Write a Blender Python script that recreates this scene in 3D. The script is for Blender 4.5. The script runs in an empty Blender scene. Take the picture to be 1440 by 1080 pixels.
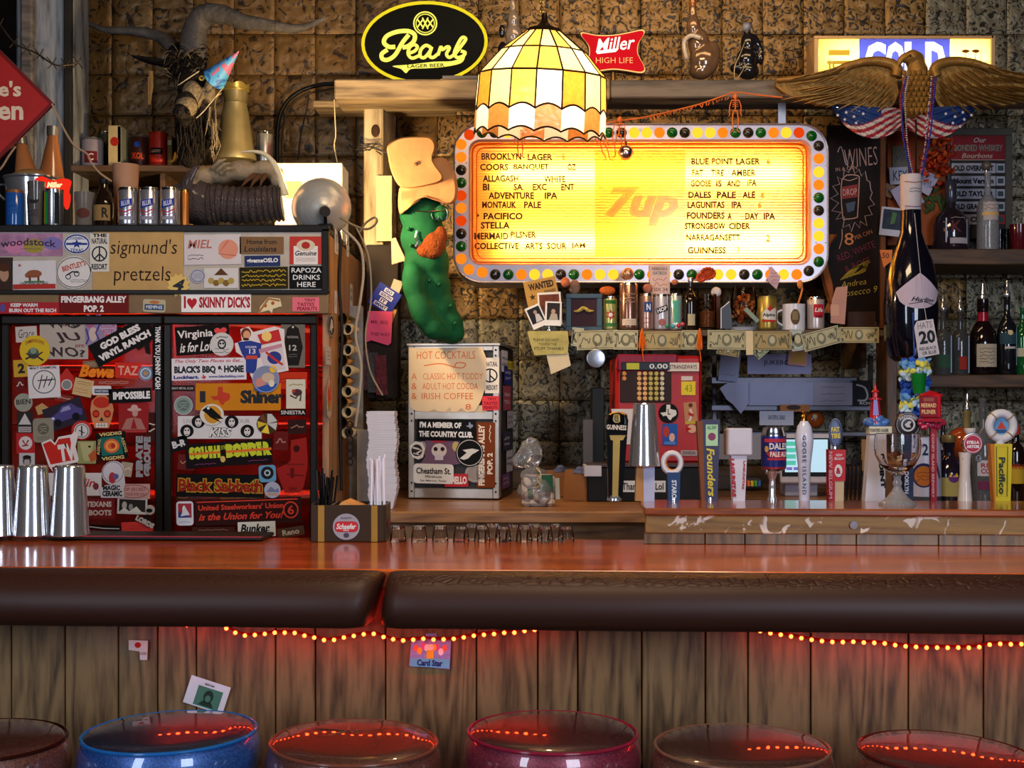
import bpy, bmesh, math, random
from mathutils import Vector as V, Matrix, noise
R=math.radians; PI=math.pi
rnd=random.Random(7)
sc=bpy.context.scene
COL=sc.collection
# ---------------------------------------------------------------- camera
FPX=1840.0; CX=720.0; HY=560.0; EZ=1.49
cam=bpy.data.cameras.new('camera'); cam.sensor_width=36; cam.lens=FPX/1440*36
cam.shift_y=(HY-540)/1440; cam.clip_start=.05
co=bpy.data.objects.new('camera',cam); co.location=(0,0,EZ); co.rotation_euler=(R(90),0,0)
COL.objects.link(co); sc.camera=co
# ---------------------------------------------------------------- world, daylight, exposure
w=bpy.data.worlds.new('world'); sc.world=w; w.use_nodes=True
w.node_tree.nodes['Background'].inputs[0].default_value=(.62,.72,1,1)
w.node_tree.nodes['Background'].inputs[1].default_value=.125
def area(name,loc,target,sx,sy,power,colour):
    l=bpy.data.lights.new(name,'AREA'); l.shape='RECTANGLE'; l.size=sx; l.size_y=sy; l.energy=power; l.color=colour
    o=bpy.data.objects.new(name,l); o.location=loc
    o.rotation_euler=(V(target)-V(loc)).to_track_quat('-Z','Y').to_euler(); COL.objects.link(o); return o
area('window_daylight',(1.9,-.9,2.25),(.5,4.6,1.3),1.3,1.7,95,(.72,.83,1))
area('window_daylight',(-2.3,-.2,2.1),(-.6,4.6,1.4),.7,1.7,48,(.72,.83,1))
area('warm_top_light',(.2,2.6,3.3),(.1,3.6,1),1.2,.5,36,(1,.74,.45))  # unseen warm area light above the bar
area('wall_fill_light',(.7,4.5,3.42),(.9,5.76,2.7),1.6,.25,9,(1,.66,.32))  # unseen warm fill, added to brighten the upper tin wall
sc.view_settings.view_transform='Standard'; sc.view_settings.look='None'
sc.view_settings.gamma=1; sc.view_settings.exposure=.25; sc.view_settings.use_curve_mapping=False
sc.cycles.max_bounces=10; sc.cycles.transparent_max_bounces=16; sc.cycles.use_denoising=True
sc.cycles.transmission_bounces=10; sc.cycles.diffuse_bounces=3; sc.cycles.glossy_bounces=4
sc.cycles.caustics_reflective=False; sc.cycles.caustics_refractive=False; sc.cycles.sample_clamp_indirect=4
# ---------------------------------------------------------------- helpers
def P(px,py,D): return V(((px-CX)/FPX*D, D, EZ-(py-HY)/FPX*D))
def S(D): return D/FPX
def lin(h):
    h=h.lstrip('#')
    if len(h)==3: h=''.join(c*2 for c in h)
    return [((c/255)/12.92 if c/255<=.04045 else ((c/255+.055)/1.055)**2.4) for c in (int(h[i:i+2],16) for i in (0,2,4))]
_mc={}
def nodes(name):
    m=bpy.data.materials.new(name); m.use_nodes=True; nt=m.node_tree; b=nt.nodes['Principled BSDF']
    return m,nt,b
def N(nt,t,**k):
    n=nt.nodes.new(t)
    for a,b in k.items():
        if a[0]=='i' and a[1:].isdigit(): n.inputs[int(a[1:])].default_value=b
        elif a in n.inputs.keys(): n.inputs[a].default_value=b
        else: setattr(n,a,b)
    return n
def C(h,rough=.5,metal=0,var=.12,scale=18,bump=0,bscale=60,coat=0,emit=0,spec=.14,trans=0,alpha=1):
    """plain procedural material: a colour with mottling, optional fine relief"""
    key=(h,rough,metal,var,scale,bump,bscale,coat,emit,spec,trans,alpha)
    if key in _mc: return _mc[key]
    m,nt,b=nodes('mat_'+h.strip('#')); L=nt.links.new
    c=lin(h)
    tc=N(nt,'ShaderNodeTexCoord'); nz=N(nt,'ShaderNodeTexNoise',Scale=scale,Detail=4.0)
    L(tc.outputs['Object'],nz.inputs['Vector'])
    mx=N(nt,'ShaderNodeMix',data_type='RGBA'); L(nz.outputs['Fac'],mx.inputs['Factor'])
    mx.inputs[6].default_value=[x*(1-var*1.6) for x in c]+[1]; mx.inputs[7].default_value=[min(1,x*(1+var*1.2)) for x in c]+[1]
    L(mx.outputs[2],b.inputs['Base Color'])
    b.inputs['Roughness'].default_value=rough; b.inputs['Metallic'].default_value=metal
    b.inputs['Coat Weight'].default_value=coat; b.inputs['Specular IOR Level'].default_value=spec
    b.inputs['Transmission Weight'].default_value=trans; b.inputs['Alpha'].default_value=alpha
    if emit:
        L(mx.outputs[2],b.inputs['Emission Color']); b.inputs['Emission Strength'].default_value=emit
    if bump:
        n2=N(nt,'ShaderNodeTexNoise',Scale=bscale,Detail=5.0); L(tc.outputs['Object'],n2.inputs['Vector'])
        bp=N(nt,'ShaderNodeBump',Strength=bump,Distance=.01); L(n2.outputs['Fac'],bp.inputs['Height']); L(bp.outputs[0],b.inputs['Normal'])
    _mc[key]=m; return m
def wood(name,dark,light,rough=.45,axis='X',scale=1.0,coat=0,bump=.15,rings=9,wear=None):
    """stretched grain along one axis; each piece gets its own offset"""
    m,nt,b=nodes(name); L=nt.links.new
    tc=N(nt,'ShaderNodeTexCoord'); oi=N(nt,'ShaderNodeObjectInfo')
    mp=N(nt,'ShaderNodeMapping'); s={'X':(.12,1,1),'Y':(1,.12,1),'Z':(1,1,.12)}[axis]
    mp.inputs['Scale'].default_value=[q*scale for q in s]
    cm=N(nt,'ShaderNodeCombineXYZ'); ml=N(nt,'ShaderNodeMath',operation='MULTIPLY',i1=37.0)
    L(oi.outputs['Random'],ml.inputs[0])
    for i in range(3): L(ml.outputs[0],cm.inputs[i])
    L(tc.outputs['Object'],mp.inputs['Vector']); L(cm.outputs[0],mp.inputs['Location'])
    big=N(nt,'ShaderNodeTexNoise',Scale=3.2,Detail=3.0,Distortion=.6); L(mp.outputs[0],big.inputs['Vector'])
    rg=N(nt,'ShaderNodeMath',operation='MULTIPLY',i1=float(rings)); L(big.outputs['Fac'],rg.inputs[0])
    fr=N(nt,'ShaderNodeMath',operation='PINGPONG',i1=.5); L(rg.outputs[0],fr.inputs[0])
    fine=N(nt,'ShaderNodeTexNoise',Scale=70.0,Detail=5.0); L(mp.outputs[0],fine.inputs['Vector'])
    ad=N(nt,'ShaderNodeMath',operation='ADD'); L(fr.outputs[0],ad.inputs[0]); L(fine.outputs['Fac'],ad.inputs[1])
    cr=N(nt,'ShaderNodeValToRGB'); L(ad.outputs[0],cr.inputs[0])
    cr.color_ramp.elements[0].position=.35; cr.color_ramp.elements[0].color=lin(dark)+[1]
    cr.color_ramp.elements[1].position=.95; cr.color_ramp.elements[1].color=lin(light)+[1]
    out=cr.outputs[0]
    if wear:
        wn=N(nt,'ShaderNodeTexNoise',Scale=wear[1],Detail=3.0,Distortion=1.0); L(tc.outputs['Object'],wn.inputs['Vector'])
        wr=N(nt,'ShaderNodeValToRGB'); L(wn.outputs['Fac'],wr.inputs[0])
        wr.color_ramp.elements[0].position=wear[2]; wr.color_ramp.elements[1].position=wear[2]+.03
        mw=N(nt,'ShaderNodeMix',data_type='RGBA'); L(wr.outputs[0],mw.inputs['Factor']); L(out,mw.inputs[6]); mw.inputs[7].default_value=lin(wear[0])+[1]
        out=mw.outputs[2]
    L(out,b.inputs['Base Color']); b.inputs['Roughness'].default_value=rough; b.inputs['Coat Weight'].default_value=coat
    b.inputs['Coat Roughness'].default_value=.12
    bp=N(nt,'ShaderNodeBump',Strength=bump,Distance=.003); L(ad.outputs[0],bp.inputs['Height']); L(bp.outputs[0],b.inputs['Normal'])
    return m
def glassy(name,h,mix=.12,rough=.03,body=0):
    """thin clear pane: see-through with a fresnel reflection (and a little milky body)"""
    m,nt,b=nodes(name); L=nt.links.new; nt.nodes.remove(b); out=nt.nodes['Material Output']
    tr=N(nt,'ShaderNodeBsdfTransparent'); tr.inputs[0].default_value=lin(h)+[1]
    gl=N(nt,'ShaderNodeBsdfGlossy',Roughness=rough); gl.inputs[0].default_value=(1,1,1,1)
    fr=N(nt,'ShaderNodeLayerWeight',Blend=mix); m1=N(nt,'ShaderNodeMixShader'); L(fr.outputs['Fresnel'],m1.inputs[0]); L(tr.outputs[0],m1.inputs[1]); L(gl.outputs[0],m1.inputs[2])
    last=m1
    if body:
        df=N(nt,'ShaderNodeBsdfDiffuse'); df.inputs[0].default_value=(.8,.8,.82,1)
        m2=N(nt,'ShaderNodeMixShader'); nz=N(nt,'ShaderNodeTexNoise',Scale=45.0,Detail=4.0); ml=N(nt,'ShaderNodeMath',operation='MULTIPLY',i1=body*2)
        L(nz.outputs[0],ml.inputs[0]); L(ml.outputs[0],m2.inputs[0]); L(m1.outputs[0],m2.inputs[1]); L(df.outputs[0],m2.inputs[2]); last=m2
    L(last.outputs[0],out.inputs[0]); return m
def solidglass(name,h='ffffff',rough=0.0,ior=1.45):
    m,nt,b=nodes(name); b.inputs['Base Color'].default_value=lin(h)+[1]; b.inputs['Transmission Weight'].default_value=1
    b.inputs['Roughness'].default_value=rough; b.inputs['IOR'].default_value=ior
    nz=N(nt,'ShaderNodeTexNoise',Scale=20.0); bp=N(nt,'ShaderNodeBump',Strength=.03); nt.links.new(nz.outputs[0],bp.inputs['Height']); nt.links.new(bp.outputs[0],b.inputs['Normal'])
    return m
def lit(name,h,strength,var=.15):
    """something that gives off light"""
    m,nt,b=nodes(name); L=nt.links.new; nt.nodes.remove(b)
    e=N(nt,'ShaderNodeEmission',Strength=strength); c=lin(h)
    tc=N(nt,'ShaderNodeTexCoord'); nz=N(nt,'ShaderNodeTexNoise',Scale=30.0); L(tc.outputs['Object'],nz.inputs[0])
    mx=N(nt,'ShaderNodeMix',data_type='RGBA'); mx.inputs[6].default_value=[x*(1-var) for x in c]+[1]; mx.inputs[7].default_value=c+[1]
    L(nz.outputs[0],mx.inputs[0]); L(mx.outputs[2],e.inputs[0]); L(e.outputs[0],nt.nodes['Material Output'].inputs[0]); return m
def stained(name,h,streak=.25,scale=40,clear=.04,bump=.4,stretch=(1,1,1),thick=.8):
    """translucent coloured glass or plastic lit by a lamp behind it"""
    m,nt,b=nodes(name); L=nt.links.new; nt.nodes.remove(b); c=lin(h)
    tc=N(nt,'ShaderNodeTexCoord'); mp=N(nt,'ShaderNodeMapping'); mp.inputs['Scale'].default_value=stretch; L(tc.outputs['Object'],mp.inputs[0])
    nz=N(nt,'ShaderNodeTexNoise',Scale=scale,Detail=4.0,Distortion=.5); L(mp.outputs[0],nz.inputs[0])
    mx=N(nt,'ShaderNodeMix',data_type='RGBA'); mx.inputs[6].default_value=[x*(1-streak) for x in c]+[1]; mx.inputs[7].default_value=[min(1,x*(1+streak*.5)) for x in c]+[1]
    L(nz.outputs[0],mx.inputs[0])
    t=N(nt,'ShaderNodeBsdfTranslucent'); d=N(nt,'ShaderNodeBsdfDiffuse'); g=N(nt,'ShaderNodeBsdfGlossy',Roughness=.15); x=N(nt,'ShaderNodeBsdfTransparent')
    for s in (t,d,x): L(mx.outputs[2],s.inputs[0])
    bp=N(nt,'ShaderNodeBump',Strength=bump,Distance=.004); L(nz.outputs[0],bp.inputs['Height']); L(bp.outputs[0],g.inputs['Normal'])
    a=N(nt,'ShaderNodeMixShader',i0=1-thick); L(t.outputs[0],a.inputs[1]); L(d.outputs[0],a.inputs[2])
    bb=N(nt,'ShaderNodeMixShader',i0=clear); L(a.outputs[0],bb.inputs[1]); L(x.outputs[0],bb.inputs[2])
    cc=N(nt,'ShaderNodeMixShader',i0=.05); L(bb.outputs[0],cc.inputs[1]); L(g.outputs[0],cc.inputs[2])
    L(cc.outputs[0],nt.nodes['Material Output'].inputs[0]); return m

class MB:
    """collects shapes (in world metres) and links them as ONE mesh object"""
    def __init__(s): s.v=[];s.f=[];s.m=[];s.s=[];s.mats=[];s.T=None
    def mi(s,mat):
        if mat not in s.mats: s.mats.append(mat)
        return s.mats.index(mat)
    def add(s,vs,fs,mat,smooth=False,M=None):
        o=len(s.v)
        for p in vs:
            p=V(p)
            if M is not None: p=M@p
            if s.T is not None: p=s.T@p
            s.v.append(p)
        k=None if isinstance(mat,(list,tuple)) else s.mi(mat)
        for i,f in enumerate(fs):
            s.f.append([o+j for j in f]); s.m.append(k if k is not None else s.mi(mat[i])); s.s.append(smooth)
        return s
    def box(s,c,d,mat,bev=0,M=None):
        x,y,z=[q/2 for q in d]
        b=min(bev,x*.9,y*.9,z*.9)
        cm=Matrix.Translation(V(c)); cm=cm@M if M is not None else cm
        if b<=0:
            vs=[(i*x,j*y,k*z) for i in(-1,1) for j in(-1,1) for k in(-1,1)]
            return s.add(vs,[(0,1,3,2),(4,6,7,5),(0,4,5,1),(2,3,7,6),(0,2,6,4),(1,5,7,3)],mat,False,cm)
        vs=[];ix={}
        for i in(-1,1):
            for j in(-1,1):
                for k in(-1,1):
                    for a in range(3):
                        q=[i*(x-b),j*(y-b),k*(z-b)]; q[a]=(i,j,k)[a]*(x,y,z)[a]; ix[i,j,k,a]=len(vs); vs.append(q)
        fs=[]
        for a in range(3):
            p,q=(a+1)%3,(a+2)%3
            for sg in(-1,1):
                l=[]
                for u,v in((-1,-1),(1,-1),(1,1),(-1,1)):
                    t=[0,0,0];t[a]=sg;t[p]=u;t[q]=v;l.append(ix[t[0],t[1],t[2],a])
                fs.append(l if sg>0 else l[::-1])
            for u in(-1,1):
                for v in(-1,1):
                    t=[0,0,0];t[p]=u;t[q]=v
                    t[a]=-1;t0=tuple(t);t[a]=1;t1=tuple(t)
                    l=[ix[t0+(p,)],ix[t1+(p,)],ix[t1+(q,)],ix[t0+(q,)]]
                    fs.append(l if u*v<0 else l[::-1])
        for i in(-1,1):
            for j in(-1,1):
                for k in(-1,1):
                    l=[ix[i,j,k,0],ix[i,j,k,1],ix[i,j,k,2]]; fs.append(l if i*j*k>0 else l[::-1])
        return s.add(vs,fs,mat,False,cm)
    def lathe(s,prof,c,mat,seg=20,M=None,arc=1.0):
        """prof: (radius, height[, material of the band above]); round the vertical axis through c"""
        vs=[];fs=[];ms=[];n=len(prof)
        for q in prof:
            for i in range(seg):
                a=2*PI*i/seg*arc; vs.append((q[0]*math.cos(a),q[0]*math.sin(a),q[1]))
        cur=mat
        for j in range(n-1):
            if len(prof[j])>2: cur=prof[j][2]
            for i in range(seg if arc==1 else seg-1):
                a,b=j*seg+i,j*seg+(i+1)%seg; fs.append((a,b,b+seg,a+seg)); ms.append(cur)
        if arc==1:
            if prof[0][0]>1e-6: fs.append(tuple(range(seg))[::-1]); ms.append(prof[0][2] if len(prof[0])>2 else mat)
            if prof[-1][0]>1e-6: fs.append(tuple(range((n-1)*seg,n*seg))); ms.append(cur)
        cm=Matrix.Translation(V(c)); cm=cm@M if M is not None else cm
        return s.add(vs,fs,ms,True,cm)
    def ball(s,c,r,mat,seg=14,rings=8,M=None):
        if not isinstance(r,(tuple,list)): r=(r,r,r)
        pr=[(math.sin(PI*i/rings),-math.cos(PI*i/rings)) for i in range(rings+1)]
        pr[0]=(0,-1);pr[-1]=(0,1)
        cm=Matrix.Translation(V(c))
        if M is not None: cm=cm@M
        cm=cm@Matrix.Diagonal((r[0],r[1],r[2],1))
        return s.lathe(pr,(0,0,0),mat,seg,cm)
    def tube(s,pts,r,mat,seg=8,closed=False,flat=1.0):
        pts=[V(p) for p in pts]; n=len(pts)
        rs=r if isinstance(r,(list,tuple)) else [r]*n
        vs=[];fs=[]; up=V((0,0,1)); t0=(pts[1]-pts[0]).normalized()
        if abs(t0.dot(up))>.9: up=V((0,1,0))
        nrm=t0.cross(up).normalized()
        for i,p in enumerate(pts):
            if closed: t=(pts[(i+1)%n]-pts[i-1])
            else: t=(pts[min(i+1,n-1)]-pts[max(i-1,0)])
            t=t.normalized() if t.length>1e-9 else t0
            nrm=(nrm-t*nrm.dot(t)); nrm=nrm.normalized() if nrm.length>1e-6 else t.orthogonal().normalized()
            bn=t.cross(nrm)
            for k in range(seg):
                a=2*PI*k/seg; vs.append(p+(nrm*math.cos(a)+bn*math.sin(a)*flat)*rs[i])
        for i in range(n if closed else n-1):
            for k in range(seg):
                a=i*seg+k;b=i*seg+(k+1)%seg;c_=((i+1)%n)*seg+(k+1)%seg;d=((i+1)%n)*seg+k
                fs.append((a,b,c_,d))
        if not closed: fs.append(tuple(range(seg))[::-1]); fs.append(tuple(range((n-1)*seg,n*seg)))
        return s.add(vs,fs,mat,True)
    def put(s,name,parent=None,label=None,cat=None,group=None,kind=None,angle=38):
        me=bpy.data.meshes.new(name)
        if parent is not None: org=WL[parent]
        else:
            xs=[p.x for p in s.v];ys=[p.y for p in s.v];zs=[p.z for p in s.v]
            org=V(((min(xs)+max(xs))/2,(min(ys)+max(ys))/2,min(zs)))
        me.from_pydata([p-org for p in s.v],[],s.f)
        for m in s.mats: me.materials.append(m)
        me.polygons.foreach_set('material_index',s.m); me.polygons.foreach_set('use_smooth',s.s)
        if any(s.s): me.set_sharp_from_angle(angle=R(angle))
        me.update()
        o=bpy.data.objects.new(name,me); COL.objects.link(o)
        if parent is not None: o.parent=parent; WL[o]=WL[parent]
        else: o.location=org; WL[o]=org
        tag(o,label,cat,group,kind); return o
WL={}
def tag(o,label=None,cat=None,group=None,kind=None):
    for k,v in (('label',label),('category',cat),('group',group),('kind',kind)):
        if v: o[k]=v
def thing(name,label,cat,loc,group=None):
    o=bpy.data.objects.new(name,None); o.empty_display_size=.05; COL.objects.link(o); o.location=loc; WL[o]=V(loc)
    tag(o,label,cat,group); return o
def dup(root,loc,label=None,rot=None):
    def cp(o,par):
        c=o.copy(); COL.objects.link(c); WL[c]=V(loc)
        if par: c.parent=par
        for h in list(o.children): cp(h,c)
        return c
    r=cp(root,None); r.location=loc
    if rot is not None: r.rotation_euler.z=rot
    if label: r['label']=label
    return r
def blob(balls,vox,mat,name='b'):
    """fuse ellipsoids (centre, radii, rotation) into one continuous skin; returns (verts, faces)"""
    mb=MB()
    for q in balls:
        c,r=q[0],q[1]; M=q[2] if len(q)>2 else None
        mb.ball(c,r,mat,16,10,M)
    me=bpy.data.meshes.new('tmp'); me.from_pydata(mb.v,[],mb.f); o=bpy.data.objects.new('tmp',me); COL.objects.link(o)
    md=o.modifiers.new('r','REMESH'); md.mode='VOXEL'; md.voxel_size=vox
    sm=o.modifiers.new('s','SMOOTH'); sm.iterations=3; sm.factor=.5
    ev=o.evaluated_get(bpy.context.evaluated_depsgraph_get()); m2=ev.to_mesh()
    vs=[v.co.copy() for v in m2.vertices]; fs=[tuple(p.vertices) for p in m2.polygons]; ev.to_mesh_clear()
    bpy.data.objects.remove(o); bpy.data.meshes.remove(me); return vs,fs
_gl={}
def glyphs(t,bold=0,shear=0,sp=1.0):
    k=(t,bold,shear,sp)
    if k in _gl: return _gl[k]
    cu=bpy.data.curves.new('t','FONT'); cu.body=t; cu.offset=bold; cu.shear=shear; cu.resolution_u=2; cu.space_character=sp
    cu.align_x='CENTER'; cu.space_line=.85
    o=bpy.data.objects.new('t',cu); COL.objects.link(o)
    me=o.evaluated_get(bpy.context.evaluated_depsgraph_get()).to_mesh()
    vs=[(v.co.x,v.co.y) for v in me.vertices]; fs=[tuple(p.vertices) for p in me.polygons]
    bpy.data.objects.remove(o); bpy.data.curves.remove(cu)
    if vs:
        x0=min(v[0] for v in vs);x1=max(v[0] for v in vs);y0=min(v[1] for v in vs);y1=max(v[1] for v in vs)
        vs=[((v[0]-(x0+x1)/2)/max(x1-x0,1e-6),(v[1]-(y0+y1)/2)/max(y1-y0,1e-6)) for v in vs]; asp=(x1-x0)/max(y1-y0,1e-6)
    else: asp=1
    _gl[k]=(vs,fs,asp); return _gl[k]
class Flat:
    """a drawing board: local pixels (x right, y down from the board's centre) laid on a plane in the room"""
    def __init__(s,mb,D,cx,cy,rot=0,lay=.0006,tilt=None,o=None,r=None,u=None,sc=None):
        s.mb=mb; s.o=P(cx,cy,D) if o is None else V(o); s.sc=S(D) if sc is None else sc
        s.r=V((1,0,0)) if r is None else V(r).normalized(); s.u=V((0,0,1)) if u is None else V(u).normalized()
        a=R(rot); r0,u0=s.r,s.u; s.r=r0*math.cos(a)+u0*math.sin(a); s.u=u0*math.cos(a)-r0*math.sin(a)
        s.n=r0.cross(u0).normalized(); s.lay=lay
    def w(s,x,y,l=0): return s.o+s.r*(x*s.sc)-s.u*(y*s.sc)+s.n*(l*s.lay)
    def poly(s,pts,mat,l=1,th=None):
        """slab: front face at layer l, thickness down to the layer below (or th metres)"""
        n=len(pts); a=sum(pts[i][0]*pts[(i+1)%n][1]-pts[(i+1)%n][0]*pts[i][1] for i in range(n))
        if a>0: pts=pts[::-1]
        d=(th/s.lay) if th else .9
        vs=[s.w(x,y,l) for x,y in pts]+[s.w(x,y,l-d) for x,y in pts]
        s.mb.add(vs,[tuple(range(n)),tuple(range(n,2*n))[::-1]]+[(i,i+n,(i+1)%n+n,(i+1)%n) for i in range(n)],mat); return s
    def rect(s,x,y,w,h,mat,l=1,th=None,rot=0,rr=0):
        if rr>0:
            pts=[]
            for sx,sy,a0 in((1,-1,-90),(1,1,0),(-1,1,90),(-1,-1,180)):
                for k in range(5):
                    a=R(a0+22.5*k); pts.append((sx*(w/2-rr)+rr*math.cos(a),sy*(h/2-rr)+rr*math.sin(a)))
        else: pts=[(-w/2,-h/2),(w/2,-h/2),(w/2,h/2),(-w/2,h/2)]
        c,t=math.cos(R(-rot)),math.sin(R(-rot))
        return s.poly([(x+a*c-b*t,y+a*t+b*c) for a,b in pts],mat,l,th)
    def ell(s,x,y,w,h,mat,l=1,th=None,n=20,rot=0):
        c,t=math.cos(R(-rot)),math.sin(R(-rot)); q=[(w/2*math.cos(2*PI*i/n),h/2*math.sin(2*PI*i/n)) for i in range(n)]
        return s.poly([(x+a*c-b*t,y+a*t+b*c) for a,b in q],mat,l,th)
    def ring(s,x,y,w,h,t,mat,l=1,n=24):
        vs=[];fs=[]
        for i in range(n):
            a=2*PI*i/n
            for q in(0,t): vs.append(s.w(x+(w/2-q)*math.cos(a),y+(h/2-q)*math.sin(a),l))
        for i in range(n): j=(i+1)%n; fs.append((2*i,2*i+1,2*j+1,2*j))
        s.mb.add(vs,fs,mat); return s
    def stroke(s,pts,wd,mat,l=2,closed=False):
        n=len(pts); vs=[];fs=[]
        for i,(x,y) in enumerate(pts):
            x0,y0=pts[i-1] if (i or closed) else pts[0]; x1,y1=pts[(i+1)%n] if (i<n-1 or closed) else pts[-1]
            dx,dy=x1-x0,y1-y0; q=math.hypot(dx,dy) or 1; nx,ny=-dy/q*wd/2,dx/q*wd/2
            vs+= [s.w(x+nx,y+ny,l),s.w(x-nx,y-ny,l)]
        for i in range(n if closed else n-1): j=(i+1)%n; fs.append((2*i,2*j,2*j+1,2*i+1))
        s.mb.add(vs,fs,mat); return s
    def text(s,t,x,y,w,h,mat,l=2,bold=.02,shear=0,rot=0,sp=1.0,warp=None):
        vs,fs,asp=glyphs(t,bold,shear,sp)
        if w is None: w=h*asp
        if h is None: h=w/asp
        c,q=math.cos(R(-rot)),math.sin(R(-rot)); out=[]
        for a,b in vs:
            if warp: b=b+warp(a)
            a*=w;b*=-h; out.append(s.w(x+a*c-b*q,y+a*q+b*c,l))
        s.mb.add(out,fs,mat); return s
def smooth(pts,k=4,closed=False):
    """Catmull-Rom through points (any dimension)"""
    n=len(pts);out=[]
    for i in range(n if closed else n-1):
        p=[pts[(i+j)%n] if closed else pts[min(max(i+j,0),n-1)] for j in(-1,0,1,2)]
        for q in range(k):
            t=q/k; out.append(tuple(.5*((2*b)+(-a+c)*t+(2*a-5*b+4*c-d)*t*t+(-a+3*b-3*c+d)*t**3) for a,b,c,d in zip(*p)))
    if not closed: out.append(tuple(pts[-1]))
    return out
def scrib(x,y,w,h,n,seed):
    r=random.Random(seed); return smooth([(x-w/2+w*i/(n-1),y+r.uniform(-h,h)/2) for i in range(n)],3)
def slab(mb,D,pts,th,mat,back=True):
    """outline in pixels at distance D, th metres thick away from the viewer"""
    f=Flat(mb,D,0,0); f.o=P(0,0,D); f.poly(pts,mat,0,th); return f
# ---------------------------------------------------------------- shared materials
BLK='141210'
def tin(name,a,b,dark,thr,scl=30.0):
    m,nt,bs=nodes(name); L=nt.links.new
    tc=N(nt,'ShaderNodeTexCoord'); oi=N(nt,'ShaderNodeObjectInfo'); ad=N(nt,'ShaderNodeVectorMath',operation='ADD')
    ml=N(nt,'ShaderNodeVectorMath',operation='SCALE'); ml.inputs['Scale'].default_value=1.0; cm=N(nt,'ShaderNodeCombineXYZ'); mm=N(nt,'ShaderNodeMath',operation='MULTIPLY',i1=29.0)
    L(oi.outputs['Random'],mm.inputs[0]); L(mm.outputs[0],cm.inputs[0]); L(mm.outputs[0],cm.inputs[2]); L(tc.outputs['Object'],ad.inputs[0]); L(cm.outputs[0],ad.inputs[1])
    n1=N(nt,'ShaderNodeTexNoise',Scale=scl,Detail=7.0,Distortion=2.6); L(ad.outputs[0],n1.inputs[0])
    cr=N(nt,'ShaderNodeValToRGB'); L(n1.outputs[0],cr.inputs[0]); cr.color_ramp.elements[0].position=thr-.05; cr.color_ramp.elements[1].position=thr+.04
    cr.color_ramp.elements[0].color=(0,0,0,1); cr.color_ramp.elements[1].color=(1,1,1,1)
    n2=N(nt,'ShaderNodeTexNoise',Scale=6.0,Detail=3.0); L(ad.outputs[0],n2.inputs[0])
    mx=N(nt,'ShaderNodeMix',data_type='RGBA'); mx.inputs[6].default_value=lin(a)+[1]; mx.inputs[7].default_value=lin(b)+[1]; L(n2.outputs[0],mx.inputs[0])
    m2=N(nt,'ShaderNodeMix',data_type='RGBA'); L(cr.outputs[0],m2.inputs[0]); m2.inputs[6].default_value=lin(dark)+[1]; L(mx.outputs[2],m2.inputs[7])
    L(m2.outputs[2],bs.inputs['Base Color']); bs.inputs['Metallic'].default_value=.4; bs.inputs['Roughness'].default_value=.44
    bp=N(nt,'ShaderNodeBump',Strength=.65,Distance=.004); L(n1.outputs[0],bp.inputs['Height']); L(bp.outputs[0],bs.inputs['Normal']); return m
m_tinA=tin('aged_tan_tin','54391a','86622f','2c1d0d',.43,15.0)
m_tinB=tin('speckled_black_gold_tin','6a4a20','a67e42','22180b',.47,24.0)
m_tinC=tin('dark_grey_tin','62563c','968c74','262117',.46,26.0)
m_panel=wood('walnut_vinyl_panel','46301c','866741',rough=.38,axis='Z',scale=1.25,bump=.05,rings=12)
m_bartop=wood('varnished_red_mahogany','8a3008','cc5c16',rough=.22,axis='X',scale=.9,coat=.6,bump=.02,rings=5)
m_ledge=wood('varnished_brown_ledge','5c2a10','9a5322',rough=.25,axis='X',scale=1.2,coat=.8,bump=.03)
m_worn=wood('worn_ochre_board','6a4a1a','94702e',rough=.5,axis='X',scale=1.4,bump=.1,wear=('d8cdb8',16,.57))
m_shelf=wood('dark_shelf_wood','2a1a10','5a3f28',rough=.6,axis='X',scale=1.2)
m_pale=wood('pale_barn_timber','5a4732','a48a66',rough=.7,axis='X',scale=1.0,bump=.4)
m_palez=wood('pale_barn_post','7c6848','bfa983',rough=.7,axis='Z',scale=1.0,bump=.4)
m_grey=wood('grey_old_timber','3c3531','6e6258',rough=.7,axis='X',scale=1.0,bump=.4)
m_orangewood=wood('brown_side_veneer','7a4f2c','a8774a',rough=.5,axis='Z',scale=1)
m_counter=wood('brown_back_counter','6a4226','a06c3e',rough=.45,axis='X',scale=1,coat=.3)
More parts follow.
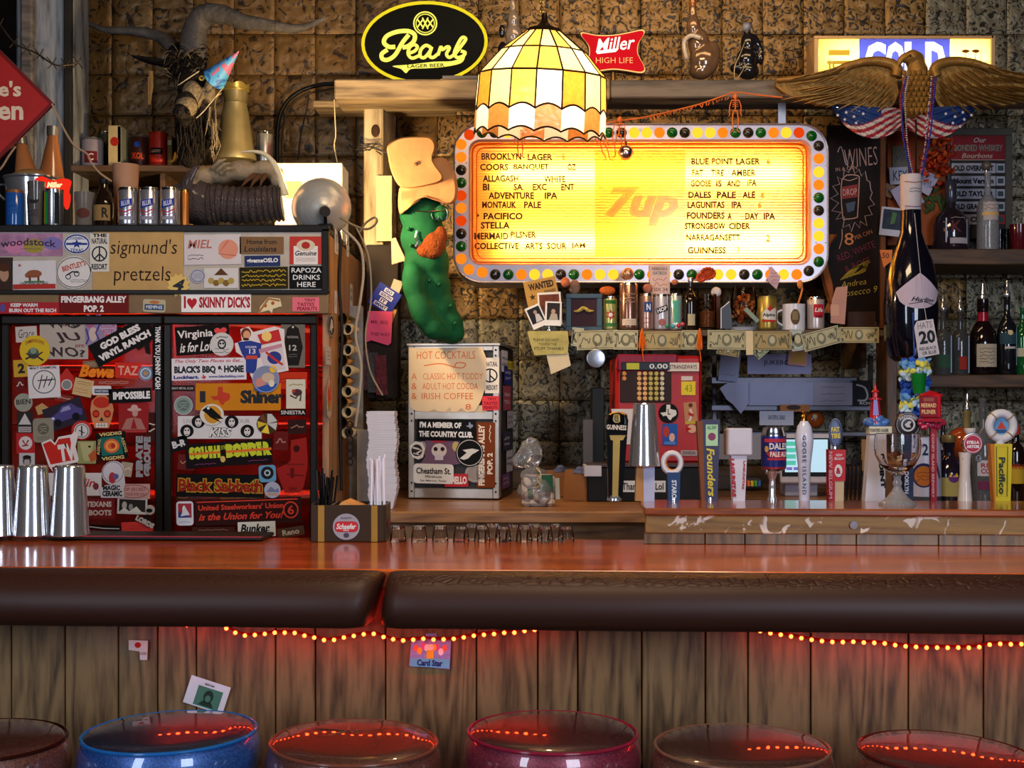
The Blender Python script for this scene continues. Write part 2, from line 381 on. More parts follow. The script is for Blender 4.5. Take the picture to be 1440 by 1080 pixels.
def leather(name,h,crack=.9):
    m,nt,b=nodes(name); L=nt.links.new; tc=N(nt,'ShaderNodeTexCoord')
    vo=N(nt,'ShaderNodeTexVoronoi',Scale=55.0,feature='DISTANCE_TO_EDGE'); nz=N(nt,'ShaderNodeTexNoise',Scale=14.0,Detail=6.0); mp=N(nt,'ShaderNodeMapping'); mp.inputs['Scale'].default_value=(.6,1.3,1.3)
    L(tc.outputs['Object'],mp.inputs[0]); L(mp.outputs[0],vo.inputs[0]); L(tc.outputs['Object'],nz.inputs[0])
    b.inputs['Base Color'].default_value=lin(h)+[1]; b.inputs['Roughness'].default_value=.5; b.inputs['Specular IOR Level'].default_value=.28
    sx=N(nt,'ShaderNodeSeparateXYZ'); L(tc.outputs['Object'],sx.inputs[0])
    gt=N(nt,'ShaderNodeMapRange'); gt.inputs[1].default_value=1.045; gt.inputs[2].default_value=1.066; L(sx.outputs[2],gt.inputs[0])
    ml=N(nt,'ShaderNodeMath',operation='MULTIPLY'); L(gt.outputs[0],ml.inputs[0]); cr=N(nt,'ShaderNodeMath',operation='MINIMUM',i1=.16); L(vo.outputs[0],cr.inputs[0])
    m3=N(nt,'ShaderNodeMath',operation='MULTIPLY',i1=5.0*crack); L(cr.outputs[0],m3.inputs[0]); L(m3.outputs[0],ml.inputs[1])
    a=N(nt,'ShaderNodeMath',operation='MULTIPLY_ADD',i1=.18); L(nz.outputs[0],a.inputs[0]); L(ml.outputs[0],a.inputs[2])
    bp=N(nt,'ShaderNodeBump',Strength=.5,Distance=.008); L(a.outputs[0],bp.inputs['Height']); L(bp.outputs[0],b.inputs['Normal'])
    return m
m_leather=leather('dark_brown_vinyl','34190f',.3); m_leather2=leather('cracked_brown_vinyl','34190f',1)
m_steel=C('c9ccd2',.17,1,var=.05); m_steelr=C('b9bcc0',.34,1,var=.08); m_chrome=C('e0e0e4',.13,.88,var=.03)
m_brass=C('b98a3c',.25,1); m_blk=C(BLK,.4); m_blkg=C('0c0b0c',.12,coat=.5); m_white=C('e8e4de',.5); m_alu=C('a9a7b0',.35,.8)
m_glass=solidglass('clear_glass'); m_pane=glassy('window_pane','f2eee8',.08); m_redl=lit('red_bulb_light','ff2c0c',48)
# ---------------------------------------------------------------- setting
WY=5.76
mb=MB(); mb.box((0,2.2,-.02),(6.4,7.4,.04),C('4a3a30',.5,bump=.2)); mb.put('floor',kind='structure',label='brown floor below the bar stools')
mb=MB(); mb.box((0,2.2,3.52),(6.4,7.4,.04),C('3a2c22',.8)); mb.put('ceiling',kind='structure')
mb=MB(); mb.box((0,WY+.08,1.75),(6.4,.1,3.5),C('1c150f',.8)); wall=mb.put('wall_back',kind='structure',label='back wall faced with old pressed tin tiles')
for nm,x in(('wall_left',-3.2),('wall_right',3.2)):
    mb=MB(); mb.box((x,2.2,1.75),(.06,7.4,3.5),C('2e241c',.8)); mb.put(nm,kind='structure')
TS=.18
def tile_mesh(seed,mat):
    n=18; vs=[];fs=[]
    for j in range(n+1):
        for i in range(n+1):
            u,v=i/n*2-1,j/n*2-1; e=max(abs(u),abs(v)); r=math.hypot(u,v); a=math.atan2(v,u)
            h=0
            if e>.98: h=-.006
            elif e>.90: h=.006
            elif e>.84: h=.0
            else:
                h=.001+.0035*max(0,math.sin(r*13+math.sin(4*a+seed)*1.9))*(1-e*.5)+.0015*math.cos(4*a)*(r>.3)
            vs.append((u*TS*.497,-h*.85,v*TS*.497))
    for j in range(n):
        for i in range(n): k=j*(n+1)+i; fs.append((k,k+1,k+n+2,k+n+1))
    me=bpy.data.meshes.new('tin_tile'); me.from_pydata(vs,[],fs); me.materials.append(mat); me.polygons.foreach_set('use_smooth',[True]*len(fs)); me.set_sharp_from_angle(angle=R(50)); return me
tms={k:[tile_mesh(s,m) for s in(0,1.6)] for k,m in(('A',m_tinA),('B',m_tinB),('C',m_tinC))}
WL[wall]=V(wall.location)
for iz in range(14):
    z=3.28-TS*(iz+.5)
    for ix in range(26):
        x=-1.95+TS*(ix+.5); px=CX+x/WY*FPX; py=HY+(EZ-z)/WY*FPX
        if py>340 and px<430: continue
        if iz>11 and px>980: continue
        k='A' if px<600+rnd.uniform(-60,60) and py<420 else ('B' if py<470 and px<1240+rnd.uniform(-200,200) else 'C')
        if px<100: k='C'
        o=bpy.data.objects.new('tin_tile',tms[k][(ix+iz)%2]); COL.objects.link(o); o.parent=wall
        o.location=V((x,WY+.025,z))-WL[wall]; o.rotation_euler=(rnd.uniform(-.012,.012),0,rnd.uniform(-.012,.012))
# whitewashed column at the left, with barbed wire
mb=MB(); mb.box((-1.90,5.42,2.55),(.235,.2,1.96),wood('whitewashed_post','2a2a2c','8b8b8d',rough=.7,axis='Z',scale=1.4,bump=.6,rings=5),.01)
mb.box((-1.965,5.31,2.55),(.05,.04,1.96),m_grey,.008); mb.box((-1.80,5.31,2.55),(.03,.03,1.96),C('25221f',.8),.004)
mb.put('timber_column',label='whitewashed timber column at the left end of the tin wall',cat='column')
mb=MB(); q=smooth([P(-10,20,5.2),P(20,60,5.2),P(50,74,5.2),P(80,92,5.2),P(110,88,5.24)],5); mb.tube(q,.0035,C('4a4038',.5,.8))
for i in range(2,len(q),3):
    p=V(q[i]); mb.tube([p+V((-.02,-.01,.025)),p,p+V((.02,-.01,-.025))],.002,C('4a4038',.5,.8),5); mb.tube([p+V((.018,-.01,.022)),p,p+V((-.02,.0,-.02))],.002,C('4a4038',.5,.8),5)
mb.put('barbed_wire',label='strand of rusty barbed wire strung across the white column',cat='wire')

# ---------------------------------------------------------------- the bar (turned about 3 degrees)
RB=Matrix.Rotation(R(-3.0),4,'Z')
def BM(): m=MB(); m.T=RB; return m
bar=thing('bar_counter','long bar with glossy red-brown wooden top and vinyl armrest','bar',(0,3.5,0))
m=BM(); m.box((0,3.545,1.045),(5.6,.71,.05),m_bartop,.006); m.put('bar_top',bar)
seams=[-410,-300,-180,-110,-30,49,107,164,280,338,440,571,659,716,807,897,957,1045,1181,1285,1347,1420,1500,1620,1700,1830]
m=BM(); m.box((0,3.40,.52),(5.5,.06,1.0),C('0d0a08',.7)); m.put('frame_board',bar)
for a,b in zip(seams[:-1],seams[1:]):
    x0=(a-CX)/FPX*3.30;x1=(b-CX)/FPX*3.30
    m=BM(); m.box(((x0+x1)/2,3.361,.53),(x1-x0-.0035,.02,.97),m_panel,.002); m.put('plank',bar)
prof=[(3.235,1.069),(3.19,1.0735),(3.145,1.066),(3.112,1.045),(3.097,1.012),(3.095,.985),(3.103,.962),(3.122,.946),(3.15,.940),(3.26,.940)]
prof=[(y-.05,z) for y,z in prof]
def pad(xs,mat,label):
    m=BM(); vs=[];fs=[];n=len(prof)
    for x,sc_,dx in xs:
        for y,z in prof: vs.append((x+dx*(1.07-z),3.21+(y-3.21)*sc_,1.006+(z-1.006)*(.6+.4*sc_)))
    for i in range(len(xs)-1):
        for k in range(n-1): a=i*n+k; fs.append((a,a+n,a+n+1,a+1))
    fs.append(tuple(range(n))); fs.append(tuple(range((len(xs)-1)*n,len(xs)*n))[::-1])
    m.add(vs,fs,mat,True); o=m.put('armrest_cushion',bar,label,angle=70)
gx=(440-CX)/FPX*3.11
def ramp(a,b,k=30): return [a+(b-a)*i/k for i in range(k+1)]
L0=[(x,1+.012*math.sin(x*9),0) for x in ramp(-2.7,gx-.09)]+[(gx-.05,.99,-.15),(gx-.02,.93,-.2),(gx-.008,.75,-.22),(gx-.004,.4,-.22)]
R0=[(gx+.008,.4,-.10),(gx+.012,.8,-.10),(gx+.025,.96,-.08),(gx+.05,1.0,-.04)]+[(x,1+.014*math.sin(x*7+1),0) for x in ramp(gx+.1,2.6)]
pad(L0,m_leather,None); pad(R0,m_leather2,'dark brown vinyl cushion with cracked and flaking top edge')
# back ledge with the beer taps
m=BM(); m.box((1.62,3.90,1.167),(2.88,.32,.02),m_ledge,.004)
m.put('tap_ledge_top',bar)
m=BM(); m.box((1.62,3.775,1.130),(2.87,.02,.054),m_worn,.003); m.put('worn_front_board',bar,'worn ochre board with flaked white paint')
m=BM(); m.box((1.60,3.90,1.09),(2.8,.20,.12),m_shelf); m.put('ledge_core',bar)
tp=[808,893,948,1032,1047,1101,1213,1270,1366,1440,1520,1600]
for a,b in zip(tp[:-1],tp[1:]):
    x0=(a-CX)/FPX*3.80;x1=(b-CX)/FPX*3.80
    m=BM(); m.box(((x0+x1)/2,3.79,1.088),(x1-x0-.003,.012,.034),m_panel,.001); m.put('plank',bar)
# drip mat under the shakers
m=BM(); m.box((-1.26,3.86,1.0785),(.66,.15,.011),m_blk,.003); m.box((-1.26,3.785,1.0835),(.66,.006,.003),C('a03040',.5)); m.put('bar_mat',label='black rubber bar mat with red edge under the steel shakers',cat='mat')
# red rope light under the armrest
rl=thing('string_light','string of glowing red bulbs looping under the bar armrest','string light',(0,3.25,.92))
def RP(x,y):
    X=(x-CX)/FPX*3.23; return V((X,3.295-.052*X,EZ-(y-HY)/FPX*(3.295-.052*X)))
strings=[[(205,873),(245,877),(292,877),(325,890),(345,892),(372,889),(400,888),(430,894),(455,899),(490,893),(520,890),(555,899),(590,897),(625,898),(655,894),(690,890),(730,887),(757,883),(775,878)],
 [(1058,882),(1080,888),(1110,892),(1140,897),(1170,901),(1230,902),(1290,908),(1340,909),(1370,909),(1400,904),(1440,905),(1475,909),(1520,900),(1560,885)]]
def walk(pts,step):
    out=[];acc=0
    for a,b in zip(pts[:-1],pts[1:]):
        d=math.hypot(b[0]-a[0],b[1]-a[1])
        while acc<=d:
            t=acc/d; out.append((a[0]+(b[0]-a[0])*t,a[1]+(b[1]-a[1])*t)); acc+=step
        acc-=d
    return out
bme=None
for st in strings:
    q=smooth(st,6); m=MB(); m.tube([RP(x,y)+V((0,.004,0)) for x,y in q],.0035,C('3a0a06',.3),6); m.put('cord',rl)
    for x,y in walk(q,14.6):
        if bme is None:
            m=MB(); m.ball(V(rl.location),.0052,m_redl,8,5); o=m.put('bulb',rl); bme=o.data; bpy.data.objects.remove(o)
        o=bpy.data.objects.new('bulb',bme); COL.objects.link(o); o.parent=rl; o.location=RP(x,y+1)-V(rl.location)+V((0,-.006,rnd.uniform(-.001,.001))); WL[o]=WL[rl]
# stickers on the bar front
def onbar(name,label,cat,px,py,draw,rot):
    m=MB(); X=(px-CX)/FPX*3.32; D=3.3435-.052*X; f=Flat(m,D,px,py,rot); draw(f); m.put(name,label=label,cat=cat)
def d1(f):
    f.poly([(-14,-11),(13,-10),(12,17),(2,17),(1,5),(-14,3)],C('d8d0cc'),1); f.ell(-1,-4,9,8,C('c02018'),2); f.text('GOOD',5,8,12,4,C('a03028'),2)
onbar('sticker','small white torn sticker with red apple on the bar front','sticker',195,911,d1,0)
def d2(f):
    f.rect(0,0,58,40,C('dcdce0'),1); f.rect(3,4,36,28,C('4c7a64'),2); f.text('BEER BAR',0,-14,14,3,m_blk,2)
    f.ell(3,2,14,18,C('26382e'),3); f.ell(3,5,8,10,C('4c7a64'),4); f.poly([(-8,16),(-3,9),(9,9),(14,16)],C('26382e'),3)
onbar('photo_card','white card with a green portrait stuck above the blue stool','card',291,977,d2,-18)
def d3(f):
    f.poly([(-27,-16),(-8,-18),(-7,-27),(8,-28),(9,-18),(29,-18),(28,22),(-29,19)],C('8f8fc8',var=.3,scale=60),1); f.rect(0,14,54,12,C('6ab0d0'),2)
    for i in range(9): f.ell(-20+i*5,-6+4*math.sin(i*2),7,10,C(['d86a50','e0b040','c05a90','e8e0e0'][i%4]),2+i%2)
    f.ell(0,-8,9,9,C('e8d8c0'),5); f.rect(0,2,10,12,C('d8b030'),5); f.text('Card Star',0,14,36,9,C('2c2a6a'),4,bold=.04)
onbar('sticker','blue and purple cartoon sticker under the red string lights','sticker',605,918,d3,-2)

# ---------------------------------------------------------------- stools
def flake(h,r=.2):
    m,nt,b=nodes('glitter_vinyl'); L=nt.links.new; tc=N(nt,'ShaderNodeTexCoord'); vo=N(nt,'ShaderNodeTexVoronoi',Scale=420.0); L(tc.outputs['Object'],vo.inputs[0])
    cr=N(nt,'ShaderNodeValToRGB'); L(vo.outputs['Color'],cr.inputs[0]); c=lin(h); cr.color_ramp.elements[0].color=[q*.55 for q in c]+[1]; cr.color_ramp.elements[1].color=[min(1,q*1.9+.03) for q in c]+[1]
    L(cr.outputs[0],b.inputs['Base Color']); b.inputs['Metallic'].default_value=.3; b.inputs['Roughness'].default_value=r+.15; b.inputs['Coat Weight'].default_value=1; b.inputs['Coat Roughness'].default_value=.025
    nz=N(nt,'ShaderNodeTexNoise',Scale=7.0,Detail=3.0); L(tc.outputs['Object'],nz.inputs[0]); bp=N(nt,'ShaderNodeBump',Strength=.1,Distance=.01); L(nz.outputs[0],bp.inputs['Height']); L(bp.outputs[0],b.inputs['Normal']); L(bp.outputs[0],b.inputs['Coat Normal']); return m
def stool(px,py,D,rw,top,side,pip,label,tx=0,ty=0,crease=0):
    c=P(px,py,D); r=rw/2*S(D); t=thing('bar_stool',label,'stool',(c.x,D,0),'round vinyl bar stools')
    TM=Matrix.Translation(c)@Matrix.Rotation(R(tx),4,'X')@Matrix.Rotation(R(ty),4,'Y')@Matrix.Translation(-c)
    def nb(): q=MB(); q.T=TM; return q
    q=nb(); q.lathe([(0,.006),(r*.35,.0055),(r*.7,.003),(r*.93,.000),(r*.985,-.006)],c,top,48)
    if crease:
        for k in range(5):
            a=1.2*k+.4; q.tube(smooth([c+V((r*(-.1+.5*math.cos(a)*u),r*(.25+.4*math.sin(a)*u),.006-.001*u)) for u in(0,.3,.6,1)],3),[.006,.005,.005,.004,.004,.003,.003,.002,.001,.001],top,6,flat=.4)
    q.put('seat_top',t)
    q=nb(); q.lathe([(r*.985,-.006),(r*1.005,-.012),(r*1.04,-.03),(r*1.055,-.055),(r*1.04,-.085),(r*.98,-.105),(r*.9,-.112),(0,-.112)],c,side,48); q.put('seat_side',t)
    q=nb(); q.tube([c+V((r*.995*math.cos(2*PI*i/56),r*.995*math.sin(2*PI*i/56),-.005)) for i in range(56)],.0042,pip,8,closed=True); q.put('piping',t)
    z=c.z-.112
    q=MB(); q.lathe([(.06,z),(.06,z-.012),(.032,z-.02),(.03,.06)][::-1],(c.x,D,0),m_chrome,20); q.put('pole',t)
    q=MB(); q.lathe([(.19,0),(.19,.012),(.16,.03),(.05,.055),(.03,.07)],(c.x,D,0),m_chrome,28); q.put('base',t)
    q=MB(); q.tube([V((c.x+.15*math.cos(2*PI*i/32),D+.15*math.sin(2*PI*i/32),.32)) for i in range(32)],.01,m_chrome,8,closed=True)
    for k in range(3): a=k*2.094; q.tube([V((c.x,D,.32)),V((c.x+.15*math.cos(a),D+.15*math.sin(a),.32))],.007,m_chrome,6)
    q.put('foot_ring',t)
brn=flake('3e1408',.25); brs=flake('54281a',.3)
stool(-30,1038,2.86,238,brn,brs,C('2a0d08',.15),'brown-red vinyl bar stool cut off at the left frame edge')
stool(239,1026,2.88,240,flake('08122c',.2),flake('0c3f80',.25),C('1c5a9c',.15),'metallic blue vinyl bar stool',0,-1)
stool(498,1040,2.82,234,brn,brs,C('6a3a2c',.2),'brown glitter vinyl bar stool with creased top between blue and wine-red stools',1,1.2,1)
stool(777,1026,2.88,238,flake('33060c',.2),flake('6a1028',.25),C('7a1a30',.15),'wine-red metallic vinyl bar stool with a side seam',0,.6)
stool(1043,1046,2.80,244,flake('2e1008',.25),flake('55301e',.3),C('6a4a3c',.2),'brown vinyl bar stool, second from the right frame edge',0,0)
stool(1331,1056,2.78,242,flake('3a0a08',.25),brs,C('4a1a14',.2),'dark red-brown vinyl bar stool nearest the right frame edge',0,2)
# ---------------------------------------------------------------- sticker language
def ink(h): return C(h,.6,var=.06,spec=.07) if isinstance(h,str) else h
def draw(f,items,l0=1.0):
    l=l0
    for it in items:
        l+=.3; k=it[0]
        if k=='t': f.text(it[1],it[2],it[3],it[4],it[5],ink(it[6]),l,**(it[7] if len(it)>7 else {}))
        elif k=='r': f.rect(it[1],it[2],it[3],it[4],ink(it[5]),l,rot=it[6] if len(it)>6 else 0)
        elif k=='e': f.ell(it[1],it[2],it[3],it[4],ink(it[5]),l,rot=it[6] if len(it)>6 else 0)
        elif k=='o': f.ring(it[1],it[2],it[3],it[4],it[5],ink(it[6]),l)
        elif k=='s': f.stroke(it[1],it[2],ink(it[3]),l)
        elif k=='p': f.poly(it[1],ink(it[2]),l)
        elif k=='w':   # small scrawled lettering: w, x,y,w,h,n lines,colour,seed
            for j in range(it[5]): f.stroke(scrib(it[1],it[2]+(j-(it[5]-1)/2)*it[4]/max(1,it[5]),it[3],it[4]/it[5]*.55,max(6,int(it[3]/2)),it[7]+j if len(it)>7 else j),max(.35,it[4]/it[5]*.16),ink(it[6]),l)
def stk(parent,D,label,px,py,w,h,rot,bg,items,shape='r',lev=0,name='sticker',base=None,pts=None,**kw):
    m=MB(); f=base(m,px,py,rot,lev) if base else Flat(m,D-.0012*lev,px,py,rot,lay=.0004)
    b=ink(bg) if bg else None
    if pts: f.poly(pts,b,1)
    elif shape=='r': f.rect(0,0,w,h,b,1)
    elif shape=='rr': f.rect(0,0,w,h,b,1,rr=min(w,h)*.18)
    elif shape=='e': f.ell(0,0,w,h,b,1)
    draw(f,items); return m.put(name,parent,label,**kw)
TEX=[(-.12,-.5),(.12,-.5),(.12,-.22),(.3,-.18),(.46,-.14),(.5,.08),(.44,.2),(.22,.34),(.14,.5),(.0,.42),(-.1,.22),(-.24,.2),(-.3,.26),(-.5,.02),(-.14,-.02)]
def texas(x,y,w,h): return [(x+a*w,y+b*h) for a,b in TEX]
def heart(x,y,w,h): return [(x+w/2*(16*math.sin(t)**3)/16,y-h/2*(13*math.cos(t)-5*math.cos(2*t)-2*math.cos(3*t)-math.cos(4*t))/15) for t in [2*PI*i/24 for i in range(24)]]
def starp(x,y,r0,r1,n): return [(x+(r0 if i%2 else r1)*math.cos(PI*i/n-PI/2),y+(r0 if i%2 else r1)*math.sin(PI*i/n-PI/2)) for i in range(2*n)]
# ---------------------------------------------------------------- drinks cooler
FD=4.40
ftop=P(0,316,FD).z; fxl=P(-120,0,FD).x; fxr=P(460,0,FD).x; fd2=WY-.04
ck=thing('drinks_cooler','tall black drinks cooler with two glass doors plastered in stickers','cooler',((fxl+fxr)/2,(FD+fd2)/2,0))
m_fr=C('1a1510',.4,var=.2)
def fbox(m,x0,y0,x1,y1,d0,d1,mat,bev=.002):
    a=P(x0,y0,FD);b=P(x1,y1,FD); return m.box(((a.x+b.x)/2,(d0+d1)/2,(a.z+b.z)/2),(abs(b.x-a.x),abs(d1-d0),abs(a.z-b.z)),mat,bev)
m=MB(); m_in=C('8a3020',.5,var=.3)
m.box(((fxl+fxr)/2,(FD+fd2)/2,ftop-.012),(fxr-fxl,fd2-FD,.024),m_fr,.003)
m.box(((fxl+fxr)/2,(FD+fd2)/2,.06),(fxr-fxl,fd2-FD,.12),m_fr)
m.box((fxl+.015,(FD+fd2)/2,ftop/2),(.03,fd2-FD,ftop-.03),m_fr)
m.put('cabinet_body',ck)
m=MB(); m.box((fxr-.011,(FD+.03+fd2)/2,ftop/2-.012),(.022,fd2-FD-.06,ftop-.03),m_orangewood); m.put('side_panel',ck,'brown wood veneer side panel')
m=MB(); m.box(((fxl+fxr)/2,4.86,.93),(fxr-fxl-.07,.02,1.66),m_in); m.put('back_panel',ck)
m=MB(); fbox(m,226,446,231,900,FD+.03,4.85,m_in); m.put('divider',ck)
for z in (1.15,1.40,1.60):
    m=MB()
    for k in range(9): m.tube([V((fxl+.03,4.46+.045*k,z)),V((fxr-.03,4.46+.045*k,z))],.0025,m_alu,5)
    m.put('wire_shelf',ck)
for cx_ in(118,338):
    m=MB(); a=P(cx_,450,FD); m.box((a.x,4.445,a.z-.0),(.42,.012,.012),lit('cooler_red_tube','ff2808',95)); m.put('red_light_tube',ck,'glowing red light tube')
# header panel
hp=MB(); fbox(hp,-118,317,462,326,FD-.01,FD+.03,m_fr); fbox(hp,-118,408,462,414,FD-.012,FD+.03,m_fr); fbox(hp,453,322,462,412,FD-.01,FD+.03,m_fr)
fbox(hp,-118,326,453,409,FD,FD+.02,C('b0a496',.45,var=.2)); hd=hp.put('header_panel',ck,'cream header panel in a black frame covered with stickers')
H=lambda *a,**k: stk(hd,FD-.0015,*a,**k)
H('tie-dye rainbow sticker',44,344,88,32,0,C('a87898',.5,var=.6,scale=30),[('e',-22,4,30,16,'c07a9a'),('e',4,2,30,20,'9a8a40'),('e',30,-2,28,18,'7a70a8'),('t','woodstock',-4,-4,78,10,'40304a',{'warp':lambda a:-.7*a*a*2}),('w',0,6,30,3,1,'503050')],lev=0)
H('oval blue and white seal sticker',108,343,38,29,0,'d8d8dc',[('o',0,0,36,27,2,'2c3a80'),('t','LUCKENBACH',0,-8,26,4,'2c3a80'),('r',0,0,30,3,'2c3a80'),('p',starp(0,0,3,7,5),'2c3a80'),('t','TEXAS',0,9,18,5,'2c3a80')],'e',1)
H('tall peace sign sticker',140,355,27,54,0,'cfc8bc',[('t','THE',0,-24,20,5,m_blk,{'bold':.05}),('t','NATURAL',0,-16,22,8,m_blk,{'bold':.03}),('o',0,2,22,22,2,m_blk),('s',[(0,-8),(0,12)],2,m_blk),('s',[(0,2),(-7,9)],2,m_blk),('s',[(0,2),(7,9)],2,m_blk),('t','RESORT',0,20,22,8,m_blk,{'bold':.03})],lev=2)
def hand(t,x,y,w,h,c,**k): return ('t',t,x,y,w,h,c,dict(bold=-.004,**k))
H('kraft paper sign hand-lettered with pretzels',202,366,112,86,0,C('b8935c',.7,var=.15),[hand("sigmund's",0,-16,94,27,'2a1c14',shear=.12),hand('pretzels',-2,22,80,27,'2a1c14',shear=.05)],pts=[(-82,-44),(56,-43),(56,42),(-72,44),(-70,-40)],lev=1)
H('white bear flag sticker',48,387,62,41,1,'cdc8c8',[('r',0,16,60,7,'a8342c'),('e',0,-2,22,11,'8a5038'),('e',-9,0,8,7,'8a5038'),('r',-6,5,3,7,'6a3a28'),('r',6,5,3,7,'6a3a28'),('r',0,9,28,2,'4a7a48'),('p',starp(-20,-14,1,3,5),'a8342c'),('t','CALIFORNIA REPUBLIC',0,11,40,3,m_blk)],lev=1)
H('white oval motorcycle sticker',104,383,50,46,0,'d2ccc8',[('o',0,0,48,43,1,m_blk),('t',"BENTLEY'S",0,-9,34,8,'b04830',{'rot':16,'bold':.03}),('o',-8,6,8,8,1.2,m_blk),('o',4,2,8,8,1.2,m_blk),('s',[(-10,4),(-2,-1),(6,0)],2,m_blk),('w',8,12,26,5,2,m_blk)],'e',2)
H('brown portrait sticker at the left edge',6,386,24,48,0,'3a2a24',[('e',0,0,13,20,'a88068'),('e',0,-10,16,12,'4a2c1c')],lev=1)
H('yellow pizza-star note marked 4',251,401,34,34,0,'d6b468',[('t','4',0,0,16,18,m_blk,{'bold':.03,'rot':-8,'shear':.2})],pts=starp(0,0,17,13,12),lev=3)
H('crumpled white paper with watermelon drawing',299,351,80,42,1,'c9c0c0',[('e',22,0,28,28,'d08a72'),('s',[(22,-12),(8,6),(33,9)],1.2,'b05040'),('t','MIEL',-18,-8,34,12,'b06a60',{'shear':.2}),('w',-24,10,22,10,2,'504858')],lev=1)
H('brown wooden state sticker',368,345,62,24,0,'7a5a3c',[('t','Home from',0,-5,42,7,m_blk),('t','Louisiana',-2,5,46,8,m_blk,{'shear':.2})],lev=1)
H('red beer label sticker',430,352,45,39,0,'b03830',[('r',0,7,34,26,'d8d0cc'),('e',0,-7,26,16,'c8b8a0'),('e',0,-7,12,10,'a03028'),('t','Genuine',0,4,30,7,m_blk,{'shear':.3}),('w',0,13,28,6,3,'8a3a34')],lev=2)
H('small blue city sticker',369,367,50,15,1,'28345e',[('t','givemeOSLO',0,0,44,8,'e0dcdc',{'bold':.04})],lev=1)
H('coin and sombrero sticker',311,391,48,28,0,'c9c4c0',[('p',[(-10,-4),(0,-14),(10,-4)],'5a3a20')]+[('e',-14+7*i,4+3*(i%2),9,9,['a8904a','7a6030'][i%2]) for i in range(5)],lev=1)
H('black and yellow striped sticker',371,391,68,31,1,'2a2412',[('w',0,0,62,26,4,'b89a2c',5)],lev=2)
H('black square sticker with white capitals',431,390,48,32,0,'101010',[('t','RAPOZA',0,-10,42,7,'d8d8d8',{'bold':.01}),('t','DRINKS',0,0,38,7,'d8d8d8',{'bold':.01}),('t','HERE',0,10,26,7,'d8d8d8',{'bold':.01})],lev=3)
H('round grey seal sticker',278,388,22,20,0,'a8a8b4',[('o',0,0,19,17,1,'606078'),('w',0,0,12,8,3,'606078')],'e',2)
# wooden strip under the header
m=MB(); fbox(m,-118,414,462,441,FD-.004,FD+.03,C('7d6344',.5,var=.2)); st=m.put('trim_strip',ck,'wooden strip between header and doors')
T=lambda *a,**k: stk(st,FD-.0055,*a,**k)
T('red bumper sticker with white capitals',42,433,86,16,0,'a02830',[('t','KEEP WARM',-8,-4,38,5,'e0d8d8',{'bold':.04}),('t','BURN OUT THE RICH',4,3.5,66,5.5,'e0d8d8',{'bold':.04}),('e',-38,0,8,12,'5a4a8a')])
T('dark red town-sign sticker',132,427,98,27,0,'6a1c1a',[('t','FINGERBANG ALLEY',0,-6,92,9.5,'e4dcd8',{'bold':.05}),('t','POP. 2',0,7,28,9.5,'e4dcd8',{'bold':.05})],lev=1)
T('small blue city badge sticker',217,430,32,18,-2,'b0a488',[('r',0,2,27,8,'28406a'),('t','MEMPHIS',0,2,23,5,'d0d8e0'),('e',0,-5,14,5,'b07040')],'rr',1)
T('white bumper sticker with red heart',304,425,98,28,0,'e6dfdc',[('t','I',-44,0,3,17,'a02430',{'bold':.04}),('p',heart(-34,1,14,17),'b02430'),('t',"SKINNY DICK'S",12,0,72,16,'a02430',{'bold':.045})],lev=1)
T('pizza slice sticker',379,429,34,20,8,'d8c8a0',[('e',-6,0,5,5,'a85030'),('e',5,-2,5,5,'a85030'),('s',[(-16,8),(0,-9),(15,-4)],3,'a07040')],lev=1,pts=[(-17,9),(-13,0),(0,-11),(16,-7),(17,4),(4,6),(2,12),(-2,7),(-10,8)])
T('pink sticker with red text',430,428,38,20,0,'d86a78',[('t','TINY',6,-6,16,4,'7a1c28'),('t','TASTES',0,0,24,5,'7a1c28'),('t','PEANUTS',2,6,28,5,'7a1c28',{'bold':.03})],lev=1)
# doors
def door(x0,x1,label):
    m=MB()
    for a,b,c_,d in((x0,444,x1,456),(x0,456,x0+11,900),(x1-10,456,x1,900)): fbox(m,a,b,c_,d,FD-.004,FD+.03,m_fr,.004)
    fbox(m,x0,1000,x1,1180,FD-.004,FD+.03,m_fr,.004); fbox(m,x0,900,x1,1000,FD-.004,FD+.03,m_fr,.004)
    d=m.put('door',ck,label)
    m=MB(); fbox(m,x0+11,456,x1-10,900,FD+.006,FD+.010,m_pane,0); m.put('glass_pane',d,'clear pane glowing red from the light inside'); return d
dl=door(2,228,'left glass door of the cooler'); dr=door(230,446,'right glass door of the cooler'); door(-118,0,'third glass door beyond the frame')
A=lambda *a,**k: stk(dl,FD+.0045,*a,**k)
B_=lambda *a,**k: stk(dr,FD+.0045,*a,**k)
A('white thank-you strip with black background, running upright',221,503,92,13,-90,'0e0d0d',[('t','THANK YOU JOHNNY CASH',0,0,88,9.5,'e2dede',{'bold':.03})],lev=8)
A('cream script sticker',37,470,30,22,3,'b8aca4',[hand('Grace',0,-1,22,12,m_blk,shear=.2),('e',6,9,6,4,m_blk)],lev=1)
A('cream poster with black art letters',90,475,68,60,0,'a89c92',[('t','WO',-4,-20,48,14,'3a2c2c',{'bold':.0,'shear':-.4}),('t','WILD',12,-22,24,14,'3a2c2c'),('t','JU',6,0,34,15,'3a2c2c',{'shear':-.3}),('o',0,-21,9,9,1.2,'8a4040'),('t','WO',-4,20,48,14,'3a2c2c',{'shear':-.4}),('t','JIFE',22,12,14,5,'8a4040'),('t','?',26,22,8,10,'3a2c2c')],lev=0)
A('yellow round sticker',49,493,43,43,0,'c8a828',[('t','DIMENSIONS',0,-14,26,5,'8a2c28',{'warp':lambda a:-1.6*a*a*2}),('e',-2,4,16,16,'4a5a50'),('e',-2,0,9,9,'7a8a78'),('s',[(-13,12),(0,6),(12,14)],2.5,'3a302c'),('s',[(-12,4),(0,10),(11,2)],2,'3a302c')],'e',3)
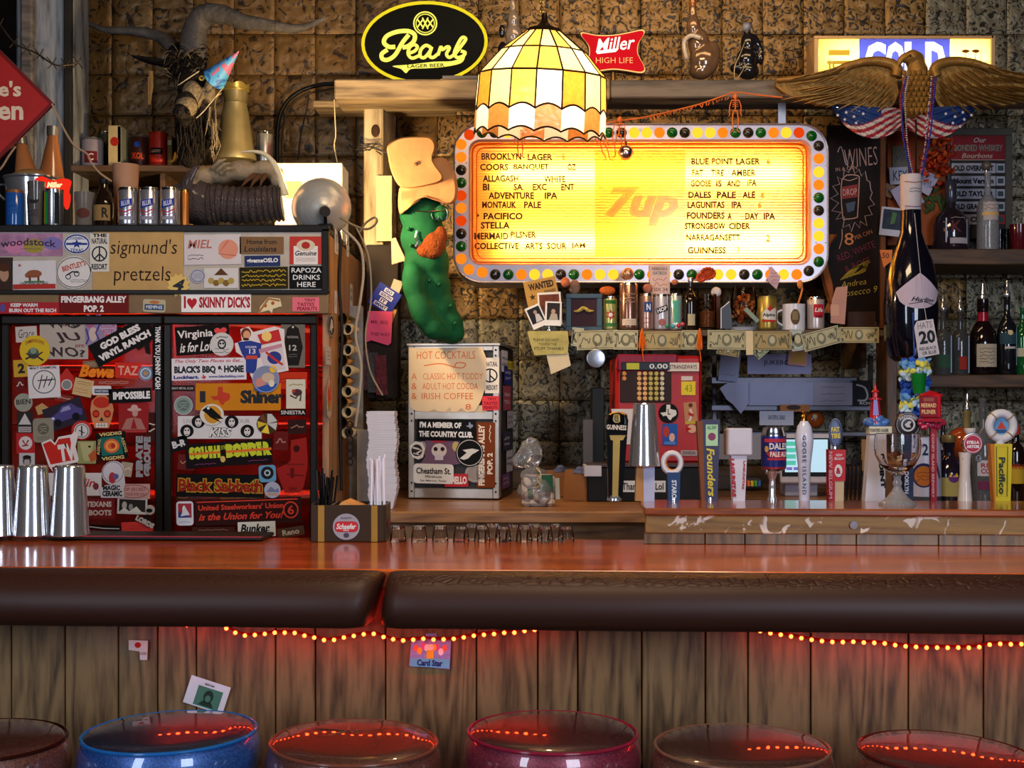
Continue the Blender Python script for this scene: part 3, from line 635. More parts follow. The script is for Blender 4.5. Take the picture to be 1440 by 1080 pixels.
A('yellow and black square sticker',30,518,22,24,3,'b8902c',[('t','2',0,0,10,14,m_blk,{'bold':.05})],lev=1)
A('purple cartoon sticker',133,464,36,46,0,'8a7c98',[('e',-6,-10,14,14,'a05a78'),('e',-2,6,12,20,'c0a8a0'),('s',[(4,-22),(9,-12),(2,4),(8,18)],2.5,'4a3c80'),('s',[(-12,-2),(-8,12),(-12,20)],2.5,'4a3c80')],lev=1,pts=[(-14,-12),(-10,-22),(0,-18),(6,-24),(14,-14),(6,-2),(14,6),(16,18),(2,20),(-12,22)])
A('lilac lettered sticker',152,462,24,24,0,'a894b0',[('t','COLOR',0,-4,20,6,'a04858'),('t','HOTEL',0,4,20,6,'a04858'),('r',2,14,12,12,'e04838')],lev=0)
A('black splattered ranch sticker',172,480,92,34,28,'14100f',[('t','GOD BLESS',0,-7,62,10,'dcd4d0',{'bold':.06}),('t','VINYL RANCH',0,7,80,10,'dcd4d0',{'bold':.06})],lev=4)
A('black paint splatter sticker',191,473,48,52,0,'191412',[],lev=2,pts=[(x*1.0,y) for x,y in [(-26,-14),(-14,-10),(-8,-18),(2,-12),(10,-19),(13,-10),(23,-15),(20,-4),(25,2),(19,10),(21,26),(14,24),(12,14),(4,20),(-6,10),(-20,6)]])
A('orange script sticker',136,522,52,18,-2,None,[('t','Bewa',0,0,50,18,'e07a20',{'bold':.05,'shear':.3})],shape='n',lev=3)
A('red sticker with pale letters',180,521,36,22,-1,'c02c20',[('t','TAZ',0,0,28,13,'d89a88',{'bold':.02})],lev=1)
A('small blue ringed round sticker',205,525,21,21,0,'707c94',[('o',0,0,15,15,1.5,'c8ccd4'),('e',0,0,6,6,'b08850')],'e',2)
A('white square sticker with circled tally strokes',62,537,45,45,3,'d0c8c6',[('o',0,0,33,33,1.2,m_blk)]+[('s',[(-8+7*i,10-2*i),(-2+7*i,-10+2*i)],1.3,'141210') for i in range(3)]+[('s',[(-9+7*i,-2),(2+7*i,-3)],1.2,'141210') for i in range(3)]+[('t','MALT CHEMICAL',0,-20,38,3.4,m_blk)],lev=3)
A('red triangular sticker with grey disc',94,535,20,34,0,'b02c28',[('e',0,6,15,15,'7c7c78'),('o',0,6,15,15,1,'d0d0cc')],lev=1,pts=[(0,-18),(10,-4),(10,14),(-10,14),(-10,-6)])
A('cream paper tag sticker',117,545,27,24,-12,'c0a070',[('w',0,-6,20,6,2,'70402c'),('w',-2,5,20,8,2,'a05a4a',9)],lev=4)
A('small badge sticker with blue band',143,549,27,13,0,'cfc8c4',[('r',0,1,20,6,'3c4058'),('t','WESTERN',0,1,18,3,'c8c8d0')],'rr',5)
A('black sticker with white condensed capitals',183,556,60,20,2,'0d0c0c',[('t','IMPOSSIBLE',2,0,52,11,'dcd6d4',{'bold':.05})],lev=5)
A('round green-grey badge sticker',33,566,26,26,0,'8c8c7c',[('t','BIEN',0,-1,20,7,m_blk,{'bold':.02,'rot':4})],'e',2)
A('purple sports car sticker',91,583,56,34,20,'2a2430',[('p',[(-26,8),(-22,-2),(-8,-6),(0,-13),(14,-12),(20,-4),(26,0),(24,8)],'4a4078'),('e',-13,8,11,11,'15131a'),('e',14,8,11,11,'15131a'),('p',[(-5,-5),(1,-10),(10,-10),(11,-4)],'8c88a8'),('e',-18,0,6,4,'c8c0e0')],lev=1)
A('sugar skull sticker',143,580,36,48,0,'c07a50',[('e',0,-14,24,16,'b03020'),('e',-8,2,10,11,'7a1c18'),('e',8,2,10,11,'7a1c18'),('p',starp(-8,2,4.5,2.5,8),'c83820'),('p',starp(8,2,4.5,2.5,8),'c83820'),('p',[(0,6),(3,12),(-3,12)],m_blk),('r',0,18,16,6,'d8ccc0'),('s',[(-7,18),(7,18)],.8,m_blk),('s',[(-4,15),(-4,21)],.6,m_blk),('s',[(0,15),(0,21)],.6,m_blk),('s',[(4,15),(4,21)],.6,m_blk)],lev=3,pts=[(-16,-4),(-14,-16),(-6,-24),(6,-24),(14,-16),(17,-4),(14,10),(10,22),(-10,22),(-14,10)])
A('dark red square sticker with a pale cowboy',188,585,42,39,0,'8c2020',[('e',1,-9,20,5,'c09890'),('e',1,-12,10,8,'c09890'),('e',2,-4,8,10,'b08880'),('p',[(-17,19),(-10,4),(0,2),(10,4),(17,19)],'a06860'),('p',[(0,2),(5,18),(-4,18)],'8c2020')],lev=1)
A('black sticker with white triangle',35,594,22,30,0,'2c2625',[('p',[(0,-13),(9,3),(-9,3)],'b8b0ac'),('r',0,10,18,8,'9c948f'),('w',0,10,15,6,2,m_blk)],lev=1)
A('grey ornate tag sticker',61,605,29,34,2,'847c6c',[('e',0,-2,16,16,'5c5648'),('w',0,11,18,5,2,'403a30'),('w',0,-2,10,10,3,'b0a898')],'rr',2)
A('round red and white seal sticker',115,605,29,27,0,'b03030',[('e',0,1,22,22,'c8c0bc'),('o',0,1,19,19,1,m_blk),('s',[(0,-6),(0,8)],2,m_blk),('s',[(-4,0),(4,4)],1.3,m_blk)],'e',3)
A('red square sticker with white disc',36,623,26,30,1,'a82428',[('e',0,0,19,19,'c8b8b4'),('s',[(-4,-4),(0,3),(4,-4)],2.2,'8c2024'),('s',[(-5,4),(4,3)],1.8,'8c2024')],lev=1)
A('red music-television logo sticker',87,635,50,46,8,'d8c8c4',[('p',[(-25,-14),(-14,-17),(-8,-10),(-2,-18),(14,-18),(16,14),(-18,16)],'b82820'),('t','TV',7,2,24,24,'d8ccc4',{'bold':.07})],lev=5,pts=[(-27,-16),(-13,-20),(-8,-13),(-2,-21),(17,-22),(22,-26),(26,-20),(20,-4),(22,14),(20,18),(-17,20),(-16,27),(-21,18)])
A('black bordered sticker with orange face on green',157,627,42,38,6,'15110f',[('r',0,0,30,26,'1f6058'),('e',0,0,22,20,'d06030'),('o',0,0,16,14,2,'e0a050'),('e',2,0,6,7,'a03020'),('t','VIGDIG',0,17,32,5,'c8b070',{'bold':.04}),('t','VIGDIG',0,-17,32,5,'c8b070',{'bold':.04}),('t','ASIDIG',18,0,22,4,'c8b070',{'rot':-80}),('t','ASIDIG',-18,0,22,4,'c8b070',{'rot':80})],lev=6)
A('pale green steer-skull sticker',122,636,26,32,0,'8c8a58',[('p',[(-10,-14),(10,-14),(8,-5),(4,12),(-4,12),(-8,-5)],'a8a070'),('p',[(2,4),(12,-4),(14,10),(6,14)],'a85028'),('e',4,-8,4,3,m_blk)],lev=4)
A('grey chrome-lettered sticker running upright',201,642,62,26,90,None,[('t','PIRATE',0,-5,58,10,'8a8688',{'bold':.08}),('t','GROUPE',0,6,56,10,'8a8688',{'bold':.08})],shape='n',lev=3)
A('small black and white portrait sticker',38,647,22,20,0,'b0a8a8',[('e',0,1,12,14,'4a4040'),('e',0,3,8,10,'a09490'),('e',0,-4,12,6,'201a1a')],lev=2)
A('white sticker with red script behind the shakers',104,681,78,32,0,'c8bcb8',[('t','Franklin',0,-2,60,12,'a83038',{'shear':.3}),('e',31,3,8,10,'703038')],lev=1)
A('white bomb-shaped ceramic sticker',159,674,40,52,0,'c0b8bc',[('o',0,-10,30,30,1,'706870'),('e',-1,-2,10,16,'a03038'),('e',4,-4,8,8,'5a5488'),('t','MAGIC',-2,12,24,7,m_blk,{'bold':.05}),('t','CERAMIC',-1,20,28,8,m_blk,{'bold':.05})],lev=4,pts=[(17*math.cos(a)+1,17*math.sin(a)-9) for a in [2*PI*i/20 for i in range(4,19)]]+[(17,6),(15,14),(16,26),(-17,26),(-19,14),(-10,8)])
A('pink boxed stamp sticker',188,691,46,21,0,'b88c84',[('o',0,0,44,19,1,'7a4040'),('t','TOP SECRET',0,-3,36,5,'8a4848',{'bold':.02}),('t','FOR YOUR EYES ONLY',0,4,38,4,'8a4848')],lev=3)
A('black and white photograph sticker',186,712,42,22,-2,'c0bab4',[('r',0,-1,37,17,'2a2624'),('e',-11,-1,7,11,'a8a29c'),('e',-2,1,6,9,'8a8480'),('p',[(-18,8),(-11,2),(-4,7),(6,0),(14,8)],'c8c4bc')],lev=2)
A('dark red bumper sticker with pale slab letters',139,715,44,28,0,'6e1c20',[('t','TEXANS',0,-6,36,8,'b8a49c',{'bold':.05}),('t','BOOTS',2,6,32,8,'b8a49c',{'bold':.05})],lev=2)
A('black sticker with skull-headed figure',204,726,28,34,0,None,[('e',7,-9,14,14,'a89c94'),('e',6,-8,9,6,m_blk),('p',[(-10,2),(6,-2),(14,10),(4,12)],'1a1614'),('t','LORDS',0,8,28,8,'b8aca4',{'rot':-28,'bold':.08})],shape='n',lev=5)
A('bright red label sticker at the door bottom',193,741,44,15,3,'c83834',[('w',4,0,30,7,2,'802020')],lev=1)
A('black curled strip sticker',146,742,48,7,-4,'15100e',[('s',[(-22,0),(0,1),(22,0)],1.4,'b8b0ac')],lev=1)
A('orange boot sticker',60,575,18,14,20,'b08858',[],lev=0,pts=[(-9,-6),(2,-8),(9,2),(8,7),(-9,6)])
A('dark red square sticker',192,602,40,12,0,'a03434',[('w',0,0,30,6,2,'702020')],lev=0)
for i,(x,y,w_,h_,c_) in enumerate([(90,560,26,10,'7a2c20'),(185,455,20,14,'8c3c34'),(28,540,14,18,'601818'),(160,538,60,10,'8e2a1c'),(100,655,30,12,'641a18'),(215,600,16,40,'3a1412'),(178,660,16,20,'a08c78'),(72,720,90,16,'54201c'),(28,690,16,60,'4c1a18'),(130,512,26,10,'7a6048')]):
    A('small worn sticker scrap',x,y,w_,h_,(i*37)%20-10,c_,[('w',0,0,w_*.7,h_*.5,1+i%2,'c8b0a0',i)],lev=0)
B_('black sticker with white serif lettering and red heart',285,478,76,40,4,'14100e',[('t','Virginia',-10,-8,50,14,'ddd5d0'),('t','is for Lovers',-2,9,62,14,'ddd5d0',{'shear':.35}),('p',heart(26,-10,18,14),'d84848')],lev=2)
B_('round white cartoon-skull sticker',312,484,33,33,0,'c4c0bc',[('w',0,-10,16,6,1,m_blk),('e',0,0,12,14,'2a2624'),('e',0,0,8,9,'c4c0bc'),('e',-2,-1,3,3,m_blk),('e',2,-1,3,3,m_blk),('w',0,9,20,8,2,m_blk,4)],'e',4)
B_('white barbecue bumper sticker',294,519,105,31,1,'d6d0d4',[('t',"The Only Two Places to Eat...",0,-11,96,6,'b03848',{'shear':.3}),('t',"BLACK'S BBQ & HOME",0,1,98,12,m_blk,{'bold':.06}),('t','Lockhart.',-32,11,36,5,'303880',{'bold':.06}),('p',texas(-8,11,7,7),'b03848'),('t','www.blacksbbq.com',24,11,50,4.5,'303880',{'bold':.04})],lev=3)
B_('die-cut sticker of a man in a blue jersey leaning on a beer can',366,493,72,70,0,'d8ccc8',[('e',-20,-24,14,16,'6a3420'),('e',-19,-22,10,12,'d09870'),('e',-20,-16,9,4,'3a2018'),('p',[(-32,-12),(-14,-14),(2,-10),(0,10),(-20,14),(-26,4)],'2c3c88'),('t','COLMAR',-13,-5,16,3,'d8d0e0'),('t','13',-11,1,9,7,'d8d0e0'),('r',-12,10,16,6,'c04838'),('p',[(-20,12),(-4,12),(-6,32),(-12,32),(-20,30)],'2c3c88'),('p',[(-4,-22),(26,-30),(30,-14),(2,-8)],'b83030'),('e',9,-20,14,14,'e8c070'),('p',[(-2,-2),(30,-10),(36,26),(8,28)],'c8bcc0'),('p',[(-2,-2),(30,-10),(31,-5),(-1,4)],'b88090'),('e',20,10,20,18,'2c3878'),('s',[(8,2),(20,12),(32,20)],3,'b83030')],lev=4,pts=[(-36,-10),(-26,-14),(-28,-30),(-16,-34),(-10,-26),(20,-34),(34,-30),(34,-12),(40,28),(10,34),(-8,48),(-14,34),(-22,10),(-34,2)])
B_('dark hotel key-fob sticker marked 12',412,486,34,62,0,'6c6258',[('p',[(0,-30),(8,-24),(14,2),(8,28),(-8,28),(-14,2),(-8,-24)],'1c1a18'),('e',0,-26,3,3,'c8c0b8'),('t','NATIONAL',0,-12,16,3.4,'988f88'),('t','12',0,3,11,8,'b0a8a0'),('w',0,14,12,6,2,'807870')],lev=2)
B_('round blue cartoon sticker',374,533,38,38,0,'7c84a0',[('e',-8,5,14,14,'c08078'),('e',3,-2,18,14,'c0a890'),('p',[(-18,14),(0,8),(18,6),(8,18),(-8,19)],'2c50a0'),('e',8,6,8,10,'d8c8b0'),('e',10,-14,10,10,'e0b030'),('o',0,0,38,38,1.2,'8c98b8')],'e',6)
B_('orange sticker with red state outline and blackletter word',335,558,120,38,0,'c07818',[('t','I',-50,0,8,16,m_blk,{'bold':.05}),('p',texas(-25,-1,28,26),'b83c28'),('t','Shiner',33,0,60,19,m_blk,{'bold':.05,'sp':.95})],lev=1)
B_('cream rooster card sticker',416,554,27,41,0,'c8c0ac',[('w',0,-13,20,7,1,'8a8030'),('e',2,-2,14,10,'4a2c30'),('s',[(-8,2),(0,6),(8,-4),(6,10)],2.4,'3a3830'),('e',-3,-4,5,5,'a03828')],lev=2)
B_('black sticker with white serif capitals',412,580,36,9,0,'14100e',[('t','SINIESTRA',0,0,34,5.5,'c0b8b4')],lev=1)
B_('dark sticker with small pale capitals',256,546,34,8,0,'1c1414',[('t','HEAVY METAL CLUB',0,0,31,3.4,'b0a8a8')],lev=1)
B_('round grey-green bird sticker',258,570,27,27,0,'7c8c84',[('o',0,0,26,26,1,'a8b0a8'),('e',0,0,16,16,'5c6c64'),('w',0,0,12,10,3,'a8b8b0')],'e',2)
B_('white sticker with four painted rock-band faces',309,601,118,32,0,'cbc6c4',[('t','KISS',1,7,33,14,'141212',{'bold':.09,'shear':.25}),('t','KISS',1,7,32,12.6,'d4d0cc',{'bold':.03,'shear':.25}),('t','TOUR',31,-9,24,6,'a8a4a4',{'bold':.04}),('t','LIV',-45,-9,12,6,'a8a4a4')]+[q for x,y in((-46,5),(-30,-8),(17,-8),(39,5)) for q in (('e',x,y,19,18,'161212'),('e',x,y+1,9,12,'c8c0bc'),('e',x-2,y-1,2.4,2.4,m_blk),('e',x+2,y-1,2.4,2.4,m_blk),('r',x,y+5,3.5,1,'161212'))],lev=2)
B_('sticker with woodpecker in an ochre disc',298,583,34,30,0,'d0c8bc',[('e',1,0,24,25,'c08828'),('p',[(-14,-6),(-6,-12),(0,-9),(10,0),(16,6),(8,6),(4,3),(14,12),(-2,4),(-8,-2)],'14110f'),('e',-5,-9,4,4,'d0d0d0')],'e',5)
B_('round sticker split in coloured wedges',376,596,30,30,0,'3a2c1c',[('p',[(0,0),(-12,-8),(-6,-14)],'6a3c28'),('p',[(0,0),(-14,-4),(-13,6)],'c8a830'),('p',[(0,0),(-9,12),(3,14)],'e0c040'),('p',[(0,0),(14,-4),(6,-14),(0,-14)],'b8b4b0'),('p',[(0,0),(12,9),(14,-2)],'b8b4b0')],'e',4)
B_('black sticker with white crossed initials',252,624,26,20,14,'100e0e',[('t','B-R',0,0,20,10,'c8c0c0',{'bold':.05})],lev=2)
B_('black bumper sticker with neon yellow and orange letters',322,638,122,34,4,'140c0c',[('t','SOUTH',-34,-4,44,18,'b8c030',{'bold':.12}),('t','BORDER',28,-4,64,20,'b8c030',{'bold':.12}),('r',-34,-3,44,3,'d06828'),('r',28,-3,64,3.4,'d06828'),('t','OF THE',-7,-9,7,6,'b8c030'),('e',-9,7,7,9,'c8a860'),('w',-34,12,30,3,1,'a04080'),('w',40,12,28,3,1,'a04080')],lev=3)
B_('black sticker with red blackletter band name edged in yellow',310,683,124,32,-1,'0e0a08',[('t','Black Sabbath',0,0,120,21,'a88428',{'bold':.09}),('t','Black Sabbath',0,0,118,18,'8c2014',{'bold':.03})],lev=1)
B_('light blue square stamp sticker',376,666,24,24,3,'5c8cac',[('e',0,-1,18,18,'1a1c20'),('e',0,-1,9,9,'a8b0b4'),('e',0,-1,5,5,'1a1c20')],'rr',4)
B_('round lilac mountain sticker',383,689,23,23,0,'a0a0b0',[('p',[(-9,3),(-2,-5),(4,0),(8,-3),(10,3)],'6c7090'),('r',0,6,14,3,'b08868')],'e',5)
B_('red cut-out sticker of a blocky man',413,655,48,80,0,'8c1c18',[('e',4,-24,9,10,'3a0c0a'),('s',[(-14,-2),(14,-2)],1.4,'5c1410'),('r',-2,10,5,14,'54100e'),('s',[(-10,12),(14,14)],1.6,'54100e'),('t','IAI',-1,32,10,5,'54100e')],lev=2,pts=[(-4,-36),(18,-40),(20,-2),(14,30),(8,38),(-12,38),(-20,20),(-24,4),(-10,-2),(-4,-8)])
B_('red white and blue sailing-figure logo sticker',260,722,24,34,1,'c8c4cc',[('r',0,-4,19,20,'98303c'),('p',[(-9,6),(9,6),(-9,-3)],'2c3878'),('e',-1,-5,5,12,'d8d4d8'),('p',[(-6,4),(0,-10),(7,2)],'c8c4cc'),('w',0,12,16,3,1,'606070')],'rr',2)
B_("black union bumper sticker with red lettering",349,719,150,36,2,'2c0e0a',[('t',"United Steelworkers' Union",-10,-7,120,8,'c83828',{'bold':.03}),('t',"is the Union for You!",-10,6,120,10,'c83828',{'bold':.03,'shear':.35}),('s',[(-72,-15),(70,-15)],1.6,'c83828'),('o',60,0,22,24,2,'c03828'),('t','6',60,0,9,13,'c03828')],lev=1)
B_('white sticker with black script',361,744,53,21,2,'cfc8bc',[('t','Bunker',-2,-1,42,13,m_blk,{'bold':.04,'shear':.25}),('s',[(-18,8),(4,7),(18,2)],1.3,m_blk)],lev=4)
B_('brown place-name sticker',409,748,38,13,9,'4a3424',[('t','Reno',0,0,24,8,'b8a08c',{'bold':.03})],lev=5)
B_('red glowing worn sticker',410,535,44,24,0,'b83018',[('w',0,0,30,10,2,'781c10')],lev=0)  # flat red with a darker scrawl
for i,(x,y,w_,h_,c_) in enumerate([(355,458,180,6,'d84428'),(262,650,24,22,'5c1c18'),(395,620,20,26,'5c1614'),(258,700,20,8,'401c14'),(350,700,80,6,'6a3c1c'),(300,745,60,8,'3a1812'),(418,600,26,20,'2c1412')]):
    B_('small worn sticker scrap',x,y,w_,h_,(i*31)%10-5,c_,[('w',0,0,w_*.7,h_*.4,1,'a07060',i)],lev=0)
# things on the cooler's brown side: papers, badges, spindle of cork taps
SX=fxr+.001
def sidef(m,px,py,rot,lev):   # a board lying on the side panel; px picks the depth where that pixel meets the side
    D=(SX)/((px-CX)/FPX); return Flat(m,D,px,py,rot,lay=.0004,r=(0,1,0),o=V((SX+.0012*lev,D,EZ-(py-HY)/FPX*D)))
K=lambda *a,**k: stk(ck,0,*a,base=sidef,**k)
K('round black and white eagle sticker',466,458,62,34,0,'141214',[('o',0,0,56,31,1.5,'c0b8b0'),('p',[(-18,8),(-4,-10),(10,-8),(20,2),(6,4),(4,12),(-6,6)],'c0b8b0')],'e')
K('white paper note with scrawled letters',473,340,34,34,0,'d8ccc0',[('t','XV',0,-4,20,14,'3a3030'),('t','L',4,8,8,10,'3a3030')],'r')
K('white torn paper note',489,345,28,32,3,'d8ccc0',[('t','GBY',0,-4,18,9,'3a3030'),('w',0,8,18,6,1,'3a3030')],'r')
K('small white label sticker',462,500,50,26,0,'b8b0ac',[('w',0,0,36,16,3,'504848')],'r')
K('red flame sticker with gold medal',463,557,52,44,0,'b8a898',[('p',[(-16,14),(-20,-4),(-6,-20),(0,-6),(10,-22),(20,2),(16,14)],'c04828'),('e',0,14,28,15,'a07828')],lev=0,pts=[(-20,26),(-24,-4),(-2,-30),(24,-4),(22,26),(0,32)])
K('white strip label',472,425,26,32,0,'c8c0c0',[('t','A 1',0,0,14,14,'303050')],'r')
K('newspaper scrap with bold capitals',494,415,26,30,2,'c8c0b8',[('t','FFA',0,-6,18,7,m_blk,{'bold':.03}),('t','REH',0,4,18,7,m_blk,{'bold':.03})],'r')
# cork-stopped cup dispenser hanging down the side
sp=thing('bottle_stopper_rack','upright strip of gold-rimmed tap spouts beside the cooler','rack',P(497,560,4.72))
m=MB(); a=P(500,430,4.78);b=P(500,708,4.78); m.box(((a.x),4.80,(a.z+1.10)/2),(.05,.03,a.z-1.10),C('7c7a7c',.5,var=.4,scale=40),.003); m.put('backing_strip',sp)
for i in range(12):
    y=449+i*14.5; x=487+(i%2)*6; c=P(x,y,4.70)
    Mx=Matrix.Rotation(R(90),4,'X')@Matrix.Rotation(R(-18),4,'Y'); m=MB()
    m.lathe([(.012,-.05),(.016,-.02),(.020,0),(.021,.03),(.017,.03),(.016,.01),(0,.01)],c,[m_brass,C('c8b48c',.4)][i%2],14,Mx); m.lathe([(.0158,.0112),(0,.0115)],c,m_blk,14,Mx)
    o=m.put('spout',sp)
for i in range(6):
    m=MB(); c=P(492,597+i*10.5,4.66); m.tube([c+V((.010*math.cos(2*PI*k/12),0,.012*math.sin(2*PI*k/12))) for k in range(12)],.003,C('2a2020',.5),6,closed=True); m.put('ring',sp)
for q,lab,mt,r in (([(472,316),(479,340),(477,400),(481,470),(478,560),(480,690)],'black cable running down the cooler side',C('1a1614',.5),.006),
  ([(480,320),(505,345),(511,380),(507,420),(500,470),(508,520),(500,600)],'white cable looping down beside the cooler',C('a89c8c',.5),.005),([(500,318),(518,360),(522,420),(514,470),(520,520),(538,556)],'thin cream cord hanging beside the cooler',C('8c7c68',.5),.0032)):
    m=MB(); m.tube([P(x,y,4.62+.02*i) for i,(x,y) in enumerate(smooth(q,6))] if 0 else [P(x,y,4.66) for x,y in smooth(q,6)],r,mt,7); m.put('cable',label=lab,cat='cable')
# ---------------------------------------------------------------- generic containers
def can(name,label,cat,px,py0,py1,wpx,D,body,lid=m_steel,deco=None,group=None,tall=None,rim=True,seg=22,back=False):
    """drink can or tin: base at py1, top at py0"""
    s=S(D);r=wpx/2*s;h=(py1-py0)*s;c=P(px,py1,D); t=thing(name,label,cat,c,group)
    m=MB()
    if rim: m.lathe([(0,0),(r*.82,0,lid),(r*.97,.006,body),(r,.012),(r,h-.010,lid),(r*.9,h-.003,lid),(r*.9,h),(r*.84,h),(r*.82,h-.004),(0,h-.004)],c,body,seg)
    else: m.lathe([(0,0),(r*.96,0,body),(r,.003),(r,h-.006,lid),(r*1.01,h-.006),(r*1.01,h),(r*.9,h),(0,h-.001)],c,body,seg)
    m.put('can_body',t)
    if deco: wrap(t,c,r,px,py0,py1,wpx,D,deco)
    return t
def wrap(t,c,r,px,py0,py1,wpx,D,items,name='printed_label',ang=0):
    """lay sticker items round a cylinder of radius r: pixels, x from the cylinder's middle"""
    m=MB(); f=Flat(m,D,0,0,lay=.0004); f.o=V((0,0,0)); draw(f,items); s=S(D); zc=P(0,(py0+py1)/2,D).z
    bm_=bmesh.new(); bv=[bm_.verts.new(p) for p in m.v]
    for fc,mi_ in zip(m.f,m.m):
        try: b_=bm_.faces.new([bv[i] for i in fc]); b_.material_index=mi_
        except ValueError: pass
    for k in range(-7,8): bmesh.ops.bisect_plane(bm_,geom=bm_.verts[:]+bm_.edges[:]+bm_.faces[:],plane_co=(k*r*.17,0,0),plane_no=(1,0,0))
    bm_.verts.index_update(); m.v=[v.co.copy() for v in bm_.verts]; m.f=[[v.index for v in fc.verts] for fc in bm_.faces]; m.m=[fc.material_index for fc in bm_.faces]; m.s=[False]*len(m.f); bm_.free()
    q=[]
    for p in m.v:
        a=max(-1.45,min(1.45,p.x/r))+ang; rr=r-p.y+.0003; q.append(V((c.x+rr*math.sin(a),c.y-rr*math.cos(a),zc+p.z)))
    m.v=q; return m.put(name,t)
def wgrid(x,y,w,h,c,n=8):   # a rectangle cut in strips so that it can wrap
    return [('r',x-w/2+w*(i+.5)/n,y,w/n*1.02,h,c) for i in range(n)]
def bottle(name,label,cat,px,py0,py1,wpx,D,body,shape='wine',neck=None,items=None,cap=None,spout=False,group=None,lab=None,M=None,seg=22):
    s=S(D);r=wpx/2*s;h=(py1-py0)*s;c=P(px,py1,D); t=thing(name,label,cat,c,group)
    sh={'wine':[(0,0),(.9,0),(1,.03),(1,.56),(.92,.63),(.6,.70),(.34,.76),(.30,.84),(.30,.97),(.34,.98),(.34,1),(0,1)],
        'beer':[(0,0),(.9,0),(1,.03),(1,.50),(.9,.60),(.55,.72),(.40,.82),(.37,.95),(.42,.96),(.42,1),(0,1)],
        'square':[(0,0),(.95,0),(1,.03),(1,.52),(.93,.60),(.6,.68),(.30,.72),(.28,.80),(.28,.97),(.33,.98),(.33,1),(0,1)],
        'jug':[(0,0),(.9,0),(1,.04),(1,.42),(.9,.56),(.55,.68),(.36,.72),(.34,.82),(.40,.84),(.40,1),(0,1)],
        'straight':[(0,0),(.92,0),(1,.03),(1,.66),(.9,.74),(.5,.79),(.42,.82),(.42,.97),(.48,.98),(.48,1),(0,1)],
        'cone':[(0,0),(.9,0),(1,.04),(.98,.3),(.55,.75),(.38,.9),(.42,.92),(.42,1),(0,1)]}[shape]
    m=MB(); pr=[(a*r,b*h) for a,b in sh]
    m.lathe(pr,c,body,seg); m.put('glass_body' ,t)
    if cap:
        m=MB(); nr=max(p[0] for p in sh[-4:])*r; m.lathe([(nr*1.08,h*.90),(nr*1.12,h*.905),(nr*1.1,h*1.0),(nr*.9,h*1.008),(0,h*1.008)],c,cap,16); m.put('cap',t)
    if spout:
        z=h; nr=r*.3; m=MB(); m.lathe([(nr*.9,z-.004),(nr*1.3,z+.004),(nr*1.2,z+.016),(nr*.8,z+.022),(nr*.55,z+.05),(nr*.4,z+.065),(0,z+.066)],c,m_chrome,12); m.put('pour_spout',t)
    if lab or items:
        it=(wgrid(0,lab[0],lab[1],lab[2],lab[3]) if lab else [])+(items or []); wrap(t,c,r,px,py0,py1,wpx,D,it)
    return t
# ---------------------------------------------------------------- above the cooler, left
TZ=ftop
def T0(D): return HY+(EZ-TZ)/D*FPX   # pixel row of the cooler's top at depth D
can('jar','blue glass jar at the far left on top of the cooler','jar',21,268,T0(4.5),25,4.5,C('1c4c90',.2,coat=.6),C('8a5a34',.4,.4),[('w',0,0,14,20,3,'2c5ca8')])
bottle('drinking_glass','smoky grey tapered glass with faint print beside the blue jar','glass',51,256,T0(4.5),24,4.5,C('4a4440',.15,coat=.5),'straight') if 0 else None
def tumbler(name,label,cat,px,y0,y1,w0,w1,D,mat,items=None,group=None,wall=.9):
    s=S(D);c=P(px,y1,D);h=(y1-y0)*s;a,b=w0/2*s,w1/2*s; t=thing(name,label,cat,c,group); m=MB()
    m.lathe([(0,0),(b*.92,0),(b,.004),(a,h),(a*wall,h),(b*wall*.95,.012),(0,.010)],c,mat,22); m.put('glass_body',t)
    if items: wrap(t,c,(a+b)/2,px,y0,y1,w0,D,items)
    return t
tumbler('pint_glass','smoky pint glass with faint print beside the blue jar','glass',51,256,T0(4.5),25,17,4.5,C('57504c',.12,coat=.6),[('e',0,-6,14,10,'2c2826'),('w',0,12,12,10,3,'2c2826')])
can('metal_cup','shiny cup with green and gold stripes between pint glass and grey tumbler','cup',76,267,T0(4.49),26,4.49,C('b8b8b8',.2,.9),m_steel,wgrid(-7,0,4,44,'208a40',2)+wgrid(-11,0,2,44,'c8b820',1)+wgrid(8,0,6,44,'1c1c20',2),rim=False)
tumbler('tumbler','dull grey tumbler with a brown label beside the dark beer bottle','glass',119,271,T0(4.5),29,25,4.5,C('6a6058',.25),[('e',2,5,18,14,'5a3028'),('r',-11,0,3,40,'c87828')])
bottle('beer_bottle','brown glass beer bottle with tan label and dark cap on the cooler','bottle',146,252,T0(4.5),29,4.5,C('1c100a',.12,coat=.7),'beer',lab=(14,26,22,'8c6c40'),items=[('t','R',6,14,9,14,'2a2420',{'bold':.03})],cap=m_blk)
tumbler('paper_cup','tall plain tan plastic cup behind the silver cans','cup',177,232,T0(4.62),37,27,4.62,C('b08060',.5))
for px,lab in((180,'leftmost of the three silver energy-drink style cans'),(209.5,'middle one of the three silver cans with blue logo'),(239,'rightmost of the three silver cans with blue logo, beside the armadillo')):
    can('drink_can',lab,'can',px,264.5,T0(4.47),28,4.47,C('b4b0b8',.25,.8),m_steel,[('p',[(-9,-8),(9,-12),(9,-2),(-9,3)],'20348c'),('t','BLUR',0,-5,13,7,'c8c8d8',{'shear':.3,'bold':.03,'rot':12}),('s',[(-10,5),(0,8),(10,3)],1.6,'b02c30'),('s',[(-8,10),(2,12),(8,8)],1,'b02c30'),('r',0,16,20,5,'8c8894')]+wgrid(-12.2,0,1.6,44,'c89040',1),group='silver cans with a blue logo on the cooler')
can('narrow_can','narrow orange-sided tin squeezed between can and armadillo','can',260,267,T0(4.5),11,4.5,C('b0682c',.3,.5),m_brass)
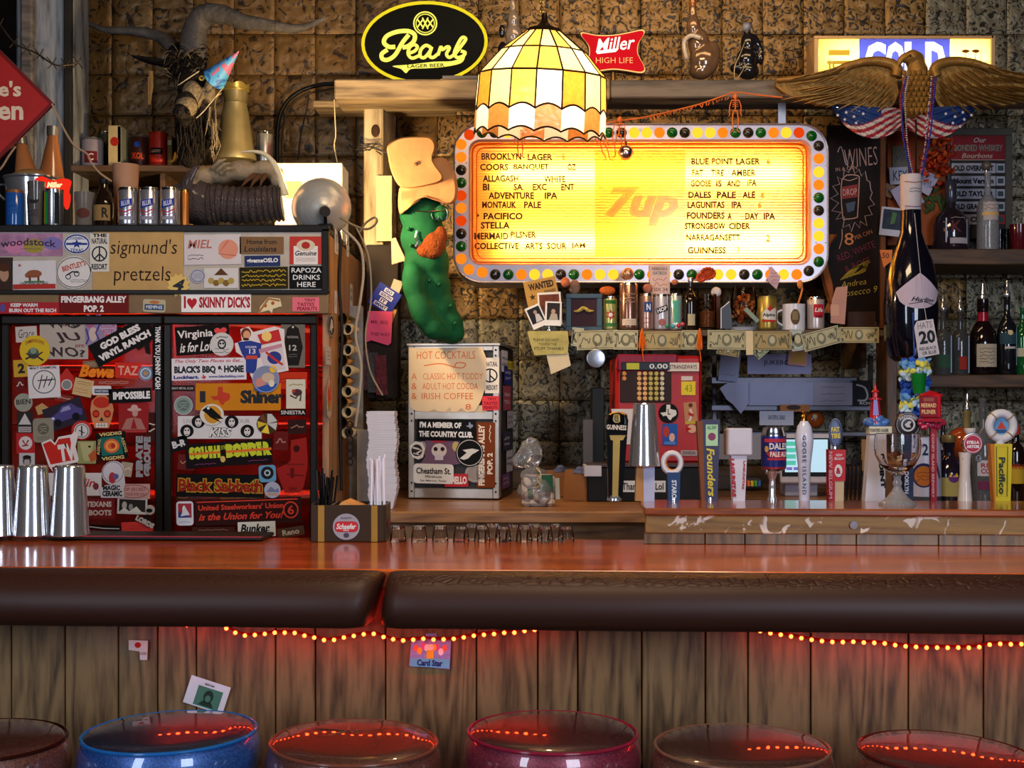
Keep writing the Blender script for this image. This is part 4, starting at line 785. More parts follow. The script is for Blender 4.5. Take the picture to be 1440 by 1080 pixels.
# ice bucket with bottles
bk=thing('ice_bucket','chrome ice bucket with swing handle behind the blue jar','bucket',P(47,T0(4.72),4.72)); c=P(47,T0(4.72),4.72); s=S(4.72)
m=MB(); m.lathe([(0,0),(27*s,0),(30*s,.006),(39*s,78*s),(41*s,80*s),(41*s,82*s),(38*s,82*s),(37*s,78*s),(28*s,.01),(0,.01)],c,m_chrome,30); m.put('bucket_body',bk)
m=MB(); m.tube(smooth([c+V((-38*s,-.01,72*s)),c+V((-44*s,-.03,70*s)),c+V((-43*s,-.035,58*s)),c+V((-36*s,-.03,50*s))],4),.004,m_chrome,8); m.put('handle',bk)
m=MB(); m.lathe([(0,70*s),(37*s,72*s),(32*s,84*s),(18*s,92*s),(0,94*s)],c,C('9a7448',.8,bump=.5),24); m.put('cork_filling',bk,'tan mound filling the bucket')
f=None; m=MB(); f=Flat(m,4.53,74,268,0); f.poly(smooth([(-24,-17),(-14,-20),(0,-14),(14,-17),(25,-14),(22,0),(24,8),(22,22),(18,26),(14,12),(13,0),(-6,-3),(-22,-10)],3,True),lit('red_neon_sign_plastic','e02a18',1.1),1,.012)
f.text('Miller',3,-8,22,8,lit('pale_sign_lettering','ffd8a0',1.2),2.2,bold=.05,shear=.25); m.put('plastic_logo',label='glowing red bow-shaped beer logo hung on the ice bucket',cat='sign')
for px,y0,y1,wd,dx in((31,192,244,34,-9),(64,178,246,36,2)):
    c=P(px+8,y1+14,4.72); h=(y1-y0+14)*s; m=MB(); M_=Matrix.Rotation(R(dx),4,'Y')
    m.lathe([(wd/2*s,0),(wd/2*s,.02),(8*s,h*.75),(6.5*s,h*.9),(8*s,h*.92),(8*s,h),(0,h)],c,C('a8683c',.2,coat=.5),18,M_); m.lathe([(8.4*s,h*.84),(8.6*s,h*1.0),(0,h*1.005)],c,C('8a8478',.35,.6),16,M_)
    m.put('bottle',label='orange-brown bottle neck %s in the ice bucket'%('leaning left' if dx<0 else 'standing upright'),cat='bottle')
# red diamond sign on its cord
dz=thing('diamond_sign','red diamond-shaped metal sign hanging at the left edge','sign',P(-10,230,4.30)); m=MB(); f=Flat(m,4.30,-11,146,0)
f.poly([(0,-87),(87,0),(0,87),(-87,0)],C('6e1410',.35,coat=.3),0,.010); f.poly([(0,-80),(80,0),(0,80),(-80,0)],C('a0201c',.4),1); m.put('sign_plate',dz)
m=MB(); f.mb=m; f.text("e's",25,-21,32,22,C('d8bca0'),2,bold=.03); f.text('en',26,13,36,20,C('d8bca0'),2,bold=.03); f.text("ice hous",-36,-21,70,22,C('d8bca0'),2,bold=.03) if 0 else None; m.put('lettering',dz)
m=MB(); m.tube([P(x,y,4.285) for x,y in smooth([(73,146),(88,178),(104,204),(122,216),(128,228),(140,243),(157,255)],4)],.0035,C('9a7c60',.8),6); m.put('cord',label='frayed string trailing from the red diamond sign to the cans',cat='string')
m=MB(); m.tube([P(x,y,4.30) for x,y in smooth([(22,206),(12,220),(2,236),(-10,246)],4)],.0035,C('9a7c60',.8),6); m.put('cord',label='frayed string hanging from the lower corner of the red diamond sign',cat='string')
# wall shelf with tins
wsz=P(0,232,5.3).z
ws=thing('wall_shelf','dark brown wooden wall shelf holding old tins and books','shelf',P(170,240,5.5)); m=MB(); a=P(78,232,5.3);b=P(262,241,5.3)
m.box(((a.x+b.x)/2,5.5,(a.z+b.z)/2),(b.x-a.x,.40,a.z-b.z),m_shelf,.003); m.put('shelf_board',ws)
for px,yy in((228,250),): m=MB(); q=P(px,yy,5.35); m.box((q.x,5.50,q.z-.04),(.02,.3,.16),m_shelf,.002); m.put('bracket',ws)
def onws(D): return HY+(EZ-wsz)/D*FPX-.2
can('tin','white and blue tin at the left end of the wall shelf','tin',95,192,onws(5.42),31,5.42,C('8c90a0',.35,.2),C('8a8a90',.3,.6),[('e',-3,-8,16,14,'203060'),('e',0,8,14,10,'b89850')])
can('tin','pale tin with maroon label on the wall shelf','tin',130,195,onws(5.42),30,5.42,C('8c8088',.4,.1),C('7a7678',.3,.6),wgrid(2,6,18,16,'641820',5)+[('t','C',2,6,8,10,'c8b8b0')])
can('tin','thin dark green tin behind the maroon-labelled one','tin',147,186,onws(5.55),18,5.55,C('3a4034',.4,.3))
m=MB(); f=Flat(m,5.35,161,205,0); f.rect(0,0,17,onws(5.35)-178,C('c0a878',.5),0,.07); f.ell(0,-6,12,13,C('a82820'),1); f.mb.box(P(173,206,5.40),(.018,.1,.15),C('6a6a5c',.5),.002); m.put('book',label='upright cream box with a red dot on the wall shelf',cat='box')
can('tin','dark red and blue tin left of the bright red one on the wall shelf','tin',196,191,onws(5.42),25,5.42,C('3a1c18',.4,.2),C('5a5248',.4,.5),[('e',0,-10,8,8,'2040a0'),('t','SKOL',0,6,18,9,'c04020')])
can('tin','bright red cylindrical tin on the wall shelf','tin',223,187.5,onws(5.40),27,5.40,C('b02818',.35,.1),C('a02818',.35,.3),wgrid(0,2,18,9,'1c100c',5)+[('t','LUCKY',0,2,13,4,'d8a888')],rim=False)
m=MB(); q=P(243,onws(5.4),5.4); m.box(q+V((0,.0,.065)),(.020,.10,.128),C('8a6430',.5),.003); m.box(q+V((0,-.0505,.1)),(.016,.001,.02),C('d8c090',.5)); m.put('book',label='thin tan book at the right end of the wall shelf',cat='book')
# ---------------------------------------------------------------- goat head trophy
m_fur=C('241d18',.85,var=.5,scale=50,bump=1,bscale=90); m_furl=C('7c6c54',.85,var=.4,scale=60,bump=1,bscale=90); m_horn=C('57504a',.5,var=.5,scale=20,bump=.7,bscale=40)
g=thing('goat_head','stuffed dark goat head with long curved horns and pale beard on the wall','trophy',P(275,190,5.45))
GD=5.25;s=S(GD)
vs,fs=blob([(P(262,88,5.55),(.085,.13,.085)),(P(268,100,5.32),(.062,.09,.075)),(P(268,125,5.18),(.052,.07,.07),Matrix.Rotation(R(25),4,'X')),(P(262,148,5.08),(.046,.055,.055)),(P(256,158,5.04),(.036,.04,.034)),(P(262,170,5.10),(.035,.05,.03)),(P(285,120,5.2),(.035,.05,.06)),(P(272,190,5.4),(.07,.14,.11)),(P(268,180,5.2),(.055,.07,.09)),(P(272,205,5.22),(.06,.055,.08)),(P(268,220,5.22),(.045,.045,.05))],.009,m_fur)
m=MB(); m.add(vs,fs,m_fur,True); m.put('head',g,angle=180)
m=MB(); vs,fs=blob([(P(270,135,5.10),(.042,.035,.062)),(P(262,150,5.055),(.044,.04,.042)),(P(295,128,5.12),(.022,.035,.05))],.008,m_furl); m.add(vs,fs,m_furl,True); m.put('pale_muzzle',g,'pale grey-tan face and muzzle',angle=180)
m=MB(); m.ball(P(284,110,5.115),(.015,.012,.012),C('a88a3c',.15,coat=1)); m.ball(P(284,110,5.104),(.007,.004,.004),m_blk); m.put('eye',g,'amber glass eye')
m=MB()
for x in(252,264): m.ball(P(x,157,5.008),(.008,.008,.010),m_blk)
m.tube(smooth([P(246,168,5.03),P(256,172,5.01),P(270,168,5.05)],4),.003,m_blk,6); m.put('nose',g)
def horn(pts,r0,r1,lab):
    q=smooth(pts,8); n=len(q); m=MB(); rs=[(r0+(r1-r0)*(i/(n-1))**1.2)*(1+.035*math.sin(i*2.3)) for i in range(n)]; m.tube(q,rs,m_horn,14,flat=.75); m.put('horn',g,lab)
horn([P(273,84,5.36),P(272,52,5.36),P(285,24,5.34),P(312,20,5.3),P(340,30,5.26),P(375,35,5.22),P(420,40,5.2),P(457,26,5.2)],.058,.008,'long pale grey horn sweeping right')
horn([P(258,84,5.46),P(246,70,5.52),P(225,52,5.56),P(190,44,5.55),P(150,42,5.56),P(118,30,5.58)],.045,.010,'shadowed horn curving left')
def ear(pts,w):
    q=smooth(pts,6); n=len(q); m=MB(); m.tube(q,[w*math.sin(PI*(.12+.86*i/(n-1)))+.002 for i in range(n)],m_fur,10,flat=.35); m.put('ear',g)
ear([P(250,96,5.3),P(225,88,5.26),P(205,84,5.24),P(184,78,5.22)],.034); ear([P(300,100,5.3),P(312,104,5.3),P(322,116,5.3)],.02)
m=MB(); rr=random.Random(3)
for i in range(170):
    x=rr.uniform(248,306);y=rr.uniform(150,190); D=rr.uniform(5.08,5.25); ln=rr.uniform(25,58)*(1-.3*abs(x-275)/30); k=m_furl if rr.random()<(.75 if x>294 else .08) else m_fur
    m.tube([P(x,y,D),P(x+rr.uniform(-3,5),y+ln*.5,D-.01),P(x+rr.uniform(-6,9),y+ln,D+rr.uniform(-.02,.03))],[.0035,.003,.0006],k,4)
for i in range(110):
    x=rr.uniform(236,296);y=rr.uniform(68,110);D=rr.uniform(5.15,5.3); a=rr.uniform(PI*.7,PI*1.5); ln=rr.uniform(8,24)
    m.tube([P(x,y,D),P(x+ln*.5*math.cos(a),y-ln*.5*math.sin(a)-2,D-.03),P(x+ln*math.cos(a),y-ln*math.sin(a)+5,D-.05)],[.0025,.002,.0005],m_furl if rr.random()<.35 else m_fur,4)
m.put('shaggy_hair',g,kind='stuff')
m=MB(); m.add([P(208,108,5.24),P(216,106,5.24),P(213,140,5.24),P(208,148,5.24)],[(0,1,2,3)],C('a87c48',.7)); m.tube([P(212,100,5.24),P(213,122,5.238),P(210,147,5.24)],[.009,.008,.003],C('a87c48',.7),8,flat=.4); m.put('tag_strip',g,'tan strip hanging from the ear')
# party hat
m=MB(); a=P(336,72,5.05); b=P(301,112,5.13); ax=(a-b); Mq=ax.normalized().to_track_quat('Z','Y').to_matrix().to_4x4(); h=ax.length
def hatm():
    mt,nt,bs=nodes('printed_blue_card'); L=nt.links.new; tc=N(nt,'ShaderNodeTexCoord'); n=N(nt,'ShaderNodeTexNoise',Scale=16.0,Detail=2.0); L(tc.outputs['Object'],n.inputs[0]); cr=N(nt,'ShaderNodeValToRGB'); L(n.outputs[0],cr.inputs[0]); e=cr.color_ramp.elements
    e[0].position=.35; e[0].color=lin('2a62a8')+[1]; e[1].position=.7; e[1].color=lin('a8d0e0')+[1]; x=e.new(.5); x.color=lin('4a98c8')+[1]; x=e.new(.60); x.color=lin('c06080')+[1]; cr.color_ramp.interpolation='CONSTANT'; L(cr.outputs[0],bs.inputs['Base Color']); return mt
m.lathe([(17*s,0),(17.2*s,.001),(.001,h)],b,hatm(),24,Mq); ph=thing('party_hat','shiny blue cone party hat strapped onto the goat','hat',b); m.put('cone',ph)
m=MB(); m.tube(smooth([P(250,120,5.09),P(262,112,5.06),P(280,100,5.07)],3),.0022,C('b8a888'),5); m.tube(smooth([P(314,123,5.10),P(300,140,5.06),P(285,158,5.05),P(276,166,5.06)],3),.0022,C('b8a888'),5); m.put('elastic_string',ph)
# brass pitcher
c=P(334,T0(5.0)+0,5.0); 
pt=thing('pitcher','tall tapered brass pitcher with pointed lip behind the armadillo','pitcher',P(331,222,5.3)); c=P(331,226,5.3);s=S(5.3); m_br=C('8c7c54',.42,.55,var=.3,scale=12)
m=MB(); m.lathe([(0,0),(29*s,0),(30*s,4*s),(27*s,12*s),(24*s,30*s),(19*s,66*s),(16*s,78*s),(16.5*s,80*s),(15.5*s,82*s),(18*s,98*s),(19*s,104*s),(17.5*s,104*s),(14*s,84*s),(0,82*s)],c,m_br,26); m.put('pitcher_body',pt)
m=MB(); vs=[];K=24
for k in range(K+1):
    a=2*PI*k/K; up=(104+4*abs(math.cos(a*3)))*s; vs+=[c+V((19.3*s*math.cos(a),19.3*s*math.sin(a),98*s)),c+V((20*s*math.cos(a),20*s*math.sin(a),up))]
m.add(vs,[(2*k,2*k+2,2*k+3,2*k+1) for k in range(K)],C('a89048',.3,.6)); m.lathe([(19*s,97*s),(20*s,98.5*s),(19*s,100*s)],c,C('a89048',.3,.6),24); m.put('collar',pt,'bright scalloped brass collar')
m=MB(); m.tube(smooth([c+V((-17*s,0,96*s)),c+V((-27*s,0,88*s)),c+V((-29*s,0,60*s)),c+V((-24*s,0,34*s))],5),.007,m_br,8,flat=.6); m.put('handle',pt)
m=MB(); a=P(262,232,5.3);b=P(388,240,5.3); m.box(((a.x+b.x)/2,5.5,(a.z+b.z)/2),(b.x-a.x,.4,a.z-b.z),m_shelf,.003); m.put('shelf_board',ws)
can('tin','plain silver tin behind the pitcher, left of the black conduit','tin',372,186,231.2,23,5.35,C('9a9690',.3,.7),m_steel,wgrid(-6,0,4,40,'3a3632',2)+wgrid(9,8,3,28,'a05040',1))
# armadillo
m_arm=C('4c3f3c',.45,var=.35,scale=30,bump=.8,bscale=160,coat=.2); m_arl=C('9a8468',.5,var=.3,scale=30,bump=.5)
ar=thing('armadillo','curled stuffed armadillo basket with ridged grey shell lying on the cooler','armadillo',P(335,T0(4.6),4.6)); AD=4.62
path=smooth([P(262,258,AD),P(268,278,AD),P(290,287,AD),P(312,287,AD),P(345,289,AD),P(378,287,AD),P(399,285,AD)],9); n=len(path)
rads=[]
for i in range(n):
    t=i/(n-1); base=[.035,.062,.076,.066,.062,.062,.060][0]; 
    base=.04+.045*math.sin(min(1,t/.22)*PI/2) if t<.22 else .085-.022*min(1,(t-.22)/.3)
    rads.append(base)
m=MB()
vs=[];dense=[]
for i in range(n-1):
    for k in range(3): t=k/3; dense.append((V(path[i]).lerp(V(path[i+1]),t),rads[i]+(rads[i+1]-rads[i])*t))
dn=len(dense); zt=TZ
pts=[];rs=[]
for i,(p,r_) in enumerate(dense):
    fr=i/dn; ridge=.0035*math.sin(i*.82) if fr>.36 else 0; pts.append(p); rs.append(r_+ridge)
m.tube(pts,rs,m_arm,26)
m.v=[V((v.x,v.y,max(v.z,zt+.001))) for v in m.v]; m.put('shell',ar)
vs,fs=blob([(P(284,250,4.62),(.045,.05,.04)),(P(310,245,4.62),(.05,.045,.035)),(P(340,240,4.62),(.06,.045,.038)),(P(372,238,4.62),(.05,.04,.032)),(P(390,250,4.62),(.03,.035,.04)),(P(272,262,4.62),(.04,.05,.05))],.008,m_arl)
m=MB(); m.add(vs,fs,m_arl,True); m.put('belly',ar,'tan bare belly and legs above the shell',angle=180)
m=MB(); m.tube(smooth([P(262,262,4.58),P(268,248,4.57),P(276,236,4.57),P(280,234,4.57)],4),[.004]+[.014]*6+[.010]*5+[.003],m_arm,8,flat=.4); m.put('ear',ar)
m=MB(); m.tube(smooth([P(262,274,4.56),P(264,255,4.55),P(272,240,4.55),P(280,233,4.55)],4),[.012,.017,.019,.02,.018,.017,.016,.014,.012,.010,.006,.004,.002],m_arm,8,flat=.35); m.put('ear',ar)
m=MB()
for a in((300,236,318,224),(306,240,324,229),(312,244,328,236)): m.tube([P(a[0],a[1],4.57),P((a[0]+a[2])/2,(a[1]+a[3])/2-3,4.55),P(a[2],a[3],4.55)],[.010,.008,.002],m_arl,7)
m.put('claw',ar)
m=MB()
for a in((358,246,340,262),(366,246,352,264),(374,246,366,262)): m.tube([P(a[0],a[1],4.57),P((a[0]+a[2])/2-2,(a[1]+a[3])/2,4.55),P(a[2],a[3],4.55)],[.010,.007,.002],C('5a3a24',.5),7)
m.put('claw',ar)
m=MB(); q=smooth([P(339,214,4.60),P(356,213,4.6),P(372,217,4.6),P(385,230,4.6),P(394,250,4.6),P(400,275,4.6)],6); m.tube(q,[.003+.013*(i/(len(q)-1)) for i in range(len(q))],C('d8c8a4',.5,bump=.4),10); m.put('tail',ar,'pale curved tail')
# white carton lit by the clip lamp
m=MB(); a=P(386,229,5.1);b=P(481,316,5.1); wc=thing('white_carton','plain white carton glowing in the clip lamp light','carton',V(((a.x+b.x)/2,5.2,TZ)))
m.box(((a.x+b.x)/2,5.2,(a.z+TZ)/2),(b.x-a.x,.2,a.z-TZ),C('e6dcc8',.6),.004); m.put('carton_body',wc); m=MB(); f=Flat(m,5.0995,440,262,0); f.rect(-30,5,30,24,C('c8a868'),1); f.text('BOX',-30,5,22,8,C('8a7040'),2) if 0 else None; m.put('pasted_label',wc)
# clip lamp: spun reflector facing away to the wall
cl=thing('clip_lamp','round spun-aluminium clip lamp turned towards the wall above the cooler','lamp',P(463,T0(4.62),4.62))
ap=P(456,296,4.55); ax=V((-.22,.92,.22)).normalized(); Mq=ax.to_track_quat('Z','Y').to_matrix().to_4x4(); s=S(4.6)
m=MB(); out=[(.012,0),(.018,.004),(.024,.010),(.045,.016),(.047,.0185),(.062,.026),(.064,.0285),(.078,.040),(.080,.0425),(.092,.058),(.100,.080),(.103,.105),(.106,.107),(.103,.109)]
m.lathe(out+[(r_*.97,z_+.002) for r_,z_ in out[::-1][2:]],ap,C('d8d4cc',.32,.6,var=.05),40,Mq); m.put('reflector',cl)
m=MB(); m.lathe([(0,-.05),(.017,-.05),(.019,-.02),(.016,.004),(.014,.02),(0,.02)],ap,C('2a2420',.5),16,Mq); m.put('socket',cl,'dark socket behind the reflector')
m=MB(); m.ball(ap+ax*.06,.028,lit('hot_bulb','ffd9a0',25),14,8); m.put('bulb',cl,'lit bulb inside the reflector')
m=MB(); q=P(458,T0(4.56),4.56); m.box(q+V((0.0,0,.012)),(.05,.03,.024),m_blk,.004); m.tube([q+V((0,0,.02)),ap-ax*.03],.006,m_blk,8); m.put('clamp',cl)
m=MB(); m.tube([P(x,y,4.50) for x,y in smooth([(478,306),(500,318),(518,322),(530,312),(526,306),(514,314),(506,326)],5)],.004,C('8a7a5c',.4,.5),7); m.put('clamp_spring',label='bent wire handle sticking out beside the clip lamp',cat='wire')
pl=bpy.data.lights.new('clip_lamp_glow','POINT'); pl.energy=40; pl.color=(1,.72,.36); pl.shadow_soft_size=.03; po=bpy.data.objects.new('clip_lamp_glow',pl); po.location=ap+ax*.13; COL.objects.link(po)
# black conduit on the wall
m=MB(); m.tube([P(x,y,5.70) for x,y in smooth([(392,330),(390,230),(391,175),(402,145),(425,127),(452,119),(475,118)],6)],.009,m_blk,10); m.put('conduit',label='thick black conduit curving up the wall behind the white carton',cat='cable')
m=MB(); m.tube([P(x,y,5.69) for x,y in smooth([(398,330),(396,230),(398,180),(408,150),(430,133),(470,124)],6)],.004,C('2a2018'),8); m.tube([P(x,y,5.69) for x,y in smooth([(419,225),(423,190),(432,150),(434,130)],6)],.0035,C('2a2018'),8); m.put('cable',label='thin dark cables beside the black conduit',cat='cable')
m=MB(); m.tube([P(x,y,5.25) for x,y in smooth([(470,140),(471,165),(472,190),(470,205),(474,228)],6)],.0025,C('c8b088'),6); m.put('cable',label='pale wire hanging from the left end of the beam',cat='wire')
# ---------------------------------------------------------------- beam, post
def pbox(m,x0,y0,x1,y1,d0,d1,mat,bev=.003,M=None):
    """box whose front face covers the pixels at depth d0 and which runs back to depth d1"""
    a=P(x0,y0,d0);b=P(x1,y1,d0); return m.box(((a.x+b.x)/2,(d0+d1)/2,(a.z+b.z)/2),(abs(b.x-a.x),abs(d1-d0),abs(a.z-b.z)),mat,bev,M)
m=MB(); pbox(m,470,111,858,139,5.16,5.40,m_pale,.006); m.put('beam',label='pale rough timber beam over the post, left of the hanging lamp',cat='beam')
m=MB(); pbox(m,859,112,1500,137,5.16,5.38,m_grey,.005); m.put('beam',label='long grey timber shelf beam above the lit menu sign',cat='beam')
BZ=P(0,112,5.16).z
def yb(D): return HY+(EZ-BZ)/D*FPX
m=MB(); pbox(m,440,141,640,150,5.50,5.70,m_pale,.004); m.put('plank',label='thin pale plank under the left end of the beam',cat='plank')
m=MB(); pbox(m,516,142.5,544,348,5.34,5.54,m_palez,.006,Matrix.Rotation(R(-9),4,'Z')); po_=thing('timber_post','short pale timber post with a dark knot hanging below the beam','post',P(530,348,5.42)); m.put('post_body',po_)
m=MB(); m.ball(P(528,184,5.335),(.018,.006,.026),C('3a2416',.7)); m.put('knot',po_)
m=MB(); f=Flat(m,5.31,528,295,0); f.rect(12,-2,22,92,C('cdb890',.6),0,.012); f.text('cowboy',12,12,16,4,C('8a7458'),1) if 0 else None; m.put('thin_board',label='thin pale board fixed to the front of the timber post',cat='board')
m=MB()
for a in range(9):
    q=random.Random(a); m.tube([P(500+q.uniform(0,46),208+q.uniform(-8,8),5.30),P(505+q.uniform(0,40),210+q.uniform(-9,9),5.28),P(500+q.uniform(0,46),208+q.uniform(-8,8),5.30)],.0022,C('4a4640',.4,.6),5)
m.put('wire_twist',label='twist of barbed wire round the middle of the timber post',cat='wire')
m=MB(); pbox(m,622,106,676,111,5.165,5.19,C('6a6664',.5),.002); m.put('wood_scrap',label='flat grey wood scrap lying on the beam under the oval sign',cat='scrap')
# ---------------------------------------------------------------- oval black and yellow sign
yel=lit('yellow_neon_plastic','d8c020',1.25); yel2=lit('yellow_sign_lettering','ece05a',1.35)
os_=thing('oval_sign','oval black beer sign with glowing yellow rim and script lettering','sign',P(596,yb(5.22),5.22))
m=MB(); f=Flat(m,5.21,597,60,2,lay=.001); f.ell(0,0,174,112,C('080806',.6,spec=.08),0,.05,40); f.ring(0,0,178,117,4.6,yel,1,44); m.put('sign_case',os_)
m=MB(); f=Flat(m,5.209,0,0,lay=.001)
def st(p,wd,l=2): f.stroke(smooth(p,5),wd,yel2,l)
st([(545,70),(537,76),(538,83),(546,84),(556,77),(566,60),(575,49)],6); st([(556,66),(547,66),(540,60),(544,51),(558,45),(574,44),(583,49),(582,58),(574,65),(566,67)],6.2,2.3)
st([(572,76),(583,72),(587,66),(582,63),(576,67),(574,76),(580,82),(592,77)],4.6); st([(606,67),(599,64),(592,70),(591,79),(597,81),(605,72),(607,66),(604,78),(609,81),(617,75)],4.8,2.3)
st([(616,78),(620,66),(622,70),(629,66),(632,68),(628,76),(632,81),(640,76)],4.6,2.6); st([(640,76),(650,63),(655,55),(650,53),(644,62),(639,75),(643,81),(651,79),(654,74),(648,72)],4.8,2)
f.poly(smooth([(552,93),(575,91),(610,87),(636,86),(650,80),(653,74),(654,80),(648,89),(625,94),(600,96),(578,97),(571,103),(564,97)],3,True),yel2,1.5)
f.text('LAGER BEER',599,92.5,52,5,m_blk,2.4,rot=2)
f.ring(598,33,34,34,2,yel2,2); f.ring(598,33,27,27,1.2,yel2,2)
for dx in(-7,0,7):
    for sg in(-1,1): f.stroke([(598+dx-4,33-8*sg*(1 if dx==0 else .7)),(598+dx+4,33+8*sg*(1 if dx==0 else .7))],2,yel2,2.3+.2*(sg>0))
m.put('lettering',os_)
m=MB(); pbox(m,585,106,610,yb(5.22),5.22,5.27,m_blk); m.put('sign_foot',os_)
# ---------------------------------------------------------------- red bow-tie sign
ms=thing('red_sign','glowing red bow-tie shaped beer sign on a short stem','sign',P(862,yb(5.24),5.24)); red=lit('red_sign_plastic','c8141c',1.15); gold=lit('gold_sign_lettering','f0c070',1.2); wht=lit('white_sign_lettering','fff0dc',1.6)
bow=smooth([(818,44),(838,48),(862,48),(885,44),(904,40),(907,46),(899,60),(898,76),(908,97),(903,104),(882,101),(862,99),(840,102),(822,106),(817,100),(827,82),(827,64),(817,50)],3,True)
m=MB(); f=Flat(m,5.22,0,0,lay=.001); f.poly(bow,C('3a0c0c',.3),0,.04); cx0,cy0=862,73; f.poly([(cx0+(x-cx0)*.985,cy0+(y-cy0)*.96) for x,y in bow],gold,.6); f.poly([(cx0+(x-cx0)*.955,cy0+(y-cy0)*.90) for x,y in bow],red,1.2); m.put('sign_case',ms)
m=MB(); f=Flat(m,5.22,0,0,lay=.001); f.text('Miller',865,62,56,19,wht,2.2,bold=.01,shear=.35,rot=6); f.poly([(838,72),(870,68),(866,73),(840,76)],wht,2); f.text('HIGH LIFE',864,85,52,8,gold,2.2,bold=-.01); m.put('lettering',ms)
m=MB(); m.tube([P(862,98,5.25),P(862,yb(5.25),5.25)],.011,C('8a6030',.3,.6),10); m.put('stem',ms)
# ---------------------------------------------------------------- hanging stained-glass lamp
LD=4.30; s=S(LD); lc=P(762,0,LD); lc.z=0
hl=thing('hanging_lamp','domed amber and cream stained-glass lamp hanging over the bar','lamp',P(762,186,LD))
amb=[stained('amber_textured_glass','d08a34',.45,55,.03,.6),stained('honey_glass','e8aa50',.3,30,.03)]; crm=[stained('cream_glass','fff0c4',.1,20,.05,.2),stained('pale_yellow_glass','f8dc98',.15,20,.04,.2)]
brf=stained('orange_textured_glass','d08a48',.5,70,.02,.8,(1,1,1),.6); whg=stained('white_glass','fffaf0',.05,20,.06,.1,(1,1,1),.6); lead=C('1c1208',.5,.2)
NP=16; LM=Matrix.Translation((lc.x,LD,P(0,110,LD).z))@Matrix.Rotation(R(7),4,'X')@Matrix.Rotation(R(2.5),4,'Y')@Matrix.Translation((-lc.x,-LD,-P(0,110,LD).z))
zz=lambda y: P(0,y,LD).z
rings=[(24,46,0),(60,74,0),(90,108,0),(93,160,7),(93,190,6)]
def lp(rp,z,a): return V((lc.x+rp*s*math.cos(a),LD+rp*s*math.sin(a),z))
for b in range(4):
    (r0,y0,a0),(r1,y1,a1)=rings[b],rings[b+1]
    for i in range(NP):
        t0=(i-.5)/NP*2*PI-PI/2+.1; t1=(i+.5)/NP*2*PI-PI/2+.1; K=7; vs=[];fs=[]
        pa,pb=[V((r_*s*math.cos(t),r_*s*math.sin(t))) for r_,t in((r0,t0),(r0,t1))],[V((r_*s*math.cos(t),r_*s*math.sin(t))) for r_,t in((r1,t0),(r1,t1))]
        for k in range(K+1):
            u=k/K; q=pa[0].lerp(pa[1],u); p=pb[0].lerp(pb[1],u)
            vs+=[(lc.x+q.x,LD+q.y,zz(y0)+a0*s*math.sin(PI*u)),(lc.x+p.x,LD+p.y,zz(y1)+a1*s*math.sin(PI*u))]
        for k in range(K): fs.append((2*k,2*k+1,2*k+3,2*k+2))
        if b==3: mt=[brf,whg][i%2]
        elif b==0: mt=[crm[1],amb[1]][i%2]
        elif b==1: mt=[amb[1],crm[1],crm[0]][i%3]
        else: mt=[crm[0],amb[0],crm[1],amb[1]][i%4]
        m=MB(); m.T=LM; m.add(vs,fs,mt); m.put('glass_pane',hl)
m=MB(); m.T=LM
for i in range(NP):
    t=(i+.5)/NP*2*PI-PI/2+.1; pt=[lp(r_,zz(y),t) for r_,y,_ in rings[:4]]; m.tube(pt,.003,lead,5)
for r_,y,a_ in rings:
    pt=[]
    for i in range(NP):
        t0=(i-.5)/NP*2*PI-PI/2+.1; t1=(i+.5)/NP*2*PI-PI/2+.1; p0=lp(r_,zz(y),t0);p1=lp(r_,zz(y),t1)
        n=6 if a_ else 1
        for k in range(n): u=k/n; q=p0.lerp(p1,u); q.z+=a_*s*math.sin(PI*u); pt.append(q)
    m.tube(pt,.0032,lead,5,closed=True)
m.put('lead_strips',hl)
m=MB(); m.T=LM; m.lathe([(25*s,0),(22*s,5*s),(10*s,9*s),(5*s,14*s),(3*s,26*s),(0,26*s)],V((lc.x,LD,zz(47))),C('2a1c12',.35,.6),24); m.put('crown_cap',hl)
m=MB(); zt_=3.5; z=zz(20)
k=0
while z<zt_:
    m.tube([V((lc.x+(.006*math.cos(a) if k%2 else 0)-.03*0,LD+(0 if k%2 else .006*math.cos(a)),z+.010*math.sin(a))) for a in [2*PI*i/8 for i in range(8)]],.0018,m_brass,5,closed=True); z+=.016; k+=1
m.put('chain',hl)
m=MB(); m.ball(P(768,112,LD),.028,lit('lamp_bulb','ffe2b0',20),16,10); m.put('bulb',hl,'bright lit bulb inside the shade')
pl=bpy.data.lights.new('hanging_lamp_glow','POINT'); pl.energy=6.2; pl.color=(1,.75,.44); pl.shadow_soft_size=.03; po=bpy.data.objects.new('hanging_lamp_glow',pl); po.location=P(768,124,LD-.03); COL.objects.link(po)
# ---------------------------------------------------------------- big backlit menu sign
SD=5.16; mq=thing('marquee_sign','large backlit yellow beer menu sign framed by coloured bulbs','sign',P(900,397,5.26))
def rrect(x0,y0,x1,y1,r,n=8):
    q=[]
    for cx_,cy_,a0 in((x1-r,y0+r,-90),(x1-r,y1-r,0),(x0+r,y1-r,90),(x0+r,y0+r,180)):
        for k in range(n+1): a=R(a0+90*k/n); q.append((cx_+r*math.cos(a),cy_+r*math.sin(a)))
    return q
def ringmesh(m,loops,mat,flip=False):
    n=len(loops[0]); vs=[p for l in loops for p in l]; fs=[]
    for j in range(len(loops)-1):
        for i in range(n): a=j*n+i;b=j*n+(i+1)%n; fs.append((a,b,b+n,a+n))
    m.add(vs,fs,mat)
LP=lambda q,D,yo=0: [P(x,y,SD)*1+V((0,D-SD,0)) for x,y in q]
outer=rrect(637.5,174,1165,398,40); inner=rrect(659,196,1141,373,16)
